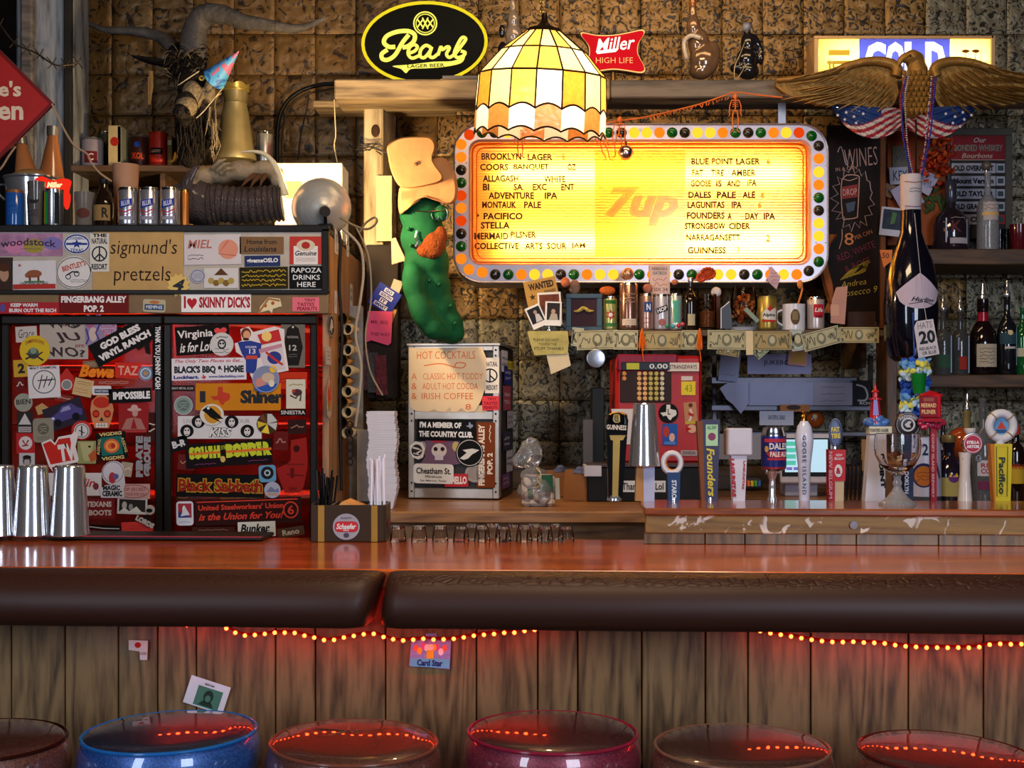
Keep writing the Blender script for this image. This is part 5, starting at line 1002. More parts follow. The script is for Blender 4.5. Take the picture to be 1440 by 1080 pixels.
m=MB(); o2=rrect(640,176.5,1162.5,395.5,38); i2=rrect(661.5,198.5,1138.5,370.5,14)
ringmesh(m,[LP(outer,5.40),LP(outer,5.165),LP(o2,5.158),LP(inner,5.158),LP(i2,5.17),LP(i2,5.185)],C('b4aab4',.32,.45,var=.08)); m.add(LP(outer,5.40),[tuple(range(len(outer)))],m_alu); m.put('frame',mq)
for x in(700,1100):
    m=MB(); m.box(V((P(x,0,5.25).x,5.26,(P(0,174,5.16).z+P(0,137,5.16).z)/2)),(.03,.01,P(0,130,5.16).z-P(0,176,5.16).z),m_alu); m.put('hanging_strap',mq)
m=MB(); m.tube([P(x,y,SD)+V((0,-.004,0)) for x,y in rrect(638.5,175,1164,397,39)],.004,C('c8c0c8',.25,.8),6,closed=True); m.put('edge_trim',mq)
mw=C('f0e8d8',.7); mwb=C('a87838',.8); m=MB(); i3=rrect(655,192,1145,377,16); ringmesh(m,[LP(i3,5.19),LP(i3,5.36)],mwb); m.add(LP(i3,5.36),[tuple(range(len(i3)))],mwb); m.put('light_box',mq,'white reflector box behind the panel')
def menup():
    """ribbed translucent yellow plastic"""
    mt=stained('yellow_menu_plastic','ffc860',.05,8,.0,.2,(1,1,1),.95); return mt
menum=menup()
m=MB(); p=LP(i2,5.186); m.add(p,[tuple(range(len(p)))],menum)
m.put('menu_panel',mq,'translucent yellow plastic panel with dark lettering')
m=MB()
for y in range(203,370,4): m.tube([P(664,y,SD)+V((0,.0245,0)),P(1136,y,SD)+V((0,.0245,0))],.0012,menum,4)
m.put('panel_ribs',mq,kind='stuff')
lipm=stained('orange_plastic_lip','f08810',.1,10,0,.2)
m=MB()
for q,r_ in(((664,201,1136,368),.004),((670,206,1131,363),.0025)): m.tube([P(x,y,SD)+V((0,.02,0)) for x,y in rrect(*q,12)],r_,lipm,6,closed=True)
m.put('panel_lip',mq)
for y in(243,339):
    m=MB(); a=P(706,y,5.27);b=P(1110,y,5.27); m.tube([V((a.x,5.220,P(0,y,SD).z)),V((b.x,5.220,P(0,y,SD).z))],.012,lit('fluorescent_tube','ffe2a0',75),12); m.put('fluorescent_tube',mq)
m=MB(); f=Flat(m,SD+.0235,0,0,lay=.0008); 
f.rect(900,286,127,150,stained('logo_panel_yellow','fff4b0',.03,8,.85,.1),.5); f.text('7up',902,290,104,56,stained('logo_pale','fcd870',.05,8,.6,.1),1.4,bold=.05,shear=.28); f.text('7up',902,290,96,50,stained('logo_orange','fff6c0',.05,8,.86,.1),2.2,bold=-.005,shear=.28); m.put('logo_plate',mq)
lk=C('2c1604',.5,var=.02)
TXT="""BROOKLYN 677 733 220|LAGER 742 777 221|COORS 675 715 235|BANQUET 722 772 235|OZ 798 810 235|ALLAGASH 679 729 251|WHITE 765 795 252|BI 679 688 263|SA. 722 737 263|EXC 749 769 263|ENT 789 808 263|ADVENTURE 687 751 275|IPA 766 784 275|MONTAUK 678 726 288|PALE 737 761 288|PACIFICO 680 735 304|STELLA 676 717 317|MERMAID 667 715 332|PILSNER 718 754 330|COLLECTIVE 667 730 346|ARTS 738 763 346|SOUR 769 797 346|JAM 803 823 346|BLUE 972 997 227|POINT 1001 1031 227|LAGER 1035 1069 227|FAT 973 989 243|TIRE 1000 1018 243|AMBER 1028 1063 243|GOOSE 971 1000 258|IS 1007 1015 258|AND 1022 1041 258|IPA 1051 1064 257|DALES 968 1000 274|PALE 1008 1035 274|ALE 1044 1062 274|LAGUNITAS 967 1019 288|IPA 1029 1043 288|FOUNDERS 966 1019 303|A 1023 1029 304|DAY 1048 1067 304|IPA 1074 1090 304|STRONGBOW 963 1020 318|CIDER 1025 1055 318|NARRAGANSETT 965 1041 334|GUINNESS 967 1021 352|+ 670 674 303|6 790 795 220|6 1066 1071 288|2 1077 1083 335|7 1036 1040 352|6 1078 1083 227|6 1070 1075 274"""
for t in TXT.split('|'):
    tt,a,b,y=t.rsplit(' ',3); a,b,y=float(a),float(b),float(y); m=MB(); f=Flat(m,SD+.0225,0,0,lay=.0008); f.text(tt,(a+b)/2,y,b-a,5 if tt=='+' else 9.6,lk if tt not in '627' else C('c88a20'),1,bold=.035,sp=1.0); m.put('menu_word',mq)
bm={'y':lit('yellow_sign_bulb','ffb428',1.5),'o':lit('orange_sign_bulb','ff8018',1.1),'r':lit('red_orange_sign_bulb','e8440c',.9),'g':C('0c5a18',.15,coat=.8,var=.4,scale=90),'d':C('2a241c',.15,coat=.8,var=.4,scale=90)}
bl=[]
top='rgdyyogdyyogdyyogdyyogdgoyrg'; 
for i,c_ in enumerate(top):
    x=660+17.83*i; yy=186.5; 
    if i==0: yy=189.5
    if i==len(top)-1: yy=191
    bl.append((x,yy,c_))
for y,c_ in zip([205,223,242,260,278,296,314,332,350,368],'doyogdyyog'): bl.append((1151.5,y,c_))
bl.append((1137.5,381,'d'))
bot='oodgoyydgoyydgoydgyyyydgoyo'[:27]
bot='oodgoyydgoyydgoydgyyydgoyo'
for i,c_ in enumerate(bot): bl.append((659.5+18.45*i if 0 else 659.5+(1120.5-659.5)*i/(len(bot)-1),379 if i==0 else (383 if i==1 else 386),c_))
for y,c_ in zip([203,221,239,257,275,292.5,310.5,328.5,346.5,364],'oodgrordgo'): bl.append((648.5,y,c_))
bmesh_={}
for x,y,c_ in bl:
    q=P(x,y,SD-.003)
    if c_ not in bmesh_:
        m=MB(); m.lathe([(0.0215,-.001),(.020,.003),(.015,.008),(.008,.011),(0,.012)],V(mq.location),bm[c_],16,Matrix.Rotation(R(90),4,'X')); o=m.put('bulb',mq); bmesh_[c_]=o.data; bpy.data.objects.remove(o)
    o=bpy.data.objects.new('bulb',bmesh_[c_]); COL.objects.link(o); o.parent=mq; o.location=q-V(mq.location); WL[o]=WL[mq]
    tag(o,{'y':'lit yellow bulb','o':'lit orange bulb','r':'red-orange bulb','g':'green bulb, unlit','d':'dark bulb, unlit'}[c_])
m=MB()
for x,y in[(640,229),(656,229),(640,338),(656,338),(690,177),(737,177),(737,193),(1148,232),(1161,232),(1148,341),(1161,341),(737,378)]: m.ball(P(x,y,SD-.004),.003,m_chrome,8,5)
m.put('screw_heads',mq,kind='stuff')
# ---------------------------------------------------------------- backlit blue and yellow sign over the eagle
cs=thing('cold_sign','backlit yellow and blue beer sign with the word COLD behind the eagle','sign',P(1272,yb(5.25),5.25)); CD=5.22
m=MB(); fr_=C('c8a070',.35,.4)
for q in((1145,50,1398,54,5.21,5.35),(1145,107,1398,yb(5.21),5.21,5.35),(1145,54,1151,107,5.21,5.35),(1394,50,1400,yb(5.21),5.21,5.35)): pbox(m,*q,fr_,.002)
pbox(m,1148,52,1398,110,5.34,5.36,mw,0); m.put('frame',cs)
m=MB(); f=Flat(m,CD,0,0,lay=.001); f.mb.add([f.w(x,y) for x,y in((1151,107),(1208,107),(1208,54),(1151,54))],[(0,1,2,3)],stained('yellow_sign_plastic','fff08c',.1,10,0)); f.mb.add([f.w(x,y) for x,y in((1336,107),(1394,107),(1394,54),(1336,54))],[(0,1,2,3)],stained('yellow_sign_plastic','fff08c',.1,10,0)); f.mb.add([f.w(x,y) for x,y in((1208,107),(1336,107),(1336,54),(1208,54))],[(0,1,2,3)],stained('blue_sign_plastic','2a34a0',.1,10,0)); m.put('sign_panel',cs)
wl_=lit('cold_white_letters','fffbe8',2.2); m=MB(); f=Flat(m,CD-.001,0,0,lay=.001)
for ch,x,w_ in(('C',1231,29),('O',1259,26),('L',1283,22),('D',1315,28)): f.text(ch,x,81,w_,44,wl_,1,bold=.07)
m.put('lettering',cs)
m=MB(); f=Flat(m,CD-.001,0,0,lay=.001); br_=C('7a4818')
for x,y in((1358,72),(1372,72)): f.ell(x,y,11,5,br_,1); f.stroke([(x,y),(x-1,y+14)],1.2,br_,1)
f.stroke([(1379,70),(1379,90)],1,br_,1); f.rect(1358,92,22,5,C('e8b030'),1); f.rect(1180,74,30,8,C('e8c040'),1); f.rect(1180,88,34,5,C('e8c040'),1); f.text('ICE',1180,92,30,14,C('d8b848'),2,bold=.03); m.put('printed_picture',cs)
m=MB(); m.tube([V((P(1160,0,5.27).x,5.28,P(0,80,CD).z)),V((P(1386,0,5.27).x,5.28,P(0,80,CD).z))],.016,lit('sign_tube','ffe8b0',34),10); m.put('fluorescent_tube',cs)
# ---------------------------------------------------------------- figures on the beam
D=5.42
def fig(name,label,cat,D,balls,mat,vox=.006,extra=None):
    vs,fs=blob(balls,vox,mat); m=MB(); m.add(vs,fs,mat,True)
    if extra: extra(m)
    return m.put(name,label=label,cat=cat,angle=180)
D=5.42; D=5.29
gm=C('7a5c44',.12,.3,var=.5,scale=14,coat=1)
bz=HY+(EZ-BZ)/D*FPX
fig('decanter','glossy brown figural glass decanter on the grey beam','decanter',D,[(P(985,100,D),(.05,.04,.035)),(P(990,85,D),(.062,.045,.07)),(P(982,60,D),(.045,.035,.06)),(P(975,38,D),(.03,.03,.05)),(P(974,18,D),(.017,.017,.05)),(P(1003,75,D),(.03,.03,.05))],gm,.007,lambda m:(m.ball(P(974,4,D),(.015,.015,.04),C('8a4818',.2,coat=1)),m.tube(smooth([P(966,84,D-.03),P(962,60,D-.03),P(972,50,D-.04),P(986,54,D-.05)],4),.010,C('b0a090',.12,coat=1),8)))
gk=C('1c1a1e',.15,.2,coat=1,var=.3)
fig('figurine','dark glossy seated figurine holding a wire whip on the grey beam','figurine',D,[(P(1052,100,D),(.045,.04,.035)),(P(1050,84,D),(.045,.04,.05)),(P(1052,62,D),(.032,.03,.05)),(P(1050,40,D),(.018,.02,.022)),(P(1064,60,D),(.016,.02,.04),Matrix.Rotation(R(-25),4,'Y')),(P(1070,78,D),(.014,.02,.04)),(P(1036,96,D),(.03,.03,.02))],gk,.006,lambda m:(m.ball(P(1050,38,D-.01),(.020,.018,.02),C('7c7c88',.3,.2)),m.tube(smooth([P(1048,58,D-.04),P(1040,78,D-.06),P(1033,95,D-.07),P(1034,112,D-.08),P(1044,100,D-.07),P(1048,88,D-.05)],4),.0022,C('a89c7c',.3,.5),6)))
D=5.30
fig('decanter','pale brown figural bottle beyond the hanging lamp, behind its chain','decanter',D,[(P(724,104,D),(.05,.04,.03)),(P(724,80,D),(.05,.04,.08)),(P(722,50,D),(.035,.03,.05)),(P(722,28,D),(.026,.026,.04)),(P(721,8,D),(.014,.014,.04))],C('8a7a6c',.15,.2,coat=1,var=.4,scale=12),.007)
fig('figurine','small glossy black figurine left of the lamp chain','figurine',D,[(P(706,96,D),(.03,.03,.05)),(P(707,72,D),(.022,.022,.04)),(P(706,44,D),(.014,.014,.03))],gk,.006)
# ---------------------------------------------------------------- string of tiny skeletons, glass ball
m_sk=C('d06a30',.5,var=.3)
m=MB(); m.tube([P(x,y,5.06) for x,y in smooth([(722,176),(760,190),(800,182),(836,176),(868,170),(905,165),(950,155),(985,146),(1020,134),(1034,130),(1070,134),(1100,137)],5)],.003,m_sk,6)
rr=random.Random(5)
for i in range(26):
    t=i/25; x=915+t*115; y=163-t*30+2; m.tube([P(x,y,5.06),P(x+rr.uniform(-3,3),y+rr.uniform(2,5),5.06)],.0018,m_sk,4)
m.put('garland',label='orange tinsel cord strung along the top of the menu sign',cat='garland')
def skeleton(x,y,h,lab,lean=0):
    D=5.05; u=h/60; t=thing('toy_skeleton',lab,'skeleton',P(x,y+h,D),'tiny orange skeletons on the menu sign'); m=MB(); q=lambda a,b,d=0: P(x+a*u+lean*b/60,y+b*u,D+d)
    m.ball(q(0,4),(.008*u*1.2,.008*u,.0115*u*1.1),m_sk,10,8); m.put('skull',t); m=MB()
    m.tube([q(0,7),q(0,26)],.0022*u+.001,m_sk,5)
    for k in range(4): m.tube([q(-4.5,11+k*3),q(0,10+k*3,-.006),q(4.5,11+k*3)],.0016,m_sk,4)
    m.tube([q(-4,27),q(4,27)],.0035,m_sk,5); m.tube([q(-6,10),q(6,10)],.002,m_sk,5); m.put('ribcage',t)
    for sg in(-1,1):
        m=MB(); m.tube([q(sg*6,10),q(sg*9,20),q(sg*8.5,31),q(sg*10,35)],.0022,m_sk,5); m.put('arm',t); m=MB(); m.tube([q(sg*3,27),q(sg*5,42,-.01),q(sg*3,57),q(sg*7,60,-.01)],.0026,m_sk,5); m.put('leg',t)
    return t
skeleton(872,164,58,'tiny orange skeleton hanging near the silver ball ornament',-4); skeleton(1034,132,54,'tiny orange skeleton at the right end of the garland, highest one'); skeleton(838,176,50,'tiny orange skeleton leaning right under the lamp skirt',18); skeleton(730,176,46,'tiny orange skeleton at the left, partly behind the lamp skirt',2)
m=MB(); m.ball(P(880,215,5.05),.029,C('e8c8c8',.22,1,var=.03),24,14); m.tube([P(880,205,5.05),P(880,199,5.05)],.005,m_brass,8); m.tube([P(880,200,5.05),P(879,180,5.06)],.001,m_brass,4); m.put('ball_ornament',label='shiny pinkish silver ball ornament hanging over the menu sign',cat='ornament')
# ---------------------------------------------------------------- pickle with hat
m_pk=C('0f4a2a',.8,var=.3,scale=14,bump=.35,bscale=30); m_pkd=C('0c3a22',.8); m_tan=C('a8764c',.75,var=.15,scale=12,bump=.3,bscale=25)
pk=thing('pickle_toy','big green plush pickle with ginger beard and tan cowboy hat on the post','toy',P(610,480,5.05)); PD=5.0
vs,fs=blob([(P(592,300,PD),(.085,.075,.09)),(P(596,335,PD),(.092,.08,.09)),(P(600,370,PD),(.09,.08,.09)),(P(604,405,PD),(.085,.075,.09)),(P(614,435,PD),(.078,.07,.08)),(P(628,455,PD),(.066,.06,.06)),(P(634,468,PD),(.055,.05,.045)),(P(582,400,PD-.075),(.045,.05,.09),Matrix.Rotation(R(-8),4,'Y')),(P(592,435,PD-.08),(.045,.05,.09),Matrix.Rotation(R(-20),4,'Y')),(P(608,460,PD-.07),(.042,.045,.055),Matrix.Rotation(R(-35),4,'Y')),(P(622,470,PD-.04),(.035,.04,.03))],.011,m_pk)
m=MB(); m.add(vs,fs,m_pk,True); rr=random.Random(9)
for x,y in((578,345),(586,372),(604,395),(575,322),(618,400),(592,418),(585,440),(600,455),(640,455),(634,430)): m.ball(P(x,y,PD-.075),(.007,.012,.008),m_pk,8,6)
m.put('body',pk,angle=180)
m=MB(); vs,fs=blob([(P(610,345,PD-.075),(.045,.03,.055),Matrix.Rotation(R(25),4,'Y')),(P(598,352,PD-.075),(.035,.025,.028)),(P(620,332,PD-.07),(.025,.025,.04))],.007,m_pk); m.add(vs,fs,C('7c3a16',.95,var=.4,scale=60,bump=1,bscale=120),True); m.put('beard',pk,'fuzzy ginger beard',angle=180)
m=MB(); m.ball(P(621,300,PD-.06),(.028,.035,.032),m_pk,14,8); m.put('nose',pk)
m=MB()
for x in(612,624): m.tube([P(x,301,PD-.085)+V((.0115*math.cos(2*PI*i/18)*1.2,.0,.022*math.sin(2*PI*i/18))) for i in range(18)],.002,m_steel,5,closed=True)
m.tube([P(578,296,PD-.06),P(600,298,PD-.095),P(612,297,PD-.10),P(626,296,PD-.09)],.002,m_steel,5); m.put('spectacles',pk)
m=MB(); m.tube(smooth([P(586,325,PD-.085),P(584,334,PD-.09),P(588,340,PD-.09),P(584,347,PD-.09)],3),.004,m_steel,6); m.put('ear_clip',pk)
htt=thing('cowboy_hat','creased tan cowboy hat with an upturned pink-tan brim on the pickle','hat',P(598,290,PD)); 
m=MB(); q=smooth([(545,205),(562,194),(590,192),(606,194),(612,206),(608,226),(623,252),(596,262),(566,264),(552,246),(546,222)],4,True); f=Flat(m,4.90,0,0); 
n=len(q); cxq=sum(a for a,b in q)/n;cyq=sum(b for a,b in q)/n
lo=[[P(x,y,4.98) for x,y in q],[P(x,y,4.885) for x,y in q],[P(cxq+(x-cxq)*.95,cyq+(y-cyq)*.95,4.87) for x,y in q],[P(cxq+(x-cxq)*.5,cyq+(y-cyq)*.5,4.874) for x,y in q]]
ringmesh(m,lo,m_tan); m.add(lo[-1],[tuple(range(n))],m_tan,False); m.s=[True]*len(m.s); m.ball(P(585,231,4.868),(.008,.004,.007),C('6a4a30',.7)); m.put('crown',htt,angle=60)
m=MB(); vs=[];fs=[]; K=40
for i in range(K):
    a=2*PI*i/K; ct,sn=math.cos(a),math.sin(a)
    for r_ in(.55,.8,1.0,.99,.8,.55):
        pass
path_o=smooth([(562,300),(560,275),(566,258),(588,250),(606,226),(624,222),(639,240),(644,270),(636,287),(612,282),(598,278),(582,284),(572,296)],4,True)
n=len(path_o); cxq,cyq=602,272
lo=[[P(x,y,4.99) for x,y in path_o],[P(x,y,4.905) for x,y in path_o],[P(cxq+(x-cxq)*.9,cyq+(y-cyq)*.85,4.89) for x,y in path_o],[P(cxq+(x-cxq)*.4,cyq+(y-cyq)*.4,4.90) for x,y in path_o]]
ringmesh(m,lo,m_tan); m.add(lo[-1],[tuple(range(n))],m_tan); m.s=[True]*len(m.s); m.put('brim',htt,angle=60)
# things beside and below the post
m=MB(); f=Flat(m,4.98,0,0); f.poly([(550,336),(556,334),(571,366),(551,372)],C('d88c6c',.6),0,.002); m.put('paper_note',label='salmon paper triangle hanging under the post beside the pickle',cat='note')
rb=thing('wall_speaker','dark grilled box under the timber post behind the blue sign','speaker',P(540,440,5.6)); m=MB(); pbox(m,520,352,557,446,5.55,5.70,C('2a2422',.5),.006); m.put('speaker_case',rb)
m=MB()
for k in range(7): m.tube(smooth([P(523,372+k*2.2,5.545),P(538,364+k*3,5.54),P(554,372+k*2.2,5.545)],4),.0018,C('8a8078',.4,.5),5)
m.put('grille_bars',rb,kind='stuff')
m=MB(); f=Flat(m,5.225,541,420,-32,lay=.0006); f.rect(0,0,36,34,C('1c2c8c',.4),0,.004); 
for j,(t,w_) in enumerate((('GO',11),('SOUTH',17),('IT',8),('SMART',18))): f.rect(0,-11.5+j*7.6,w_+3,6,C('c8c8d8'),1); f.text(t,0,-11.5+j*7.6,w_,4.4,C('1c2c8c'),2,bold=.05)
m.put('small_sign',label='small tilted blue sign with white word blocks above the pink note',cat='sign')
m=MB(); f=Flat(m,5.22,533,461,-3); f.poly([(-17,-23),(18,-24),(18,20),(14,24),(-10,18),(-19,22)],C('d8507a',.6),0,.001); f.text('MR. BIG',0,-8,24,5,C('80284a'),1); f.text('THIS WAY',2,9,28,5,C('80284a'),1); m.put('sticky_note',label='bright pink square note pinned under the blue sign',cat='note')
m=MB(); f=Flat(m,5.232,553,415,-20); f.rect(0,0,14,44,C('a89c90',.6),0,.003); f.rect(4,30,16,24,C('b88a54',.6),0,.003); m.put('paper_tag',label='grey and tan paper tags hanging behind the blue sign',cat='tag')
m=MB(); f=Flat(m,5.215,522,520,2)
for k in range(3): f.rect(-10+k*12,4*k,16,56,C(['4a2c34','3c3a3c','5a2028'][k],.4,var=.5,scale=40,bump=.4),k*8,.002)
m.put('hanging_bags',label='dark crinkled packets hanging below the pink note',cat='packet')
m=MB(); f=Flat(m,5.3,497,615,2); f.rect(0,0,24,150,C('b0a8a0',.5,var=.15),0,.002); f.stroke([(4,-60),(4,60)],.8,C('5a5050'),1); f.stroke([(-4,-40),(10,-40)],.6,C('5a5050'),1); m.put('paper_sheet',label='tall pale printed sheet standing behind the spout rack',cat='sheet') if 0 else None
m=MB(); pbox(m,502,604,520,706,4.7,4.72,C('a8a2a0',.5,var=.2),.001); m.put('menu_card',label='tall pale card leaning behind the napkin caddy',cat='card')
m=MB(); pbox(m,515,344,560,560,5.235,5.36,C('241c1a',.7,var=.3),.003); m.put('hanging_board',label='dark narrow board hanging under the post, carrying the pinned notes',cat='board')
# ---------------------------------------------------------------- back counter
CZ=1.10; cxl=fxr+.012
ct=thing('back_counter','long brown wooden back counter behind the bar','counter',(1.0,5.1,0)); m=MB(); m.box(((cxl+3.0)/2,(4.5+5.74)/2,CZ-.02),(3.0-cxl,1.24,.04),m_counter,.004); m.put('counter_top',ct)
m=MB(); m.box(((cxl+3.0)/2,(4.56+5.74)/2,(CZ-.04)/2),(3.0-cxl,1.18,CZ-.04),m_counter); m.put('counter_base',ct)
m=MB(); m.box(((cxl+3.0)/2,5.66,CZ+.05),(3.0-cxl,.14,.1),m_shelf,.003); m.put('back_ledge',ct)
def yc(D): return HY+(EZ-CZ)/D*FPX
# warmer cabinet
wm=thing('food_warmer','steel countertop warmer cabinet covered with stickers and a cocktail list','warmer',P(640,yc(5.1),5.1)); WM=Matrix.Translation(P(702,yc(5.0),5.0))@Matrix.Rotation(R(-8.5),4,'Z')@Matrix.Translation(-P(702,yc(5.0),5.0))
def wbm(): q=MB(); q.T=WM; return q
m_wst=C('a89c90',.34,.75,var=.15); WDn=5.0; wx0,wx1,wy0=571,702,486
q=wbm(); pbox(q,wx0+1,wy0+1,wx1-1,yc(WDn)-1,WDn+.01,WDn+.38,C('3a3634',.4),.003); q.put('cabinet_body',wm)
for a in((wx0,wy0,wx0+9,yc(WDn)-2),(wx1-9,wy0,wx1,yc(WDn)-2),(wx0+9,wy0,wx1-9,wy0+7),(wx0+9,578,wx1-9,590),(wx0+9,yc(WDn)-16,wx1-9,yc(WDn)-2)): q=wbm(); pbox(q,*a,WDn,WDn+.012,m_wst,.002); q.put('frame_strip',wm)
q=wbm(); pbox(q,wx0-2,wy0-4,wx1+2,wy0,WDn-.005,WDn+.39,m_wst,.002); q.put('top_panel',wm)
q=wbm()
for x in(wx0+5,wx1-5):
    for y in(492,500,582,592,680,692): q.ball(P(x,y,WDn-.001),.004,C('2a2624',.3,.6),8,5)
q.put('rivet_heads',wm,kind='stuff')
q=wbm(); pbox(q,wx1-.5,wy0+8,wx1+.8,yc(WDn)-4,WDn+.01,WDn+.04,m_alu); q.put('side_post',wm)
def wfl(m,px,py,rot,lev): m.T=WM; return Flat(m,WDn-.002-.0012*lev,px,py,rot,lay=.0004)
W=lambda *a,**k: stk(wm,0,*a,base=wfl,**k)
OR='c8602c'
W('crinkled tan paper list hand-lettered in orange',628,534,112,92,0,'d0b898',[hand('HOT COCKTAILS',-2,-35,84,11,OR),('s',smooth([(-34,-20),(-10,-23),(10,-18),(22,-17),(26,-23),(14,-24),(10,-18)],4),1.4,OR)]+[hand(t,x,y,w_,9,OR) for t,x,y,w_ in(('A',-48,-5,8),('CLASSIC HOT TODDY',8,-5,86),('&',-48,9,8),('ADULT HOT COCOA',4,9,80),('&',-48,23,8),('IRISH COFFEE',0,23,74))]+[hand('8',30,38,8,8,OR)],pts=[(-55,-45),(50,-46),(56,-30),(55,10),(48,30),(40,44),(28,46),(20,40),(14,46),(6,45),(4,38),(-2,46),(-14,45),(-18,41),(-28,46),(-46,44),(-54,38),(-56,0)],lev=2,name='paper_list')
W('black and white peace poster sticker',692,528,20,50,0,'cfc8c4',[('t','NATURAL',0,-16,16,7,m_blk),('o',-3,0,22,20,2,m_blk),('s',[(-3,-9),(-3,9)],2,m_blk),('s',[(-3,0),(4,6)],2,m_blk),('t','RESORT',0,17,16,7,m_blk)],lev=1)
W('pink and red peanut sticker',690,567,24,20,1,'c83c48',[('t','TINY',2,-6,14,4,'6a1420'),('t','TASTES',0,0,20,4.5,'6a1420'),('t','PEANUTS',0,6,20,4.5,'6a1420')],lev=2)
W('white scrap under the cocktail list',640,575,90,10,0,'b8a890',[],lev=0)
W('black country club sticker with white capitals',626,605,84,30,-1,'101014',[('t',"I'M A MEMBER OF",-8,-7,60,8.5,'d8d8dc',{'bold':.05}),('t','THE COUNTRY CLUB.',0,6,78,8.5,'d8d8dc',{'bold':.05}),('p',texas(34,-7,10,9),'8088a0')],lev=3)
W('white eagle-head sticker with black outline',584,634,22,24,0,'d0ccc8',[('e',0,0,16,17,'2a2626'),('s',[(-6,-4),(2,-2),(7,0),(0,4)],2.4,'c8c4c0'),('s',[(-5,4),(3,6)],1.6,'c8c4c0')],lev=4,pts=[(-11,-6),(-2,-13),(8,-11),(12,-2),(9,10),(2,13),(-6,10),(-9,4)])
W('purple and white cartoon-skull sticker',616,636,60,44,0,'6a5068',[('e',0,-2,22,20,'c8c0c0'),('e',-5,-4,6,6,'2a2028'),('e',5,-4,6,6,'2a2028'),('r',0,8,12,7,'c0b8c8'),('r',0,-16,20,5,'a83040'),('e',24,-8,10,14,'b0a068'),('e',-24,-8,10,14,'8a8a98')],lev=1,pts=[(-30,-10),(-16,-18),(14,-20),(30,-16),(28,0),(34,16),(10,20),(-30,22),(-20,6)])
W('round black sticker with running animal',660,637,40,40,0,'131214',[('o',0,0,37,37,1,'b8b4b0'),('p',[(-14,8),(-4,0),(-10,-4),(4,-6),(14,-4),(8,0),(4,2),(-2,8),(-8,10)],'c8c4c0')],'e',4)
W('white rounded sticker with black serif name',608,667,58,28,-1,'d4d0cc',[('t','Cheatham St.',0,-4,50,9,m_blk,{'bold':.03}),('t','Warehouse',0,4,24,4,m_blk,{'shear':.3}),('t','San Marcos, Texas',0,10,38,3,m_blk)],'rr',4)
W('red sticker with white capitals',641,676,34,18,1,'b02c34',[('t','HELLO',4,0,22,11,'d8ccc8',{'bold':.05})],lev=3)
W('round grey faded sticker',668,666,30,26,0,'8c8480',[('o',0,0,26,22,1,'a8a09c')],'e',2)
W('brown sticker with white condensed capitals, upright',683,640,92,26,90,'6e3418',[('t','FINGERBANG ALLEY',0,-6,86,9,'d8ccc0',{'bold':.05}),('t','POP. 2',-12,6,30,8,'d8ccc0',{'bold':.05}),('w',30,6,24,6,1,'d8ccc0')],lev=2)
W('black sticker behind the round ones',655,606,24,24,0,'b8b4b0',[('o',0,0,20,20,1,m_blk)],'e',0)
def wsd(m,px,py,rot,lev):
    m.T=WM; D=WDn+.06+.26*(px-705)/16; o=P(702.8,py,WDn); o.z=EZ-(py-HY)/FPX*D; o.y=D; o.x+=.0015+.001*lev; return Flat(m,D,px,py,rot,lay=.0004,r=(0,1,0),o=o)
Z_=lambda *a,**k: stk(wm,0,*a,base=wsd,**k)
for i,(y,h_,c_,l_) in enumerate([(508,30,'d0ccd0','tall white sticker'),(528,26,'2c3078','dark blue sticker'),(514,12,'c8b830','yellow strip sticker'),(560,34,'9c4858','red patterned sticker'),(590,24,'a8a0a8','grey sticker'),(620,26,'3c3a50','dark sticker with letters'),(648,30,'c4c0cc','white sticker with black letters'),(676,20,'70508c','purple sticker')]):
    Z_(l_+' on the warmer side',708+(i*5)%11,y,70 if i%2 else 56,h_,0,c_,[('w',0,0,50,h_*.6,2,m_blk if i%2==0 else 'c8c0c8',i)],lev=i%3)
# cup-stack of white food trays
ty=thing('paper_tray_stack','tall stack of white paper food trays behind the straws','trays',P(538,yc(4.62),4.62)); s=S(4.6)
NT=34
tm_=None
for k in range(NT):
    zb=CZ+.002+k*.0087; x=P(538,0,4.6).x+.004*math.sin(k*.35); 
    if tm_ is None:
        m=MB(); c=V(ty.location); a,b,h=.036,.050,.055; vs=[];fs=[]
        for (r_,z_) in((a,0),(b,h),(b-.002,h),(a-.002,.002)):
            for sx,sy in((-1,-1),(1,-1),(1,1),(-1,1)): vs.append(c+V((sx*r_,sy*r_*1.1,z_)))
        for j in range(3):
            for i in range(4): fs.append((j*4+i,j*4+(i+1)%4,(j+1)*4+(i+1)%4,(j+1)*4+i))
        fs.append((3,2,1,0)); fs.append((12,13,14,15)); m.add(vs,fs,C('d4ccd0',.6,var=.05)); o=m.put('paper_tray',ty); tm_=o.data; bpy.data.objects.remove(o)
    o=bpy.data.objects.new('paper_tray',tm_); COL.objects.link(o); o.parent=ty; o.location=(x-ty.location.x,0,zb-CZ); WL[o]=WL[ty]; o.rotation_euler.z=.03*math.sin(k*2.1)
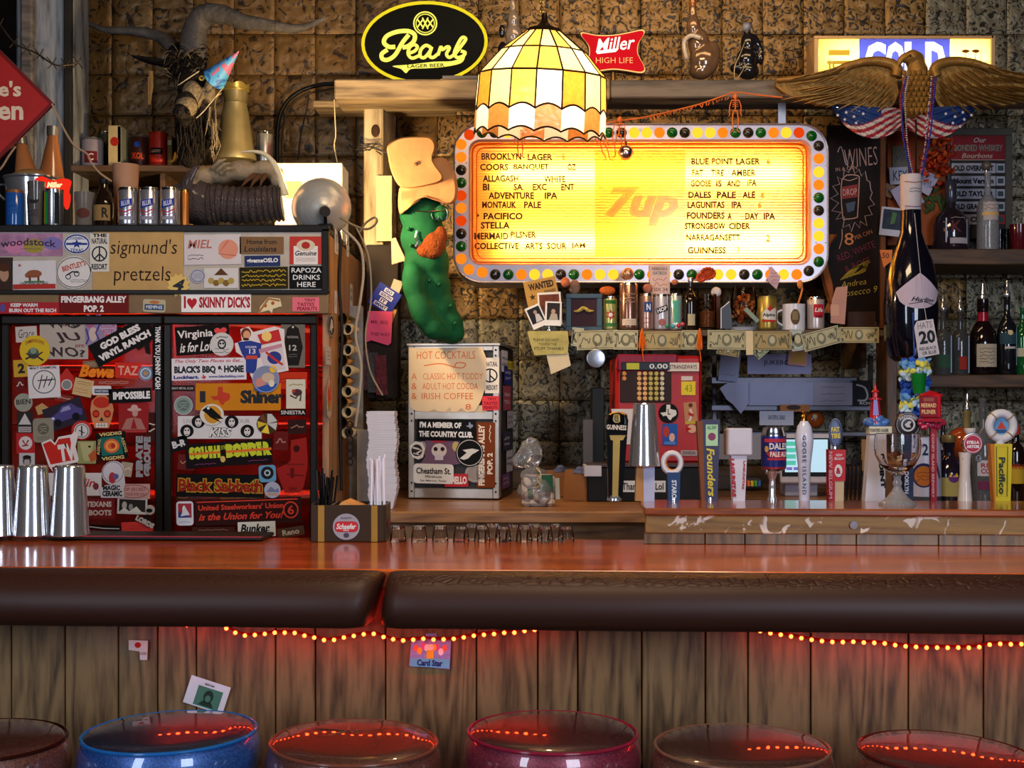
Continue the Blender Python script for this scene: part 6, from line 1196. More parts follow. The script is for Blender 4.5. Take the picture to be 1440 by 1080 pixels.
# ---------------------------------------------------------------- napkin caddy on the bar
KD=3.86; kz=1.071; sB=S(KD)
kd=thing('bar_caddy','brown bar caddy with round beer badge, straws and napkins','caddy',P(497,757,KD)); q0=(440,703,542,757)
m_kb=C('3a2c20',.35,var=.1,coat=.2); m=MB(); fr=KD-.0
def kbox(x0,y0,x1,y1,d0,d1,mat,b=.0015,nm='panel',lab=None):
    a=P(x0,0,KD);b_=P(x1,0,KD); z0=kz+(757-y1)*sB; z1=kz+(757-y0)*sB; m=MB(); m.box(((a.x+b_.x)/2,(d0+d1)/2,(z0+z1)/2),(b_.x-a.x,d1-d0,z1-z0),mat,b); return m.put(nm,kd,lab)
kbox(440,706,542,757,KD-.04,KD-.034,m_kb,nm='front_panel'); kbox(440,706,542,757,KD+.10,KD+.106,m_kb,nm='back_panel'); kbox(440,704,444,757,KD-.034,KD+.10,m_kb,nm='side_panel'); kbox(541,706,545,757,KD-.034,KD+.10,m_kb,nm='side_panel'); kbox(444,752,541,757,KD-.034,KD+.10,m_kb,nm='bottom_panel')
kbox(466,706,469,757,KD-.034,KD+.10,m_kb,nm='divider'); kbox(517,706,520,757,KD-.034,KD+.10,m_kb,nm='divider')
for x in(450,524): kbox(x,706.5,x+9,757,KD-.042,KD-.04,C('a8803c',.35,.4),.0005,'gold_stripe')
m=MB(); f=Flat(m,KD-.042,487,736,0,lay=.0006); f.o.z=kz+21*sB; f.ell(0,0,38,37,C('a8a4ac',.3,.3),1,n=32); f.rect(0,0,33,15,C('b02028'),2,rr=6); f.rect(0,0,31,13,C('c03038'),2.5,rr=5); f.text('Schaefer',0,-.5,28,8,C('e0dcdc'),3.4,bold=.03,shear=.3); f.text('BEER',0,5,8,2,C('e0dcdc'),3.4); f.text('QUALITY',0,-12,16,3,C('4a4450'),2); f.ell(0,12,8,7,C('4a4450'),2); m.put('beer_badge',kd,'round silver badge with red label')
m=MB(); o_=P(545.6,0,KD); f=Flat(m,KD,0,0,r=(0,1,0),o=V((o_.x,KD+.03,kz+.05))); f.text('Beer',0,0,22,12,C('b04050'),1,bold=.04,shear=.2); m.put('side_lettering',kd)
def inkad(px): return P(px,0,KD).x
m=MB(); a=inkad(470)
m.add([V((inkad(470),KD-.02,kz+.09)),V((inkad(482),KD-.02,kz+.115)),V((inkad(518),KD-.02,kz+.094)),V((inkad(518),KD+.08,kz+.094)),V((inkad(488),KD+.08,kz+.118)),V((inkad(470),KD+.08,kz+.09)),V((inkad(470),KD-.02,kz+.03)),V((inkad(518),KD-.02,kz+.03))],[(0,1,2,7,6),(0,5,4,1),(1,4,3,2)],C('d89858',.7)); m.put('napkins',label='folded orange-tan napkins in the middle of the bar caddy',cat='napkin')
def straw(x,d,top,r_,mat,grp,lab,lean,nm):
    m=MB(); b=V((inkad(x),KD+d,kz+.02)); t_=V((inkad(x)+lean,KD+d+.01,kz+(757-top)*sB)); m.tube([b,t_],r_,mat,8); m.put(nm,label=lab,cat='straw',group=grp)
rr=random.Random(4)
for i in range(13): straw(448+i*1.35,.0+.05*((i*5)%7)/7,rr.uniform(655,672),.0032,C('0e0d10',.2,coat=.4),'black straws in the caddy','thin black straw standing in the left pocket of the caddy',rr.uniform(-.012,.022),'straw')
for i in range(14): straw(522+i*1.45,-.01+.06*((i*5)%7)/7,rr.uniform(637,648),.0042,C('dcd8e4',.6,var=.04),'paper-wrapped straws in the caddy','white paper-wrapped straw standing in the right pocket of the caddy',rr.uniform(-.014,.010),'wrapped_straw')
# shot glasses at the back edge of the bar
sg0=None; m_sg=glassy('thin_glass','fbf6f0',.10,.02)
def shot(px,D,od):
    global sg0
    X=(px-CX)/FPX*D
    lab='%s upturned shot glass from the left in the %s row on the bar'%(od,'front' if D<3.87 else 'rear')
    if sg0 is None:
        t=thing('shot_glass',lab,'shot glass',(X,D,1.0705),'upturned shot glasses in the front row'); m=MB(); c=V(t.location); m.lathe([(.0245,0),(.0225,.022),(.019,.043),(.0175,.0455),(0,.0455)],c,m_sg,20); m.lathe([(.0222,.001),(.0195,.022),(.0165,.034),(0,.036)],c,m_sg,20); m.put('glass_body',t); m=MB(); m.lathe([(0,.0365),(.0155,.0365),(.0175,.0445),(0,.0445)],c,solidglass('thick_glass_base'),16); m.put('glass_base',t); sg0=t
    else: t=dup(sg0,(X,D,1.0705),lab)
    t['group']='upturned shot glasses in the %s row'%('front' if D<3.87 else 'rear'); t.rotation_euler.z=px
OW=['first','second','third','fourth','fifth','sixth','seventh','eighth','last']
for i in range(9): shot(560+i*29.5,3.83,OW[i])
for i in range(5): shot(663+i*29.5,3.885,OW[i] if i<4 else 'last')
# plastic bag of coffee
bg=thing('coffee_bag','clear twisted plastic bag holding a white packet beside the warmer','bag',P(757,yc(4.72),4.72)); 
m=MB(); b=P(757,yc(4.72),4.72); z0=CZ; s=S(4.72); m.box((b.x,4.72,z0+.058),(.12,.05,.115),C('c8b8a8',.5,var=.2),.012); m.put('packet',bg)
m=MB(); f=Flat(m,4.694,760,688,2); f.rect(10,-8,16,24,C('2c5c48'),1); f.rect(-14,6,8,14,C('2c5c48'),1); f.rect(24,0,6,30,C('b0b0a8'),1); m.put('printed_label',bg)
m_bag=glassy('crinkled_clear_plastic','f4f2f4',.35,.12,.14); m=MB(); vs,fs=blob([(b+V((0,0,.05)),(.075,.04,.062)),(b+V((-.015,0,.10)),(.05,.03,.045)),(b+V((-.02,0,.145)),(.022,.02,.03)),(b+V((-.03,0,.19)),(.05,.03,.045)),(b+V((-.025,0,.225)),(.03,.02,.025)),(b+V((-.07,0,.165)),(.03,.02,.025))],.009,None)
rr=random.Random(8); vs=[v+V((noise.noise(v*38),noise.noise(v*38+V((9,0,0))),noise.noise(v*38+V((0,9,0)))))*.014 for v in vs]; m.add([V((v.x,v.y,max(v.z,z0+.001))) for v in vs],fs,m_bag,True); m.put('plastic_film',bg,angle=25)
m=MB(); m.tube(smooth([b+V((-.008,-.035,.14)),b+V((.008,-.045,.12)),b+V((-.006,-.045,.10)),b+V((.006,-.045,.08)),b+V((-.014,-.045,.07)),b+V((-.010,-.045,.085)),b+V((.008,-.045,.10))],4),.0022,C('c8b890',.3,.5),6); m.put('twist_tie',bg)
# clipboards leaning on the counter
for i,(px,py,w_,h_,rt,D) in enumerate(((815,682,44,42,-4,4.95),(788,676,40,34,4,5.15))):
    t=thing('clipboard','%s brown clipboard with metal clip propped on the back counter beside the bag'%(['front','rear'][i]),'clipboard',P(px,yc(D),D)); m=MB(); f=Flat(m,D,px,(py-h_/2+yc(D))/2,rt); hh=yc(D)-(py-h_/2)-2; f.rect(0,0,w_,hh,C('8a5a34',.5,var=.15),0,.004); m.put('board',t)
    m=MB(); f=Flat(m,D-.003,px,py-h_/2,rt); f.rect(0,2,18,5,m_steel,1,.003); f.poly([(-7,0),(-3,-5),(3,-5),(7,0)],m_steel,1,.003); m.put('clip',t)
m=MB(); m.tube([P(x,y,4.80) for x,y in((785,688),(792,686),(804,684))],.004,C('5a4030',.5),6); m.put('tool',label='short dark screw tool lying beside the coffee bag',cat='tool') if 0 else None
# ---------------------------------------------------------------- shelf under the menu sign
SZ=P(0,464,5.0).z
def ys(D): return HY+(EZ-SZ)/D*FPX
us=thing('wall_shelf','narrow shelf under the menu sign with banknotes taped along its edge','shelf',P(1020,470,5.2)); m=MB(); a=P(800,0,5.0).x;b=P(1246,0,5.0).x; m.box(((a+b)/2,5.2,SZ-.012),(b-a,.40,.024),m_shelf,.003); m.put('shelf_board',us)
for px in(830,1205):
    m=MB(); q=P(px,490,5.5); m.box((q.x,5.56,SZ-.08),(.02,.34,.11),m_shelf,.002); m.put('bracket',us)
def bill(px,py,w_,h_,rot,D,lab,seed,col='a8a080'):
    def dr(f):
        bend=lambda x: 1
        f.rect(0,0,w_,h_,C(col,.7,var=.15,scale=30),0,.0006); f.ring(0,0,1,1,.1,C('4a4a3a'),1)
        f.stroke([(-w_/2+2,-h_/2+2),(w_/2-2,-h_/2+2),(w_/2-2,h_/2-2),(-w_/2+2,h_/2-2)],.8,C('4c4c3c'),1,True)
        f.ell(0,0,h_*.52,h_*.66,C('6c6a54'),1.3); f.ell(0,-1,h_*.3,h_*.4,C('b0a888'),1.6)
        for sx in(-1,1): f.stroke(scrib(sx*w_*.3,0,w_*.26,h_*.6,8,seed+sx),1.0,C('3c3c30'),1.3); f.rect(sx*w_*.42,-h_*.3,3,4,C('5a5844'),1.6); f.rect(sx*w_*.42,h_*.3,3,4,C('5a5844'),1.6)
        f.text('ONE',w_*.28,0,w_*.16,h_*.3,C('54523e'),1.9)
    m=MB(); f=Flat(m,D,px,py,rot,lay=.0004); dr(f); m.put('banknote',label=lab,cat='banknote',group='banknotes taped along the shelf edge')
bill(840,478,58,27,2,4.994,'one-dollar note at the left end of the shelf edge','1' and 1); bill(812,474,16,26,-6,4.997,'folded note tucked behind the leftmost full banknote on the shelf',2,'b0ac98')
bill(880,478,34,27,0,4.992,'creased pale note left of the first orange tassel',3,'b8b090'); bill(931,479,58,26,1,4.995,'yellowed note between the two orange tassels',4,'a89468')
bill(972,478,26,27,0,4.990,'portrait end of a note just left of the second orange tassel',5); bill(1022,478,54,27,-1,4.994,'banknote with black scribble left of the tape strip',6)
bill(1086,479,54,26,0,4.994,'brownish banknote right of the tape strip',7,'a08c60'); bill(1122,478,20,30,8,4.998,'bluish folded note right of the brownish banknote',8,'a8b0a8'); bill(1155,476,54,25,15,4.988,'tilted banknote overlapping the shelf end',9)
bill(1208,471,56,22,0,4.995,'banknote at the right end of the shelf edge',10,'b09c70'); bill(1024,494,32,12,-10,4.999,'corner of a note hanging below the scribbled one',11,'988458'); bill(1068,492,20,20,40,4.999,'green-tinted note corner poking out below the tape strip',12,'8c987c')
m=MB(); f=Flat(m,4.986,1054,482,1); f.rect(0,0,10,34,C('c8b48c',.4),0,.0006); m.put('tape_strip',label='yellowed strip of tape hanging over the shelf edge',cat='tape')
m=MB(); f=Flat(m,4.99,770,482,-1,lay=.0005); f.poly([(-29,-16),(28,-17),(30,0),(28,15),(-18,18),(-24,2)],C('a89c60',.7,var=.3,scale=30),0,.0008); f.text('PLEASE DO NOT',-2,-4,36,4,C('4a4830'),1); f.text('TOUCH THE',0,2,26,4,C('4a4830'),1); f.text('STUFF THANKS',2,8,42,4,C('4a4830'),1); m.put('banknote',label='crumpled greenish note with stamped words hanging left of the shelf',cat='banknote')
m=MB(); f=Flat(m,4.995,786,508,6); f.poly([(-17,-14),(14,-14),(16,8),(-13,17)],C('c4b498',.7),0,.001); m.put('paper_note',label='small blank tan paper hanging under the greenish note',cat='note')
# tassels, medal
for px,lab in((903,'orange feathery tassel hanging off the shelf above the cash register'),(984,'orange feathery tassel beside the paper label above the register')):
    m=MB(); rr=random.Random(px)
    for k in range(26): x=rr.uniform(-3,3); m.tube([P(px,462,4.975),P(px+x,476,4.975),P(px+x*rr.uniform(1,2.2),rr.uniform(486,494),4.97+rr.uniform(-.01,.01))],[.003,.003,.001],C('d8641c',.6,var=.3),4)
    m.tube([P(px,492,4.975),P(px+2,508,4.975)],.002,C('d8641c'),5); m.put('tassel',label=lab,cat='tassel')
md=thing('round_medal','round grey metal disc hanging from the shelf edge','disc',P(838,516,4.97)); m=MB(); m.lathe([(.034,0),(.035,.003),(.035,.006),(.031,.007),(0,.0065)],P(838,504,4.975),C('8c8c94',.25,.8),26,Matrix.Rotation(R(90),4,'X')); m.put('disc',md); m=MB(); m.tube([P(838,492,4.975),P(838,480,4.985)],.0015,m_steel,5); m.put('hook',md)
# things standing on the shelf
def S_(px,py0,w_,D=5.08): return px,py0,ys(D),w_,D
def pcard(px,py,w_,h_,rot,D,lab,bg,fn,name='photo',cat='photo',th=.001):
    m=MB(); f=Flat(m,D,px,py,rot,lay=.0005); f.rect(0,0,w_,h_,C(bg,.5,var=.06),0,th); fn(f); return m.put(name,label=lab,cat=cat)
pcard(763,417,46,50,12,5.03,'brown wanted poster tilted behind the instant photos','b08440',lambda f:(f.text('WANTED',1,-16,36,10,C('3a2818'),1,bold=.05),f.text('REWARD',12,-6,16,4,C('3a2818'),1),f.poly(starp(-14,-2,2,5,5),C('3a2818'),1),f.poly(starp(-14,12,2,5,5),C('3a2818'),1),f.poly(starp(16,0,2,4,5),C('3a2818'),1)),'wanted_poster','poster')
pcard(773,434,33,46,3,5.02,'large instant photo with brown picture in front of the wanted poster','d8d0cc',lambda f:(f.rect(0,-4,28,32,C('6a3420',var=.5,scale=40),1),f.ell(0,0,10,12,C('a87858'),2)))
pcard(754,445,22,32,24,5.01,'instant photo leaning left with a figure in white','d8d4d4',lambda f:(f.rect(0,-2,18,22,C('1c1c24'),1),f.poly([(-3,8),(0,-4),(5,-2),(7,8)],C('b8b4b8'),2),f.ell(1,-6,5,6,C('9c8478'),3)))
pcard(778,441,23,34,-2,5.008,'small instant photo with a seated figure, frontmost on the clip','dcd8d8',lambda f:(f.rect(0,-3,18,24,C('2a2020'),1),f.poly([(-6,9),(-3,0),(5,0),(7,9)],C('a89c90'),2),f.ell(0,-3,6,7,C('a88a78'),3)))
m=MB(); m.lathe([(.018,0),(.018,.003),(.003,.006),(.0025,.03)],P(772,465,5.03)+V((0,0,0)),m_steel,14); m.box(P(772,466,5.05),(.06,.06,.004),m_shelf); m.put('photo_clip',label='small chrome photo clip stand under the instant photos',cat='clip')
fr_=thing('picture_frame','blue-grey picture frame holding a blond moustache on dark mount','frame',P(821,ys(5.06),5.06)); D=5.05
for q in((796,413,847,419.5),(796,ys(5.06)-6,847,ys(5.06)),(796,419.5,803.5,ys(5.06)-6),(839.5,419.5,847,ys(5.06)-6)): m=MB(); pbox(m,*q,D,D+.02,C('3c5060',.4),.002); m.put('frame_rail',fr_)
m=MB(); pbox(m,803,419,840,ys(5.06)-5,D+.008,D+.014,C('382028',.6)); m.put('mount_board',fr_)
m=MB(); q=smooth([P(807,438,D),P(814,437,D-.002),P(821,433,D-.003),P(828,437,D-.002),P(835,437,D)],4); n=len(q); m.tube(q,[.002+.006*math.sin(PI*i/(n-1))*(1 if abs(i-n/2)>1 else .7) for i in range(n)],C('b89c50',.9,var=.4,scale=80,bump=.8),8); m.put('moustache',fr_,'blond false moustache')
can('drink_can','yellow and green can with a red emblem beside the moustache frame','can',*S_(858,417,20),C('a8a868',.25,.5),m_steel,[('r',0,-16,16,5,'2c5c30'),('p',starp(0,2,4,8,6),'a03030'),('e',0,2,6,6,'d8d0c0'),('r',0,16,16,5,'3c6c40')])
can('tall_can','tall brownish silver can with a glass ball on top, tallest on the shelf','can',*S_(884,398,26,5.05),C('8a6454',.22,.75),m_steel,[('r',0,22,22,9,'c8b8a8'),('w',0,22,18,6,2,'7a4030'),('w',0,-12,16,16,3,'b08a70')]); m=MB(); m.ball(P(883,385,5.05),.024,C('c08868',.06,.6,coat=1),18,10); m.put('glass_ball',label='shiny copper-tinted ball on the tallest can',cat='ball')
can('drink_can','orange-tinted silver can with blue letter right of the tallest can','can',*S_(909,413,21),C('b08878',.25,.6),m_steel,[('r',2,-7,12,14,'2c4c84'),('t','N',2,-7,6,9,'d8d8e0',{'bold':.04}),('w',-3,12,12,12,2,'8a4c3c')])
can('drink_can','white can with diagonal black word beside the teal can','can',*S_(930,414,21),C('c0b8c0',.3,.4),m_steel,[('r',0,-4,18,8,'141214',20),('t','HOP',0,-4,15,6,'dcd8dc',{'bold':.05,'rot':20}),('e',0,14,10,10,'a06060')])
can('drink_can','silver can with teal stripe left of the dark bottle','can',*S_(950,413,18),C('b8bcb8',.25,.6),m_steel,[('r',0,0,7,30,'4c9c88'),('r',0,-14,12,4,'4c9c88')])
pcard(928,393,28,41,0,5.14,'pinkish handwritten card taped over the sign bulbs','c8a8a0',lambda f:(f.text('NEBRASKA',0,-15,22,4,C('6a5a58'),1),f.text('HATBOX',0,-9,20,5,C('5a6a70'),1),f.stroke(scrib(0,0,20,5,10,1),.8,C('a05a4c'),1),f.stroke(scrib(0,7,20,5,10,2),.8,C('a05a4c'),1),f.text('SIX 34',1,14,20,5,C('7a5a58'),1)),'paper_card','card')
bottle('small_bottle','slim dark brown bottle with silver cap and cream label on the shelf','bottle',971,391,ys(5.07),20,5.07,C('1a0e08',.12,coat=.7),'wine',lab=(22,10,16,'a89c80'),cap=m_steel)
gls=glassy('jar_glass','e8dcd0',.14,.04); 
tumbler('glass_jar','clear square-shouldered jar with brown contents right of the dark bottle','jar',994,414,ys(5.08),27,27,5.08,gls); m=MB(); c=P(994,ys(5.08),5.08); m.lathe([(0,.014),(.030,.014),(.030,.075),(0,.08)],c,C('7a5434',.7,var=.4,scale=50,bump=.6),16); m.put('jar_filling',label='brown filling inside the clear jar on the shelf',cat='filling')
m=MB(); m.ball(P(1007,411,5.12),.021,C('d8c8c0',.5),14,8); m.box(P(1007,440,5.12),(.03,.03,.13),C('5a3428',.5),.004); m.put('knob_figure',label='white ball knob standing behind the clear jar',cat='knob')
pcard(1022,443,18,42,0,5.00,'dark photo card leaning against the snifter','6a6878',lambda f:(f.rect(0,0,14,38,C('1c1a24',var=.4),1),f.stroke([(-9,20),(-9,-14),(2,-24)],1.2,C('c0bcc8'),2)),'photo_card','card') if 0 else None
m=MB(); f=Flat(m,5.02,1022,442,0,lay=.0006); f.poly([(-8,20),(-8,-8),(4,-18),(6,-6),(8,20)],C('2c2830',.3),0,.002); f.stroke([(-8,20),(-8,-8),(4,-18)],1.4,C('c8c4cc'),1); m.put('photo_card',label='dark photo card with white edge leaning beside the snifter',cat='card')
m_sn=glassy('snifter_glass','f0e4d8',.14,.03); sn=thing('cork_snifter','big glass snifter filled with corks on a white dish','glass',P(1046,ys(5.1)-8,5.1)); c=P(1046,ys(5.1)-5,5.1); s=S(5.1)
m=MB(); m.lathe([(0,4*s),(8*s,5*s),(17*s,18*s),(19*s,28*s),(18.5*s,38*s),(15.5*s,56*s),(14.8*s,58*s),(15*s,56*s),(18*s,38*s),(18.5*s,28*s),(0,7*s)],c,m_sn,28); m.put('bowl',sn)
m=MB(); rr=random.Random(2)
for k in range(46):
    zq=rr.uniform(9,46); rmx=(17 if 15<zq<40 else 11)-3; a=rr.uniform(0,6.28); r_=rmx*math.sqrt(rr.random()); q=c+V((r_*s*math.cos(a),r_*s*math.sin(a),zq*s)); m.lathe([(0,-.009),(.0065,-.009),(.0065,.009),(0,.009)],q,[C('a8683c',.7),C('7a3c24',.7),C('c08a58',.7)][k%3],8,Matrix.Rotation(rr.uniform(0,3),4,(rr.random(),rr.random(),rr.random())))
m.put('corks',sn,kind='stuff')
m=MB(); c2=P(1044,ys(5.08),5.08); m.lathe([(0,0),(.045,0),(.056,.014),(.058,.014),(.046,.003),(0,.003)],c2,C('d0ccd0',.3),28); m.put('dish',label='white dish under the cork snifter',cat='dish')
m=MB(); f=Flat(m,5.02,1057,443,-45,lay=.0006); f.rect(0,0,26,6,C('7c8c80',.6),0,.001); m.put('paper_strip',label='rolled grey-green note leaning against the snifter',cat='note')
can('drink_can','gold beer can with red and white mountain label right of the snifter','can',*S_(1079,417,27,5.06),C('9c8440',.3,.6),C('8a7a48',.3,.7),[('p',[(-10,0),(-4,-6),(0,-10),(4,-5),(11,-8),(11,10),(-10,8)],'c8c0bc'),('p',[(-3,-6),(2,-12),(5,-6),(1,-2)],'a83028'),('t','Alpine',0,3,18,6,'2c3430',{'bold':.04}),('r',0,11,20,3,'a83028')])
pcard(1089,391,21,33,14,5.0,'pale pink diamond-shaped note pinned over the sign bulbs','c8a0a4',lambda f:[f.stroke(scrib(0,y,12,3,7,y+20),.7,C('8a6068'),1) for y in(-8,-3,2,7)],'paper_note','note') if 0 else None
m=MB(); f=Flat(m,5.14,1089,391,0,lay=.0005); f.poly([(-5,-17),(9,-2),(3,16),(-10,4)],C('c8a0a4',.6),0,.001); [f.stroke(scrib(0,y,10,3,7,y+20),.7,C('8a6068'),1) for y in(-7,-2,3,8)]; m.put('paper_note',label='pale pink diamond-shaped note pinned over the sign bulbs',cat='note')
mg=tumbler('mug','white mug with a brown picture and open handle on the shelf','mug',1116,428,ys(5.06),32,32,5.06,C('c8c4cc',.25,coat=.4),[('e',-1,0,13,22,'5a4430'),('r',-1,-2,8,12,'7a6a50')]); m=MB(); m.tube(smooth([P(1100,436,5.06),P(1093,440,5.06),P(1093,452,5.06),P(1101,458,5.06)],4),.004,C('c8c4cc',.25,coat=.4),8); m.put('handle',mg)
m=MB(); m.tube(smooth([P(1122,428,5.1),P(1128,408,5.1),P(1126,396,5.1)],4),.004,C('d0783c',.6),6); m.ball(P(1125,400,5.1),(.012,.01,.018),C('d0783c',.6),10,6); m.put('orange_toy',label='orange rubber toy hanging above the white mug',cat='toy')
can('drink_can','red and white cola-style can right of the mug','can',*S_(1147,418,24,5.06),C('b8a8a4',.3,.4),m_steel,[('r',2,-4,15,18,'b02430'),('t','Life',2,-5,12,6,'d8c8c8',{'shear':.2,'bold':.03}),('r',2,4,10,4,'80182a')])
m=MB(); f=Flat(m,5.0,1182,430,0,lay=.0006); f.poly([(-6,-26),(10,-28),(6,26),(-14,24),(-12,-8)],C('b08070',.6,var=.1),0,.002); f.rect(-8,6,12,16,C('c09078'),1); m.put('paper_card',label='pinkish paper leaning beside the chalkboard foot',cat='card')
bx=thing('small_box','small brown carton at the right end of the shelf','box',P(1212,ys(5.1),5.1)); m=MB(); pbox(m,1192,438,1232,ys(5.1),5.08,5.16,C('3a2218',.6,var=.3),.003); m.put('box_body',bx)
for i,(x,y,a,b_,c_,lab) in enumerate(((795,397,.018,.02,'c87048','orange-pink shell at the left end under the sign'),(808,404,.022,.03,'8a6a58','grey-brown shell beside the orange-pink one'),(854,409,.032,.018,'c05c24','orange dried gourd lying behind the yellow-green can'),(911,406,.020,.02,'b87058','pink-orange ball behind the note card'),(985,391,.014,.014,'c04830','red flower head above the dark bottle'),(995,385,.028,.022,'b04018','rust-coloured fluffy flower over the sign bulbs'),(949,397,.014,.012,'b06848','small orange ball with pins behind the teal can'))):
    m=MB(); q=P(x,y,5.10 if y>400 else 5.08); m.ball(q,(a,.018,b_),C(c_,.6,var=.4,scale=40,bump=.6),12,8)
    if 'flower' in lab:
        for k in range(14): t=k*.45; m.ball(q+V((a*.9*math.cos(t),-.012,b_*.9*math.sin(t))),(.007,.008,.007),C(c_,.6,var=.4,scale=40,bump=.6),8,5)
    m.put('flower' if 'flower' in lab else 'trinket',label=lab,cat='flower' if 'flower' in lab else 'trinket')
m=MB()
for x,y,c_ in((938,458,'2c8c6c'),(946,459,'2c9ca0'),(954,458,'b02838'),(960,456,'c04858')): m.ball(P(x,y,5.0),.0085,C(c_,.15,coat=1),10,6)
m.put('bead_row',label='row of small coloured glass beads in front of the teal can',cat='beads')
# ---------------------------------------------------------------- cash register
rg=thing('cash_register','old red cash register with number keys and stickers','register',P(926,yc(5.0),5.0)); GD=5.0; m_rr=C('a0161a',.45,var=.15,spec=.3)
gz=CZ+.125
m=MB(); pbox(m,826,657,986,yc(4.92),4.92,5.35,m_blk,.004); m.put('cash_drawer',rg,'black cash drawer under the register')
m=MB(); pbox(m,826,652,986,657,4.915,5.36,C('4a3c40',.4,.3),.002); m.put('drawer_lid',rg)
m=MB(); f=Flat(m,4.918,904,684,0,lay=.0006); f.rect(0,0,64,16,C('c8c8cc',.5),0,.001); f.text('Thank You Lol',0,0,58,10,m_blk,1); m.put('thank_you_label',rg,'white label with black words')
m=MB(); pbox(m,866,500,987,652,GD,5.32,m_rr,.012); m.put('register_body',rg)
m=MB(); pbox(m,868,498,953,522,GD-.012,5.30,C('7c1c34',.4),.006); m.put('top_hood',rg)
m=MB(); pbox(m,874,509,942,521,GD-.016,GD-.01,C('14161c',.3),.002); f=Flat(m,GD-.017,890,515,0,lay=.0006); f.rect(0,0,18,9,C('a8a838',.5),1); f.text('0.00',36,0,26,7,C('c8c8c8'),1,bold=.02); m.put('display_window',rg)
m=MB(); pbox(m,872,523,944,566,GD-.006,GD+.02,C('2c1a16',.5),.002); m.put('key_well',rg)
kq=[(878,c_) for c_ in()]
for ci,(x,c_,n0) in enumerate(((878,'b87838',2),(899,'c89860',6),(907,'c89860',6),(915,'a89848',6),(923,'a89848',6),(931,'b8a890',6))):
    for j in range(n0):
        m=MB(); m.lathe([(.0095,0),(.009,.006),(.007,.009),(0,.009)],P(x,525.5+j*7.0,GD-.004),C(c_,.3,coat=.3),10,Matrix.Rotation(R(90),4,'X')); m.put('key',rg)
G=lambda *a,**k: stk(rg,k.pop('D',GD-.001),*a,**k)
G('white nameplate sticker with capitals',961,516,44,12,0,'c8bcb4',[('t','STRANGEWAYS',0,0,38,6,'4a3a34')],D=GD-.014); G('small white label',966,532,16,6,0,'c8b8b0',[],lev=1); G('yellow sticky note with a handwritten 43',968,546,20,19,0,'d0b838',[hand('43',0,0,10,10,'5a7a30')],lev=2)
G('round black sticker with white state outline',940,581,28,28,0,'141214',[('p',texas(0,-1,23,22),'c8c4c0'),('t','L',1,-2,4,8,m_blk)],'e',3,D=GD-.002); G('pin-up figure sticker',971,581,18,31,5,'a87858',[('e',1,-11,6,6,'5a2c20'),('s',[(0,-6),(2,2),(-3,12)],3.4,'c8b0a8'),('s',[(-3,0),(4,4)],4,'a02c30'),('r',0,13,16,4,'b09838')],lev=2)
G('blue and red cartoon sticker',942,611,21,30,0,'28509c',[('e',-5,-4,8,16,'a83830'),('e',3,4,8,12,'c8a090'),('r',0,12,16,4,'4878b8')],lev=3); G('peach open-mouthed round sticker',973,603,13,12,0,'c89880',[('p',[(0,0),(-8,-3),(-8,4)],'a01c20')],'e',2); G('chrome rounded nameplate',969,637,24,8,0,'98888a',[('t','SWEDA',0,0,18,4,'4a3a40')],'rr',2); G('large white sticker behind the shaker',890,600,60,50,0,'c0b8b8',[('t','N',8,0,14,30,m_blk,{'bold':.03})],lev=1)
m=MB(); pbox(m,832,545,850,yc(5.05),5.05,5.15,m_blk,.003); m.put('card_reader',label='tall narrow black box standing left of the register',cat='box')
m=MB(); f=Flat(m,5.02,826,606,0); pbox(m,820,590,834,655,5.02,5.04,C('4a4648',.4),.002); pbox(m,822,655,846,670,4.90,5.04,C('b0acb8',.5),.001); m.put('receipt_printer',label='grey printer part and slip beside the black box',cat='printer')
# ---------------------------------------------------------------- metal racks with papers, till screen
rk=thing('paper_rack','grey metal wall rack with rails holding papers behind the taps','rack',P(1110,600,5.6))
for y0,y1,x0,x1 in((530,540,1000,1206),(569,578,1000,1225),(607,614,1020,1240)): m=MB(); pbox(m,x0,y0,x1,y1,5.45,5.60,C('6c6a76',.45,.6),.004); m.put('rail',rk)
for x in(1002,1222): m=MB(); pbox(m,x,500,x+6,686,5.60,5.62,C('6c6a76',.45,.6),.002); m.put('upright',rk)
def sheet(px,py,w_,h_,rot,D,lab,bg='a8a8c4',tx=None,nl=0,pts=None):
    m=MB(); f=Flat(m,D,px,py,rot,lay=.0006)
    if pts: f.poly(pts,C(bg,.6,var=.06),0,.001)
    else: f.rect(0,0,w_,h_,C(bg,.6,var=.06),0,.001)
    if tx: f.text(tx,tx and 0,-h_*.05,w_*.5,min(8,h_*.3),C('3c3c54'),1)
    for k in range(nl): f.stroke(scrib(0,-h_*.3+k*h_*.6/max(1,nl-1),w_*.6,1.5,10,k),.6,C('5a5a70'),1)
    m.put('paper_sheet',label=lab,cat='paper')
sheet(1096,512,90,28,0,5.43,'lavender sheet with the word above the upper rail','9898bc','JUKEBOX',0); sheet(1026,514,28,44,-6,5.42,'curled bluish paper hanging left of the jukebox sheet','a0a4c4',None,2)
m=MB(); f=Flat(m,5.40,1122,503,-6); f.rect(0,0,27,22,C('c89088'),0,.001); f.rect(0,0,20,16,C('c8984c'),1); m.put('photo_card',label='small pink-bordered orange photo hanging below the shelf',cat='card')
sheet(1098,554,92,32,0,5.42,'long lavender sheet hanging from the upper rail','a4a4c0'); sheet(1171,554,56,32,0,5.425,'pale sheet with faint lines at the right of the upper rail','a098a8',None,3)
sheet(1034,560,44,44,0,5.40,'white sheet with a folded diamond corner at the left of the rack','a8a8c4',pts=[(-22,-14),(-10,-22),(18,-22),(18,8),(8,22),(-4,8),(-12,2)]); 
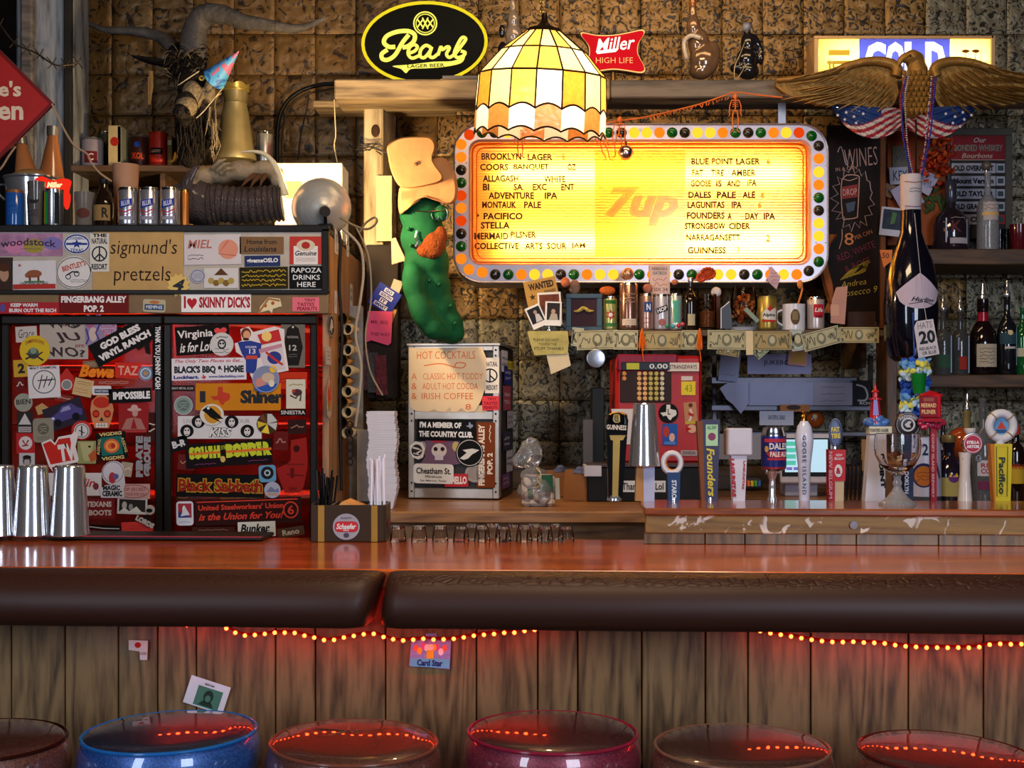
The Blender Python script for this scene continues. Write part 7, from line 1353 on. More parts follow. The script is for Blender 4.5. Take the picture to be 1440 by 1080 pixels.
m=MB(); f=Flat(m,5.42,1212,553,0,lay=.0006); f.rect(0,0,26,36,C('141214',.5),0,.001); f.stroke(smooth([(-8,-12),(4,-8),(8,4),(4,10),(-6,10)],3),2.5,C('a8a0a4'),1); f.text('RCH',4,14,14,4,C('c8c4c4'),1); m.put('black_card',label='black card with grey hook mark at the right end of the rack',cat='card')
sheet(1092,588,48,20,0,5.40,'white paper slip with a row of stamped letters','b8b8c8','GRATEFUL DEAD',0); m=MB(); f=Flat(m,5.41,1118,574,0); f.rect(0,0,42,10,C('b06c38'),0,.001); f.ell(-2,-1,20,7,C('3a2a24'),1); m.put('postcard',label='orange postcard tucked under the middle rail',cat='card')
m=MB(); m.ball(P(1146,590,5.5),(.04,.03,.035),C('c05820',.25,var=.5,scale=30,coat=.5),14,8); m.ball(P(1146,586,5.47),(.012,.01,.012),C('d8c8a0'),8,6); m.put('ornament',label='glossy orange round ornament behind the paper rack',cat='ornament')  # plain orange ball with a cream spot in front, no emission
sheet(1040,628,60,36,0,5.3,'pale paper behind the white block tap handle','8c8890',None,2)
ts=thing('till_screen','white-framed touch-screen till showing a pale blue screen','screen',P(1130,yc(5.2),5.2)); D=5.15
m=MB(); pbox(m,1098,610,1176,680,D,D+.03,C('c8c0c8',.4),.006); m.put('screen_case',ts)
m=MB(); pbox(m,1100,616,1168,670,D-.004,D,m_blk,.002); m.put('bezel',ts)
m=MB(); f=Flat(m,D-.005,1134,641,0,lay=.0006); f.rect(0,0,60,46,lit('pale_blue_screen','b8d8e8',.95,.05),0); 
for k in range(4): f.rect(-22,-17+k*9,14,6,lit('green_screen_button','58c0a8',.9),1)
for k in range(2): f.rect(-24+k*10,18,8,4,lit('purple_screen_button','7868b8',.9),1)
m.put('display',ts,'lit pale blue display with green buttons')
m=MB(); pbox(m,1104,676,1150,yc(5.2),5.2,5.3,C('a8a4b4',.4),.004); m.put('stand',ts)
m=MB(); f=Flat(m,4.9,1060,683,0); pbox(m,1042,674,1072,688,4.9,4.98,C('2c2c30',.4),.006)
for k,c_ in enumerate(('c03030','d87030','c8b030','4c9848','3c60a0')): pbox(m,1046+k*5,676,1050+k*5,684,4.893,4.9,C(c_),.001)
m.put('marker_set',label='dark holder with rainbow-coloured tabs behind the can tap',cat='holder')
for i,(x,h_) in enumerate(((1196,60),(1202,66),(1208,58),(1190,50))):
    m=MB(); m.tube([P(x,yc(4.95),4.95),P(x+3,yc(4.95)-h_,4.95)],.005,C('1c1a20',.15,coat=.6),8); m.put('dark_utensil',label='dark glossy upright handle in the group beside the lighthouse tap',cat='utensil',group='dark handles standing behind the lighthouse tap')
m=MB(); pbox(m,1213,618,1228,662,5.1,5.12,C('a07c54',.6),.001); m.put('tan_card',label='small tan card standing behind the lighthouse tap',cat='card')
# ---------------------------------------------------------------- beer taps on the ledge
LZ=1.177; TD=4.00
def yt(D): return HY+(EZ-LZ)/D*FPX
s=S(TD)
def tap(name,label,px): return thing(name,label,'tap handle',P(px,yt(TD),TD),None)
def bar_(m,px,y0,y1,w0,w1,d0,d1,mat,sk0=0,sk1=0,D=TD):
    """tapered square post: width w0 at the top y0, w1 at the bottom y1 (pixels); depth d0,d1 (pixels)"""
    a=[]
    for y,w_,d_,k in((y0,w0,d0,sk0),(y1,w1,d1,sk1)):
        c=P(px+k,y,D)
        for sx,sy in((-1,-1),(1,-1),(1,1),(-1,1)): a.append(c+V((sx*w_/2*s,sy*d_/2*s,0)))
    m.add(a,[(0,1,2,3),(7,6,5,4),(0,4,5,1),(1,5,6,2),(2,6,7,3),(3,7,4,0)],mat)
YB=yt(TD)
def ferr(t,px,w_=10):
    m=MB(); m.lathe([(w_/2*s*1.3,0),(w_/2*s*1.3,4*s),(w_/2*s,8*s),(0,8*s)],P(px,YB,TD),m_chrome,14); m.put('ferrule',t)
def fl(D,px,py,rot=0): m=MB(); return m,Flat(m,D,px,py,rot,lay=.0005)
# black stout handle
t=tap('tap_handle','tall black curved stout tap with a gold harp and stripe',867)
m=MB(); q=[(0,0),(8*s,0),(11*s,3*s),(11.5*s,10*s)]
bar_(m,868,590,YB-4,30,20,16,12,m_blkg,0,-3); m.lathe([(15*s,-8*s),(15.5*s,-2*s),(14*s,6*s),(9*s,9*s),(0,10*s)],P(868,589,TD),m_blkg,20); m.put('handle_body',t)
m,f=fl(TD-8.3*s,868,0); f.o=P(0,0,TD-8.3*s); f.poly([(857,612),(880,612),(876,619),(872,619),(869,700),(861,700),(862,619),(859,619)],C('9c8044',.35,.5),1); m.put('gold_stripe',t)
m,f=fl(TD-15.8*s,867,601,-3); f.text('GUINNESS',0,0,28,7,C('d0c8b8'),1,bold=.03); f.stroke(smooth([(-4,-18),(-5,-10),(0,-7),(4,-10),(2,-18)],3),1.2,C('b89848',.3,.5),1); f.stroke([(-3,-18),(3,-18)],1,C('b89848',.3,.5),1)
for k in(-2,0,2): f.stroke([(k,-17),(k*.6,-9)],.6,C('b89848',.3,.5),1)
m.put('lettering',t); ferr(t,864,16)
# steel shaker upturned on a tap
t=tap('tap_handle','white and wood-edged tap handle covered by an upturned steel shaker',907); m=MB(); bar_(m,908,640,YB,20,19,14,14,C('a87848',.5),-3,-6); m.put('wood_back',t); m=MB(); bar_(m,912,640,YB,16,15,15,15,C('a8acc8',.4)); m.put('handle_body',t)
def shaker(px,y0,y1,w0,w1,D,lab,zb=None):
    s_=S(D); c=P(px,y1,D); 
    if zb: c.z=zb
    h=(y1-y0)*s_; t=thing('shaker_tin',lab,'shaker',c,'upturned steel shaker tins'); m=MB()
    m.lathe([(w1/2*s_*.97,.002),(w1/2*s_,0),(w1/2*s_*1.02,.002),(w1/2*s_*1.01,.005),((w0/2+.92*(w1-w0)/2)*s_,h*.08),(w0/2*s_,h-.006),(w0/2*s_*.985,h-.003),(w0/2*s_*.93,h),(w0/2*s_*.90,h-.002),(w0/2*s_*.85,h-.006),(0,h-.007)],c,m_chrome,40); m.put('tin_body',t); return t
shaker(906,567,655,31,44,TD,'upturned steel shaker capping the white tap handle beside the stout tap')
# ring tap with blue post
t=tap('tap_handle','short blue tap with a white and orange open ring on top',947); m=MB(); bar_(m,947,664,YB,18,16,12,12,C('28406c',.35)); m.put('handle_body',t)
m=MB(); m.tube([P(945,651,TD)+V((12.5*s*math.cos(a),0,14*s*math.sin(a))) for a in [2*PI*i/28 for i in range(28)]],4*s,C('d0ccd4',.3,coat=.5),10,closed=True,flat=1.3); m.put('ring',t,'white ring')
m=MB(); m.tube([P(946,651,TD+.004)+V((10.5*s*math.cos(a),0,11.5*s*math.sin(a))) for a in [2*PI*i/28 for i in range(28)]],2.6*s,C('c87020',.35),8,closed=True); m.put('inner_ring',t,'orange inner ring')
m,f=fl(TD-6.2*s,948,688,-90); f.text('STARO',0,0,26,7,C('c8d0dc'),1,bold=.04); m.put('lettering',t); ferr(t,947)
# square flat tap, grey-blue with yellow name
t=tap('tap_handle','slate-blue square-topped tap with a green label and yellow upright name',998); m=MB(); bar_(m,998,590,YB,27,20,14,12,C('3c3c58',.4)); m.put('handle_body',t); m=MB(); bar_(m,986,592,YB,8,5,15,12,C('7a4428',.5),-3,2); m.put('wood_back',t)
m,f=fl(TD-7.3*s,1001,612); f.rect(0,0,17,30,C('a0c8a0',.5),1); f.ell(0,2,11,11,C('7c3c5c'),2); f.text('ALL DAY',0,-11,13,5,C('3c6c4c'),3); m.put('green_label',t); m,f=fl(TD-7.0*s,1000,664,-88); f.text('Founders',0,0,68,11,C('c8b84c'),1,bold=.03,shear=.2); m.put('lettering',t); ferr(t,998)
# white block tap
t=tap('tap_handle','white tap with a blank cube head and red upright lettering',1038); m=MB(); m.box(P(1039,621,TD),(34*s,26*s,38*s),C('c0bcc8',.35),.004); m.put('block_head',t); m=MB(); m.box(P(1022,622,TD+.003),(5*s,24*s,36*s),C('907868',.5),.002); m.put('side_plate',t)
m=MB(); bar_(m,1038,640,YB,22,17,16,14,C('c8c4d0',.35)); m.put('handle_body',t); m,f=fl(TD-8.6*s,1031,672,-87); f.text('LAGUNITAS',0,0,54,6,C('a82834'),1,bold=.06); m.put('lettering',t); m,f=fl(TD-8.6*s,1046,668,-93); f.text('LAGUNITAS',0,0,40,3,C('a82834'),1,bold=.04); m.put('lettering',t)
# can tap
t=tap('tap_handle','tap topped with a blue and red pale-ale can on a steel stem',1087); c=P(1088,661,TD); m=MB(); h=60*s; m.lathe([(0,0),(14*s,0,m_steel),(17*s,2*s,C('98303c',.3,.4)),(17.5*s,5*s,C('2c3070',.3,.4)),(17.5*s,48*s,m_steel),(17*s,51*s),(14.5*s,58*s),(15*s,60*s),(13*s,60*s),(0,58*s)],c,m_steel,26); m.put('can_head',t)
wrap(t,c,17.5*s,1088,601,661,35,TD,wgrid(0,-12,34,5,'a83040')+wgrid(3,14,30,3,'a83040')+[('t','DALES',4,-4,26,9,'d8ccc8',{'bold':.03}),('p',[(-14,6),(-6,2),(2,4),(14,2),(14,12),(-8,12)],'98303c'),('t','PALE ALE',4,7,24,7,'d8ccc8',{'bold':.03}),('e',-13,0,6,9,'b08848')])
m=MB(); m.lathe([(7*s,0),(7*s,3*s),(5*s,8*s),(4.5*s,30*s),(7*s,36*s),(9*s,42*s)],P(1086,YB,TD),m_chrome,18); m.tube([P(1076,664,TD),P(1096,664,TD)],.006,m_chrome,8); m.put('stem',t)
# white bulbous tap with goose-neck name
t=tap('tap_handle','white curved tap with brass top and blue upright name',1131); m=MB(); m.lathe([(7.5*s,0),(8*s,20*s),(9*s,50*s),(12*s,75*s),(13*s,88*s),(10*s,104*s),(5*s,112*s),(0,112*s)],P(1131,YB,TD),C('c4c4d4',.25,coat=.5),22); m.put('handle_body',t); m=MB(); m.lathe([(5*s,0),(3.5*s,4*s),(5*s,6*s),(3*s,9*s),(4*s,12*s),(0,14*s)],P(1131,592,TD),m_brass,14); m.put('brass_top',t)
m,f=fl(TD-13*s,1131,654,-90); f.o.y=TD-13.3*s; f.text('GOOSE ISLAND',0,0,84,5.5,C('38486c'),1,sp=1.2); m.put('lettering',t)
# oval head tap on red block
t=tap('tap_handle','tap with blue oval badge over a red block and wooden lower half',1174); m=MB(); m.ball(P(1175,609,TD),(10*s,5*s,21*s),C('5c6c90',.35),20,12); m.put('oval_head',t); m,f=fl(TD-5.4*s,1175,609,3); f.ring(0,0,18,38,1,C('28385c'),1); f.text('FAT',0,-5,12,7,C('c8b44c'),2,bold=.05); f.text('TIRE',0,4,13,7,C('c8b44c'),2,bold=.05); m.put('lettering',t)
m=MB(); m.lathe([(5*s,0),(3*s,6*s),(4*s,10*s)],P(1174,634,TD),m_steel,12); m.put('neck',t)
m=MB(); bar_(m,1176,632,YB,20,17,16,14,C('b8a484',.5)); m.put('handle_body',t,'pale wooden core'); m=MB(); bar_(m,1177,632,676,20,19,18,17,C('b02430',.35)); m.put('red_block',t); m=MB(); bar_(m,1169,632,YB,9,8,17,16,C('98202c',.35),-1,-1); m.put('red_side',t)
m,f=fl(TD-9.4*s,1180,0); f.o=P(0,0,TD-9.4*s); f.ell(1179,662,11,18,C('d0c8c8'),1); f.text('&',1179,662,7,9,C('982430'),2,bold=.05); f.text('NEW',1180,640,9,3.5,C('d8c8c8'),1); f.text('BELGIUM',1180,645,13,3.5,C('d8c8c8'),1); m.put('small_badge',t); m,f=fl(TD-9*s,1168,668,-90); f.text('NEW BELGIUM',0,0,66,5,C('c89098'),1,bold=.02); m.put('lettering',t)
# lighthouse tap
t=tap('tap_handle','white lighthouse tap with red tower and blue waves on top',1228); m=MB(); bar_(m,1232,612,YB,22,28,18,18,C('c8c4cc',.35),0,-4); m.put('handle_body',t)
m=MB(); m.lathe([(9*s,0),(6*s,34*s),(9*s,35*s),(9*s,37*s),(4*s,38*s),(4*s,45*s),(5.5*s,46*s),(2*s,50*s),(.8*s,58*s),(0,60*s)],P(1231,597,TD),C('b01c28',.25,coat=.5),18); m.put('lighthouse',t,'small red lighthouse'); m,f=fl(TD-8*s,1233,0); f.o=P(0,0,TD-7.5*s); f.poly([(1229,562),(1234,562),(1236,584),(1228,584)],C('8888c8'),1); m.put('window_strip',t)
m=MB(); vs,fs=blob([(P(1222,594,TD),(9*s,10*s,7*s)),(P(1234,590,TD),(10*s,10*s,8*s)),(P(1244,594,TD),(8*s,10*s,6*s)),(P(1232,598,TD),(15*s,10*s,4*s))],.004,None); m.add(vs,fs,C('4870b0',.3,var=.6,scale=60,coat=.5),True); m.put('waves',t,'blue painted waves',angle=180)
m=MB(); m.box(P(1236,605,TD),(32*s,20*s,11*s),C('c8c0a8',.4),.002); f=Flat(m,TD-10.5*s,1236,605,0); f.text('TOASTED LAGER',0,0,27,4.5,C('4a5040'),1,bold=.02); m.put('name_block',t)
m,f=fl(TD-9.6*s,1240,664,-84); f.text('POINT',0,0,46,6.5,m_blk,1,bold=.06); f.text('BLUE',46*.9+4,6,1,1,m_blk,1) if 0 else None; m.put('lettering',t)
# round black tap
t=tap('tap_handle','tap with round black and white disc head behind the goblet',1277); m=MB(); m.lathe([(17.5*s,-4*s),(18*s,0),(17*s,4*s),(0,5*s)],P(1277,597,TD+.01),C('1c181c',.3),28,Matrix.Rotation(R(90),4,'X')); m.put('disc_head',t)
m,f=fl(TD+.01-5*s,1277,597,0); f.ring(0,0,33,33,1,C('8a8488'),1); f.ring(0,0,20,20,2.5,C('b8b4b8'),1); f.poly([(-5,0),(1,-5),(5,-4),(2,0),(4,4),(-2,4)],C('b8b4b8'),2); f.text('BREWERIES',0,-12,24,4,C('c0bcc0'),2,warp=lambda a:-2.5*a*a*2); m.put('printed_ring',t); m=MB(); bar_(m,1277,612,YB,12,12,10,10,C('1c2440',.35)); m.put('handle_body',t)
m,f=fl(TD-5.4*s,1275,674,-90); f.text('BROOKLYN',0,0,40,6,C('c8c8d0'),1,bold=.03); m.put('lettering',t)
# red pole with box head
t=tap('tap_handle','thin red tap with a glossy red box head reading pilsner',1311); m=MB(); m.box(P(1308,571,TD),(28*s,26*s,34*s),C('b01420',.25,coat=.6),.004,Matrix.Rotation(R(-14),4,'Z')); m.add([P(1292,556,TD)-V((0,.03,0)),P(1324,556,TD)-V((0,.03,0)),P(1324,556,TD)+V((0,.03,0)),P(1292,556,TD)+V((0,.03,0)),P(1308,549,TD)],[(0,1,4),(1,2,4),(2,3,4),(3,0,4)],C('b01420',.25,coat=.6)); m.put('box_head',t)
m=MB(); f=Flat(m,TD,0,0,lay=.0005,r=V((math.cos(R(-14)),math.sin(R(-14)),0)),o=P(1306,572,TD-13.6*s)); f.rect(0,0,23,28,C('7a1420'),1); f.text('MERMAID',0,-2,20,6,C('d0a878'),2,bold=.03); f.text('PILSNER',0,7,19,6,C('d0a878'),2,bold=.03); f.rect(0,-10,14,5,C('8a4c40'),2); m.put('name_panel',t)
m=MB(); m.box(P(1308,591,TD),(34*s,28*s,5*s),C('98182c',.25,coat=.6),.002,Matrix.Rotation(R(-14),4,'Z')); rr=random.Random(1)
for k in range(10): m.ball(P(1294+k*3.6,596+rr.uniform(-2,6),TD-.01),(4*s,5*s,4.5*s),C('b02848',.3,var=.5,scale=50,coat=.5),8,6)
m.put('red_trim',t); m=MB(); bar_(m,1312,594,YB,8,8,8,8,C('98142a',.3)); m.put('handle_body',t); m,f=fl(TD-4.3*s,1312,655,-90); f.text('CONEY ISLAND BREWERY',0,0,90,3.6,C('d0a0a0'),1); m.put('lettering',t)
# round pink badge tap
t=tap('tap_handle','cream baluster tap with round pink badge and scroll ornaments',1359); m=MB(); m.lathe([(10*s,0),(9*s,12*s),(7*s,40*s),(7.5*s,58*s),(9*s,68*s)],P(1357,YB,TD),C('c8bcb4',.3,coat=.4),20); m.lathe([(5*s,0),(8*s,6*s),(8*s,10*s)],P(1364,612,TD+.01),C('c8bcb4',.3),14); m.put('handle_body',t)
m=MB(); m.lathe([(15*s,-3*s),(16*s,0),(15*s,3*s),(0,4*s)],P(1368,624,TD-.008),m_steel,28,Matrix.Rotation(R(90),4,'X')); m.put('disc_head',t); m,f=fl(TD-.008-4.2*s,1368,624,0); f.ell(0,0,27,27,C('a83048'),1); f.ring(0,0,25,25,1,C('d8c8c8'),2); f.text('STELLA',0,-2,18,4.5,C('e0d8d8'),3,bold=.06); f.text('ARTOIS',0,4,18,4.5,C('e0d8d8'),3,bold=.06); m.put('printed_badge',t)
m=MB()
for sg,x in((-1,1358),(1,1376)): m.tube([P(x+sg*(4-.18*k)*math.cos(k*.5),644+(4-.18*k)*math.sin(k*.5)*1.5,TD-.01) for k in range(16)],1.4*s,m_steel,6)
m.put('scroll_ornament',t)
# lifebuoy tap
t=tap('tap_handle','yellow tap with a white lifebuoy head framing a red boat',1407); m=MB(); m.tube([P(1408,599,TD)+V((17*s*math.cos(a),0,18*s*math.sin(a))) for a in [2*PI*i/32 for i in range(32)]],6*s,C('c8c4c8',.35,coat=.3),12,closed=True); m.put('lifebuoy',t)
m=MB()
for a in(.8,2.3,3.9,5.5):
    q=P(1408,599,TD)+V((17*s*math.cos(a),0,18*s*math.sin(a))); ra=V((math.cos(a),0,math.sin(a))); m.tube([q+(ra*math.cos(b)+V((0,1,0))*math.sin(b))*6.3*s for b in [2*PI*i/14 for i in range(14)]],1.0*s,C('a08058',.5),5,closed=True)
m.put('rope_bands',t); m,f=fl(TD+.002,1408,600,0); f.ell(0,0,26,27,C('6090b8'),0,.004); f.poly([(-8,4),(8,4),(5,9),(-5,9)],C('2c4c7c'),1); f.poly([(0,-8),(7,3),(-6,3)],C('b83c30'),1.5); m.put('sea_picture',t)
m=MB(); m.lathe([(6*s,0),(6*s,14*s)],P(1406,628,TD),C('c8c4c8',.35),12); m.put('neck',t); m=MB(); bar_(m,1408,624,YB,25,21,16,14,C('c8b42c',.35)); m.put('handle_body',t); m=MB(); bar_(m,1397,624,YB,10,7,15,13,C('b87020',.4),-2,2); m.put('wood_side',t)
m,f=fl(TD-8.4*s,1409,663,-90); f.stroke([(-35,-8),(35,-7),(35,7),(-35,8)],1,C('4a5828'),1,True); f.text('Pacifico',6,0,52,9,C('2c3830'),1.3,bold=.03); m.put('lettering',t)
# goblet and worn penny on the ledge
gb=thing('glass_goblet','large thick clear glass goblet standing at the front of the tap ledge','glass',P(1262,yt(3.84),3.84)); c=P(1262,yt(3.84),3.84); s3=S(3.84); m=MB()
m.lathe([(0,0),(27*s3,0),(26*s3,3*s3),(21*s3,6*s3),(16*s3,10*s3),(12*s3,15*s3),(8*s3,20*s3),(5*s3,26*s3),(7*s3,31*s3),(4.5*s3,36*s3),(6*s3,41*s3),(0,41*s3)],c,glassy('goblet_foot_glass','f4f2f6',.2,.08,.22),10); m.put('goblet_foot',gb,'faceted glass foot and stem'); m=MB(); m.lathe([(0,41.5*s3),(7*s3,42*s3),(12*s3,46*s3),(24*s3,56*s3),(31*s3,70*s3),(32.5*s3,84*s3),(30.5*s3,100*s3),(29.5*s3,100.5*s3),(31*s3,84*s3),(29.5*s3,71*s3),(23*s3,59*s3),(12*s3,51*s3),(0,49*s3)],c,m_glass,40); m.put('goblet_body',gb)
m=MB(); m.lathe([(0,.001),(5.2*s,.001),(5.2*s,.002),(0,.003)],V((P(1194,0,3.765).x,3.765-.052*1.0,1.13)),C('8a8a90',.5,.2),16,Matrix.Rotation(R(90),4,'X')); m.put('round_sticker',label='small round silver sticker on the worn board under the taps',cat='sticker')
# three shakers on the bar mat
for px,lab in((-2,'steel shaker tin cut off at the left frame edge'),(46,'upturned steel shaker tin in the middle of the three on the bar mat'),(98,'rightmost upturned steel shaker tin on the bar mat')):
    shaker(px,657,755,41,54,3.88,lab,1.0845)
# ---------------------------------------------------------------- right-hand shelves
m=MB(); pbox(m,1296,350,1520,372,5.28,5.70,m_shelf,.004); m.put('wall_shelf',label='upper dark shelf at the right holding whiskey bottles',cat='shelf'); U1=P(0,350,5.28).z
m=MB(); pbox(m,1300,527,1520,545,5.28,5.70,m_shelf,.004); m.put('wall_shelf',label='lower dark shelf at the right holding bottles with pour spouts',cat='shelf'); U2=P(0,527,5.28).z
m=MB(); pbox(m,1247,440,1262,690,5.34,5.5,wood('brown_post','3a2416','7a5030',axis='Z'),.004); m.put('timber_post',label='slim brown upright post left of the right-hand shelves',cat='post')
def y1(D): return HY+(EZ-U1)/D*FPX
def y2(D): return HY+(EZ-U2)/D*FPX
BD=5.36
cg=lambda n,h,r=.08: glassy(n,h,.25,.04); dk=lambda h: C(h,.10,coat=1,var=.1)
# upper shelf
t=thing('whiskey_decanter','squat round-shouldered whiskey bottle with tall black stopper','bottle',P(1337,y1(BD),BD)); s=S(BD); c=P(1337,y1(BD),BD); m=MB(); m.lathe([(0,0),(22*s,0),(25*s,4*s),(25*s,36*s),(22*s,46*s),(14*s,56*s),(7*s,60*s),(6.5*s,72*s),(0,72*s)],c,dk('241c24'),26); m.put('glass_body',t); m=MB(); m.lathe([(7*s,68*s),(8*s,70*s),(8*s,98*s),(7*s,100*s),(0,100*s)],c,C('3a3c48',.2,.3,coat=.5),16); m.put('stopper',t)
wrap(t,c,25*s,1337,300,350,50,BD,[('r',4,16,26,8,'a8a0a8'),('t','K',0,-4,14,16,'5a2c34'),('s',[(-14,-16),(-14,18)],1.6,'c0c8e0'),('s',[(17,-14),(17,20)],1.4,'c0c8e0'),('w',2,-16,20,4,1,'b09ca0')])  # pale blue upright strokes paint glints on the glass
bottle('whiskey_bottle','tall clear bottle with white frosted label and ball stopper on the upper shelf','bottle',1389,243,y1(BD),30,BD,glassy('clear_bottle','b8b0b8',.3,.04,.2),'square',lab=(0,22,26,'a89c98'),items=[('r',0,4,26,4,'c8a060'),('w',0,-8,20,14,3,'6a5c5c')]); m=MB(); m.ball(P(1387,233,BD),(.020,.02,.02),C('6a5c50',.3,.2,coat=.4),14,8); m.tube([P(1387,238,BD),P(1387,256,BD)],.006,m_steel,8); m.put('pour_spout',label='round-topped pourer on the tall frosted bottle',cat='pourer')
bottle('small_bottle','little dark red bottle behind the squat decanter','bottle',1313,290,y1(5.5),16,5.5,dk('401414'),'straight')  # one even dark red body
tumbler('red_glass','dark red short tumbler at the right end of the upper shelf','glass',1433,316,y1(BD),26,24,BD,C('4a0c14',.2,coat=.5))
for i,x in enumerate((1406,1416)): tumbler('small_glass','thin small glass %s beside the frosted bottle'%['nearer','farther'][i],'glass',x,322,y1(5.42),9,9,5.42,cg('clear_tumbler','b0b0b0'))
# lower shelf
bottle('liquor_bottle','clear bottle with green label and chrome pourer, leftmost on the lower shelf','bottle',1326,437,y2(BD),27,BD,glassy('tinted_bottle','606060',.3,.04,.08),'square',lab=(26,20,18,'3c5c44'),items=[('s',[(8,-10),(8,42)],2.4,'b8d0e8')],spout=True)  # the long pale stroke is a painted window glint
bottle('liquor_bottle','clear square bottle with small red label beside the green-labelled one','bottle',1350,438,y2(BD),27,BD,glassy('tinted_bottle_b','504c50',.3,.04,.06),'square',lab=(28,10,18,'a03428'),items=[('s',[(9,-10),(9,42)],2.6,'b8d0f0'),('s',[(-6,-8),(-6,10)],2,'90a0c0')],spout=True)  # both pale strokes are glints painted on the bottle
bottle('liquor_bottle','dark squat bottle with big cream label and bright red neck on the lower shelf','bottle',1382,421,y2(BD+.02),40,BD+.02,dk('180c10'),'jug',lab=(26,30,32,'b8ac98'),items=[('w',0,26,22,24,5,'6a5c50')],spout=True); m=MB(); c=P(1382,y2(BD+.02),BD+.02); s=S(BD); m.lathe([(9*s,64*s),(7.5*s,86*s),(7*s,104*s),(0,105*s)],c,C('98142c',.2,coat=.5),16); m.put('neck_sleeve',label='red foil sleeve on the neck of the squat dark bottle',cat='sleeve')
bottle('liquor_bottle','dark bottle with blue and white crest label and pourer','bottle',1416,417,y2(BD),27,BD,dk('14161c'),'wine',lab=(4,30,16,'2c4450'),items=[('e',0,-4,7,7,'c8b480'),('r',0,17,15,3,'b8b0a8'),('s',[(10,-10),(10,42)],1.8,'a0b0c8')],spout=True)  # upright blue-grey stroke paints a glint down the side
bottle('liquor_bottle','green glass bottle at the right frame edge on the lower shelf','bottle',1438,432,y2(BD),24,BD,dk('0c4c20'),'wine',lab=(16,40,12,'b0a890'))
m=MB(); m.tube([P(1393,538,5.3),P(1393,540,5.3)],.004,m_blk)
# counter bottles behind the taps
CB=4.75
def cb(*a,**k): return bottle(*a,**k)
cb('liquor_bottle','round dark liqueur bottle with crowned tan label behind the red tap','bottle',1334,612,yc(CB),44,CB,dk('1c1420'),'jug',lab=(22,34,26,'9c8c50'),items=[('e',0,10,14,12,'5c2c68'),('p',[(-7,8),(-4,2),(0,8),(4,2),(7,8)],'c8a030')],cap=C('8a7448',.3,.5))
cb('liquor_bottle','yellow-labelled coffee liqueur bottle with red cap at the right frame edge','bottle',1428,600,yc(CB),24,CB,dk('1a0c08'),'straight',lab=(12,60,24,'b8942c'),items=[('t','KAHLUA',0,0,20,7,'a83820',{'bold':.03})],cap=C('b03428',.3))
cb('liquor_bottle','clear bottle with white label lettered COL between round badge and lifebuoy taps','bottle',1382,560,yc(CB),34,CB,glassy('grey_bottle','605860',.3,.04,.1),'square',lab=(22,26,22,'b8b0b4'),items=[('t','RE',-2,18,12,6,'a03038'),('t','COL',0,26,16,7,'a03038',{'bold':.03}),('r',0,46,24,12,'6c2c4c')],spout=False)
cb('liquor_bottle','tan-necked bottle with chrome pourer behind the round badge tap','bottle',1360,578,yc(4.9),24,4.9,C('8c7c50',.3),'straight',spout=True)
m=MB(); m.ball(P(1352,623,4.85),(.055,.05,.06),C('a04018',.15,coat=1,var=.3,scale=10),18,10); m.put('orange_jar',label='glossy orange-red round jar behind the round badge tap',cat='jar')
cb('liquor_bottle','dark bottle with thin white neck label behind the red pole tap','bottle',1326,590,yc(4.9),22,4.9,dk('1c1418'),'wine',lab=(-20,20,8,'c0b8bc'))
# white metal tin tilted with tap logo
tn=thing('white_tin','large white tin jug with dark base and round amber emblem behind the goblet','tin',P(1298,yc(4.7),4.7)); c=P(1297,yc(4.7),4.7); s=S(4.7); m=MB(); m.lathe([(0,0),(26*s,0,C('3c4048',.4)),(26*s,16*s,C('b4b4cc',.35,.1)),(25*s,88*s),(22*s,98*s),(0,100*s)],c,C('3c4048',.4),28); m.put('tin_body',tn)
wrap(tn,c,26*s,1297,610,700,52,4.7,[('e',-6,12,32,34,'28305c'),('e',-6,13,26,28,'b06830'),('w',-6,13,18,14,3,'6a3418'),('t','2',-4,-24,8,16,'2c3050',{'bold':.02}),('s',[(8,-14),(20,16)],4,'3c4460')])
m=MB(); pbox(m,1244,652,1256,yc(4.8)-2,4.8,4.82,C('6c4c34',.6),.002,Matrix.Rotation(R(-8),4,'Y')); m.put('tan_box',label='tan box leaning behind the goblet foot',cat='box')
# ---------------------------------------------------------------- framed whiskey price list
wl=thing('whiskey_board','framed whiskey price list with red header and white name strips','sign',P(1372,345,5.6)); WDp=5.62
for q in((1332,180,1424,190),(1414,190,1424,336),(1332,190,1337,336)): m=MB(); pbox(m,*q,WDp-.01,WDp+.14,C('54504a',.6),.003); m.put('frame_rail',wl)
m=MB(); pbox(m,1337,190,1414,336,WDp,WDp+.01,C('2a2424',.5)); m.put('backing_board',wl)
m=MB(); f=Flat(m,WDp-.002,1376,207,0,lay=.0006); f.rect(0,0,76,36,C('7c1c24',.5),1); f.stroke([(-38,-18),(38,-18),(38,18),(-38,18)],1,C('b8a098'),2,True); f.text('Our',2,-10,18,7,C('b8a8a0'),2,shear=.3); f.text('BONDED WHISKEY',0,1,68,9,C('6a8078'),2,bold=.02); f.text('Bourbons',-2,12,44,7,C('a8988c'),2,shear=.3); m.put('red_header',wl)
for i,tx in enumerate(('OLD OVERHOLT','Mount Vernon','OLD TAYLOR','OLD GRANDAD','OLD CROW')):
    m=MB(); f=Flat(m,WDp-.002,1369,236.5+i*18,0,lay=.0006); f.rect(0,0,62,14,C('a8a4b0',.5),1); f.text(tx,0,0,56,8,m_blk,2,bold=.05); m.put('name_strip',wl)
    m=MB(); f=Flat(m,WDp-.002,1407,236.5+i*18,0,lay=.0006); f.rect(0,0,12,13,C('a8a4b0' if i<4 else '8c2c30',.5),1); f.rect(0,0,8,7,C('34484c'),2); m.put('price_tile',wl)
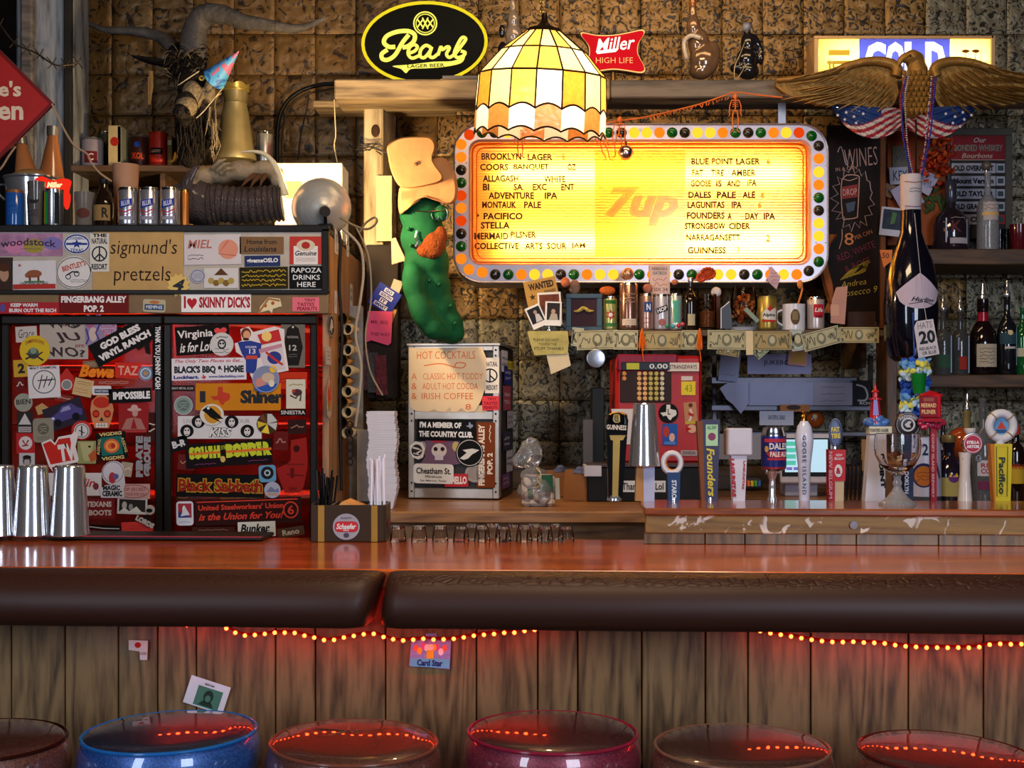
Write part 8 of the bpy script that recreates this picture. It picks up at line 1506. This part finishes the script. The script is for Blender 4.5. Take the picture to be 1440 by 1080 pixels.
# ---------------------------------------------------------------- chalkboard
cb_=thing('chalkboard','dark chalkboard with hand-drawn wine list right of the menu sign','chalkboard',P(1205,452,5.3)); KD_=5.32
m=MB(); pbox(m,1164,176,1240,452,KD_,KD_+.02,C('1c100c',.6,var=.3,scale=8),.002); m.put('board',cb_); m=MB(); pbox(m,1238,176,1246,462,KD_-.012,KD_+.03,C('6a3c20',.5),.003); m.put('frame_edge',cb_)
pk_='c89888'; m=MB(); f=Flat(m,KD_-.001,0,0,lay=.0006)
def ch(p,c_,wd=1.3,cl=False,k=3): f.stroke(smooth(p,k,cl),wd,C(c_,.8),1,cl)
f.text('WINES',1211,221,46,26,C(pk_,.8),1,bold=-.015,rot=6,shear=.15); ch([(1178,214),(1182,206),(1186,216),(1190,232),(1195,216)],'a09cb0'); f.text('IN A CAN',1190,237,30,5,C(pk_),1,bold=-.01,rot=6)
ch([(1184,252),(1206,247),(1208,258),(1206,300),(1204,306),(1190,308),(1185,304)],pk_,1.2,True); f.poly([(1184,263),(1206,259),(1206,277),(1184,280)],C('8a3838',.8),1); f.text('DROP',1195,270,20,9,C('d8b0a8'),2,rot=5,bold=-.01); ch([(1186,251),(1194,254),(1206,250)],pk_,1); f.poly([(1189,286),(1203,283),(1201,296),(1192,299)],C('4c5468',.8),1)
zz_=[]
for k in range(34):
    t=2*PI*k/34; r_=1.0 if k%2 else .78; zz_.append((1200+ (30*r_+3*math.sin(k*3))*math.cos(t),279+(48*r_+3*math.cos(k*5))*math.sin(t)*.95))
f.stroke(zz_,1.2,C('b0908c',.8),1,True); ch([(1184,322),(1184,336),(1180,350)],pk_,1); f.text('8',1194,336,13,17,C('c87848',.8),1,bold=.0); f.text('PER CAN',1214,330,26,6,C('b8704c',.8),1,rot=22,bold=-.01)
f.text('RED, WHITE',1204,354,56,11,C('7a3044',.8),1,rot=22,bold=-.01); f.text('& ROSE',1206,372,38,9,C('7a3044',.8),1,rot=22,bold=-.01)
for k in range(6): ch([(1182+k*3,394-k),(1196+k*3,380-k*1.5),(1222-k,366+k*3),(1216-k*4,378+k*2)],'a89030',1)
f.text('Andrea',1200,398,36,8,C('b8a040',.8),1,rot=8,shear=.3,bold=-.01); f.text('Prosecco 9',1206,410,56,9,C('b8a040',.8),1,rot=8,shear=.3,bold=-.01)
m.put('chalk_drawing',cb_,'chalk lettering and drawing of a wine can')
m=MB(); rr=random.Random(6)
for k in range(5): m.tube(smooth([P(1168+k*2,330,5.27),P(1162-k*2,370,5.26),P(1170-k,410+k*4,5.26),P(1160+k*5,440,5.27)],4),[.006]*13,C('9c5424',.6,var=.4),6,flat=.4)
m.put('ribbons',label='brown-orange ribbons hanging at the right end of the menu sign',cat='ribbon')
# ---------------------------------------------------------------- papers and flowers behind the hanging bottle
m=MB(); pbox(m,1248,184,1330,345,5.43,5.45,C('8a4420',.6,var=.2),.002); m.put('poster',label='orange-brown board behind the papers and flowers',cat='board')
for px,py,w_,h_,rot,D,bg,lab in((1266,222,22,34,0,5.42,'6c6454','grey-brown photo left of the bead strings'),(1264,247,26,24,3,5.40,'a8a4b0','white card with dark letters left of the bead strings'),(1276,276,34,38,30,5.38,'9890ac','lavender paper turned like a diamond behind the bottle neck'),(1302,256,26,30,-30,5.40,'a8a4b8','crumpled white paper right of the bottle neck'),(1250,268,14,18,-20,5.41,'8c6c50','small tan paper scrap at the left of the cluster'),(1256,312,36,40,-6,5.29,'b0b0c0','instant photo hanging left of the big bottle')):
    m=MB(); f=Flat(m,D,px,py,rot,lay=.0006); f.rect(0,0,w_,h_,C(bg,.6,var=.12),0,.0012)
    if 'letters' in lab: f.text('KEY',2,0,20,14,C('28283c'),1,bold=.0)
    elif 'instant' in lab: f.rect(0,-3,30,28,C('2c3444',var=.6,scale=30),1); f.poly([(-2,-14),(4,-12),(2,2),(-4,4)],C('4a6a3c'),2)
    else: f.stroke(scrib(0,0,w_*.6,h_*.4,9,px),.8,C('4a4654'),1)
    m.put('paper_card',label=lab,cat='card')
m=MB(); rr=random.Random(12)
for k in range(150):
    x=rr.gauss(1322,13);y=rr.gauss(220,22)
    if y<188 or y>268 or x>1342: continue
    q=P(x,y,5.40+rr.uniform(-.05,.05)); a=rr.uniform(0,3); m.ball(q,(.014,.005,.010),[C('c83c18',.6,var=.3),C('d85c20',.6,var=.3),C('a02c18',.6,var=.3)][k%3],7,5,Matrix.Rotation(a,4,(rr.random(),rr.random(),rr.random()+.1)))
m.put('flower_bunch',kind='stuff',label='bunch of orange-red artificial flowers behind the eagle beads',cat='flowers')
m=MB()
for k in range(14): a=P(rr.uniform(1300,1330),rr.uniform(262,300),5.42); m.ball(a,(.02,.005,.010),C('3c4a24',.6,var=.4),7,5,Matrix.Rotation(rr.uniform(0,3),4,'Y'))
m.put('leaf_sprig',kind='stuff',label='dull green leaves under the orange flowers',cat='leaves')
# ---------------------------------------------------------------- eagle
EGD=5.06; s=S(EGD); m_eg=C('8a6430',.4,.35,var=.35,scale=14,bump=.4,bscale=40); m_egd=C('4a341c',.5,.3,var=.3)
eg=thing('eagle_carving','gilt carved eagle with spread wings over a star-spangled bunting','eagle',P(1285,165,EGD))
# body and head
vs,fs=blob([(P(1287,86,EGD),(14*s,12*s,14*s)),(P(1283,80,EGD-.01),(12*s,11*s,10*s)),(P(1290,100,EGD),(15*s,14*s,16*s)),(P(1290,118,EGD),(20*s,16*s,20*s)),(P(1289,138,EGD+.01),(21*s,16*s,20*s)),(P(1287,155,EGD+.02),(15*s,12*s,14*s)),(P(1274,84,EGD-.015),(8*s,6*s,5*s))],.006,None)
m=MB(); m.add(vs,fs,m_eg,True); m.put('body',eg,angle=180)
m=MB(); m.tube(smooth([P(1276,80,EGD-.015),P(1268,83,EGD-.02),P(1264,90,EGD-.02),P(1263,95,EGD-.02)],3),[7*s,6.5*s,6*s,5*s,4.5*s,4*s,3*s,2*s,.8*s,.5*s],m_eg,8); m.put('beak',eg); m=MB(); m.ball(P(1280,78,EGD-.055),2*s,m_egd,8,6); m.put('eye',eg)
m=MB()
def feather(a,b,w_,D,droop=0):
    """one carved overlapping feather from a to b (pixels)"""
    n=6; q=[];rs=[]
    for i in range(n+1):
        t=i/n; q.append(P(a[0]+(b[0]-a[0])*t,a[1]+(b[1]-a[1])*t+droop*t*t,D-.004*math.sin(PI*t))); rs.append(w_*s*(.55+.6*math.sin(PI*min(.98,t*.85+.1)))*(1 if i<n else .35))
    m.tube(q,rs,m_eg,7,flat=.30)
for r_ in range(8):
    for k in range(6):
        x=1272+k*7+(r_%2)*3.5; y=104+r_*7.5
        if abs(x-1290)<20: m.tube([P(x,y-5,EGD-15*s),P(x,y,EGD-17*s),P(x,y+5,EGD-15.5*s)],[2.8*s,3*s,.6*s],m_eg,6,flat=.5)
m.put('breast_feathers',eg,kind='stuff')
def wing(sg):
    X=lambda x: 1289+sg*(x-1289)*-1 if sg<0 else x
    # outline measured for the right wing; the left mirrors it about the body
    global m
    up=smooth([(1316,108),(1314,98),(1322,90),(1340,86),(1362,87),(1385,93),(1410,102),(1445,109),(1485,113)],4)
    lo=smooth([(1485,121),(1470,132),(1440,142),(1415,148),(1390,146),(1362,149),(1340,152),(1322,150),(1312,130)],4)
    mx=lambda p: (2*1288-p[0] if sg<0 else p[0],p[1])
    m=MB(); f=Flat(m,EGD+.01,0,0,lay=.001); f.poly([mx(p) for p in up+lo],m_eg,0,.03); 
    q=[P(*mx(p),EGD) for p in up]; m.tube(q,[7*s*(1-.75*i/len(q))+1.5*s for i in range(len(q))],m_eg,9); m.put('wing',eg,angle=60)
    rows=[(0.10,13,22,11,3.2),(.30,12,26,14,3.2),(.52,11,40,18,3.4),(.72,9,60,26,3.8)]
    for fr,n,L_,dy,w_ in rows:
        for k in range(n):
            t=k/(n-1); x0=1322+t*(118 if fr<.5 else 100)*(1-.15*fr); iu=min(len(up)-1,int(len(up)*max(0,(x0-1314)/172))); yt_=up[iu][1]+3; yl=150-24*max(0,(x0-1400)/85); y0=yt_+(yl-yt_)*fr
            a=mx((x0,y0)); b=mx((x0+L_*(.5+.6*t),y0+dy*(1-.75*t))); m=MB(); feather(a,b,w_,EGD-.012+.008*fr,2); m.put('feather',eg)
wing(1); wing(-1)
# bunting: two painted swags of blue starred field and slanting red and white stripes
BC=1272
for sg in(-1,1):
    mx=lambda x: BC+sg*(x-BC)
    NT_,NJ=48,34; grid=[]
    for j in range(NJ+1):
        fr=j/NJ; row=[]
        for i in range(NT_+1):
            t=i/NT_; x=1276+99*t; sag=44*math.sin(PI*min(1,.16+.76*t))**.7; y=152-4*t+sag*fr
            row.append(P(mx(x-10*fr*t),y,EGD+.04-.06*math.sin(PI*t)-.03*fr+.006*math.sin((fr*1.6+t)*16)))
        grid.append(row)
    cells={}
    for j in range(NJ):
        for i in range(NT_):
            t=(i+.5)/NT_; fr=(j+.5)/NJ; q=fr-(t-.42)*1.0
            k=0 if q<.42 and t>.30 else 1+int((q+.6)*8.5)
            cells.setdefault(k,[]).append((i,j))
    for k,cl_ in sorted(cells.items()):
        col=C('22386c' if k==0 else ('8c2434' if k%2 else 'b8aca8'),.4,var=.12,coat=.3); m=MB(); vs=[];fs=[]; n=0
        for i,j in cl_:
            q=[grid[j][i],grid[j][i+1],grid[j+1][i+1],grid[j+1][i]]; vs+=q; fs.append((n,n+1,n+2,n+3)); n+=4
        m.add(vs,fs,col,True); m.add([v+V((0,.01,0)) for v in vs],[f_[::-1] for f_ in fs],col,True); m.put('bunting_fold',eg,'blue field' if k==0 else ('dark red stripe' if k%2 else 'white stripe'),angle=180)
    m=MB(); f=Flat(m,EGD-.045,0,0,lay=.001)
    for x,y in((1330,160),(1343,164),(1354,158),(1340,173),(1356,168),(1366,162),(1350,178)): f.poly(starp(mx(x),y,1.1,2.5,5),C('c0b8c0'),1,.003)
    m.put('stars',eg,kind='stuff')
# beads
def beads(pts,r_,mats,lab,step=.0085):
    q=smooth(pts,10); w3=[P(x,y,D_) for x,y,D_ in q]; m=MB(); acc=0; k=0; m.tube(w3,.0008,m_blk,4)
    for a,b in zip(w3[:-1],w3[1:]):
        d=(b-a).length
        while acc<=d: m.ball(a.lerp(b,acc/d),r_,mats[k%len(mats)],7,5); k+=1; acc+=step
        acc-=d
    m.put('bead_string',label=lab,cat='beads',group='plastic bead strings on the eagle')
c1,c2,c3=C('28309c',.15,.3,coat=1),C('a02438',.15,.3,coat=1),C('b8b8c4',.15,.6,coat=1)
beads([(1274,108,4.97),(1270,130,4.96),(1268,165,4.96),(1272,205,4.97),(1282,246,5.0)],.0042,[c1],'blue bead string hanging at the left of the eagle breast')
beads([(1278,108,4.97),(1273,135,4.955),(1274,170,4.955),(1277,210,4.97),(1284,246,5.0)],.0036,[c3],'silver bead string just inside the left blue one')
beads([(1272,112,4.98),(1266,140,4.97),(1270,180,4.965),(1280,215,4.97),(1288,248,5.0)],.0036,[c2],'red bead string outermost at the left of the eagle breast')
beads([(1310,108,4.97),(1308,135,4.955),(1304,170,4.955),(1301,205,4.97),(1294,246,5.0)],.004,[c3,c3,c1],'silver and blue bead string right of the eagle breast')
beads([(1316,110,4.97),(1313,140,4.96),(1310,175,4.96),(1304,212,4.97),(1296,248,5.0)],.0045,[c1],'blue bead string outermost at the right of the eagle breast')
beads([(1312,110,4.98),(1310,140,4.965),(1306,178,4.965),(1300,212,4.975),(1292,248,5.0)],.0036,[c2],'red bead string between the two right-hand ones')
# ---------------------------------------------------------------- giant champagne bottle, tag, flower garland
HD=4.86; s=S(HD); hb=thing('giant_bottle','giant dark champagne bottle hanging under the eagle, white shield label','bottle',P(1281,508,HD)); c=P(1281,508,HD)
m=MB(); m.lathe([(0,0),(22*s,0),(30*s,6*s),(36*s,30*s),(38*s,70*s),(36*s,110*s),(30*s,140*s),(20*s,165*s),(15*s,180*s),(14*s,200*s),(13.5*s,216*s),(0,216*s)],c,C('0c0c18',.14,coat=.8,var=.1),34); m.put('glass_body',hb)
m=MB(); m.lathe([(14*s,212*s),(14.3*s,214*s),(15*s,258*s),(14*s,262*s),(0,262*s)],c,C('b4aab0',.4),26); wrap(hb,c,15*s,1286,248,298,30,HD,[]) if 0 else None; m.put('neck_foil',hb,'pale printed neck foil'); m=MB(); m.tube([P(1288,246,HD),P(1288,200,4.99),P(1288,168,5.06)],.003,m_blk,6); m.put('cord',hb)
def hwrap(items,py0,py1,r_,name,lab,dx=0): 
    o=wrap(hb,c,r_*s,1281+dx,py0,py1,2*r_,HD,items,name); tag(o,lab)
    return o
wrap(hb,c,15.2*s,1281,250,296,30,HD,[('w',3,-4,18,8,2,'4a4a5c'),('s',[(-13,-16),(0,-14),(13,-16)],1,'8a4830'),('s',[(-13,18),(0,20),(13,18)],1,'6a4860')],'foil_print')
pl_=smooth([(-35,-2),(-20,-14),(-4,-26),(0,-27),(12,-20),(32,0),(20,14),(2,24),(-14,20),(-28,10)],3,True)
def gridpoly(cx_,cy_,w_,h_,col,n=12):
    out=[]
    for i in range(n):
        x0=-w_/2+w_*i/n; x1=x0+w_/n; u=abs((x0+x1)/w_); tp=-h_*.5*(1-u); bt=h_*.5*math.sqrt(max(0,1-u*u)); out.append(('p',[(cx_+x0,cy_-h_*.5*(1-abs(2*x0/w_))),(cx_+x1,cy_-h_*.5*(1-abs(2*x1/w_))),(cx_+x1,cy_+h_*.45*math.sqrt(max(0,1-(2*x1/w_)**2))),(cx_+x0,cy_+h_*.45*math.sqrt(max(0,1-(2*x0/w_)**2)))],col))
    return out
wrap(hb,c,38*s,1281,385,437,76,HD,gridpoly(1,2,66,52,'b8a8b8')+[('t','Hurling',6,14,34,8,'2c2838',{'shear':.4,'bold':.03,'rot':-4}),('s',[(-14,19),(6,16),(22,20)],1,'2c2838')],'shield_label')
m=MB(); f=Flat(m,HD-.09,1242,362,-6,lay=.0006); f.poly([(-6,-10),(12,-12),(12,4),(2,14)],C('c06830',.6),0,.001); f.text('50',3,-3,10,8,C('6a3018'),1); m.put('orange_tag',label='small orange price tag at the left shoulder of the giant bottle',cat='tag')
m=MB(); f=Flat(m,HD-.20,1303,476,8,lay=.0006); f.poly([(-13,-22),(-10,-26),(13,-26),(15,24),(-15,26),(-15,-18)],C('c8bcc0',.6),0,.001); f.text('HATS',0,-19,20,9,C('4a4450'),1,bold=-.01); f.text('20',1,-2,23,19,m_blk,1,bold=.04); f.text('RED,BLACK',0,14,24,5,C('3c3444'),1); f.text('OR BLUE',1,20,20,5,C('3c3444'),1); m.put('price_tag',label='white handwritten tag with a big 20 in front of the giant bottle',cat='tag')
m=MB(); m.tube([P(1303,451,HD-.20),P(1298,420,HD-.16),P(1286,300,HD-.09)],.0012,C('b0a8a0'),4); m.put('tag_string',label='thread holding the white tag marked 20',cat='string')
m=MB(); m.tube(smooth([P(1266,430,5.15),P(1262,470,5.15),P(1270,505,5.1),P(1284,520,5.05)],4),.02,C('16141c',.7),10,flat=.5); m.ball(P(1262,468,5.1),(.012,.01,.03),C('b08030',.5),8,6); m.tube([P(1266,432,5.15),P(1262,400,5.3),P(1256,380,5.40)],.006,C('16141c',.7),6); m.put('dark_strap',label='dark strap with a gold clip beside the giant bottle',cat='strap')
m=MB(); rr=random.Random(21); lc_=[C('2c58b8',.7,var=.3),C('6aa0d8',.7,var=.3),C('d8d060',.7,var=.3),C('b8d0e0',.7,var=.3),C('2848a0',.7,var=.3)]
for k in range(300):
    y=rr.uniform(505,592); side=rr.choice([-1,1]); x=1287+side*rr.uniform(2,20)*(1 if y<560 else .8)+(0 if y<565 else -3)
    m.ball(P(x,y,4.62+rr.uniform(-.03,.03)),(.013,.005,.010),lc_[(int((y+side*4)//9)+(k%2)*0)%5],7,4,Matrix.Rotation(rr.uniform(0,3),4,(rr.random()-.5,rr.random(),rr.random()-.5)))
m.tube([P(1270,508,4.62),P(1286,500,4.66),P(1284,440,4.72)],.003,C('2848a0'),5); m.put('flower_garland',kind='stuff',label='blue, yellow and white flower garland hanging below the price tag',cat='garland')
gt=thing('green_shot_glass','translucent green shot glass strung on the flower garland','shot glass',P(1292,553,4.56)); c=P(1292,553,4.56); s=S(4.56); m=MB(); m.lathe([(0,0),(8*s,0),(11*s,28*s),(10*s,28*s),(7*s,3*s),(0,3*s)],c,C('189838',.12,trans=.5,coat=.5),20); m.put('glass_body',gt)
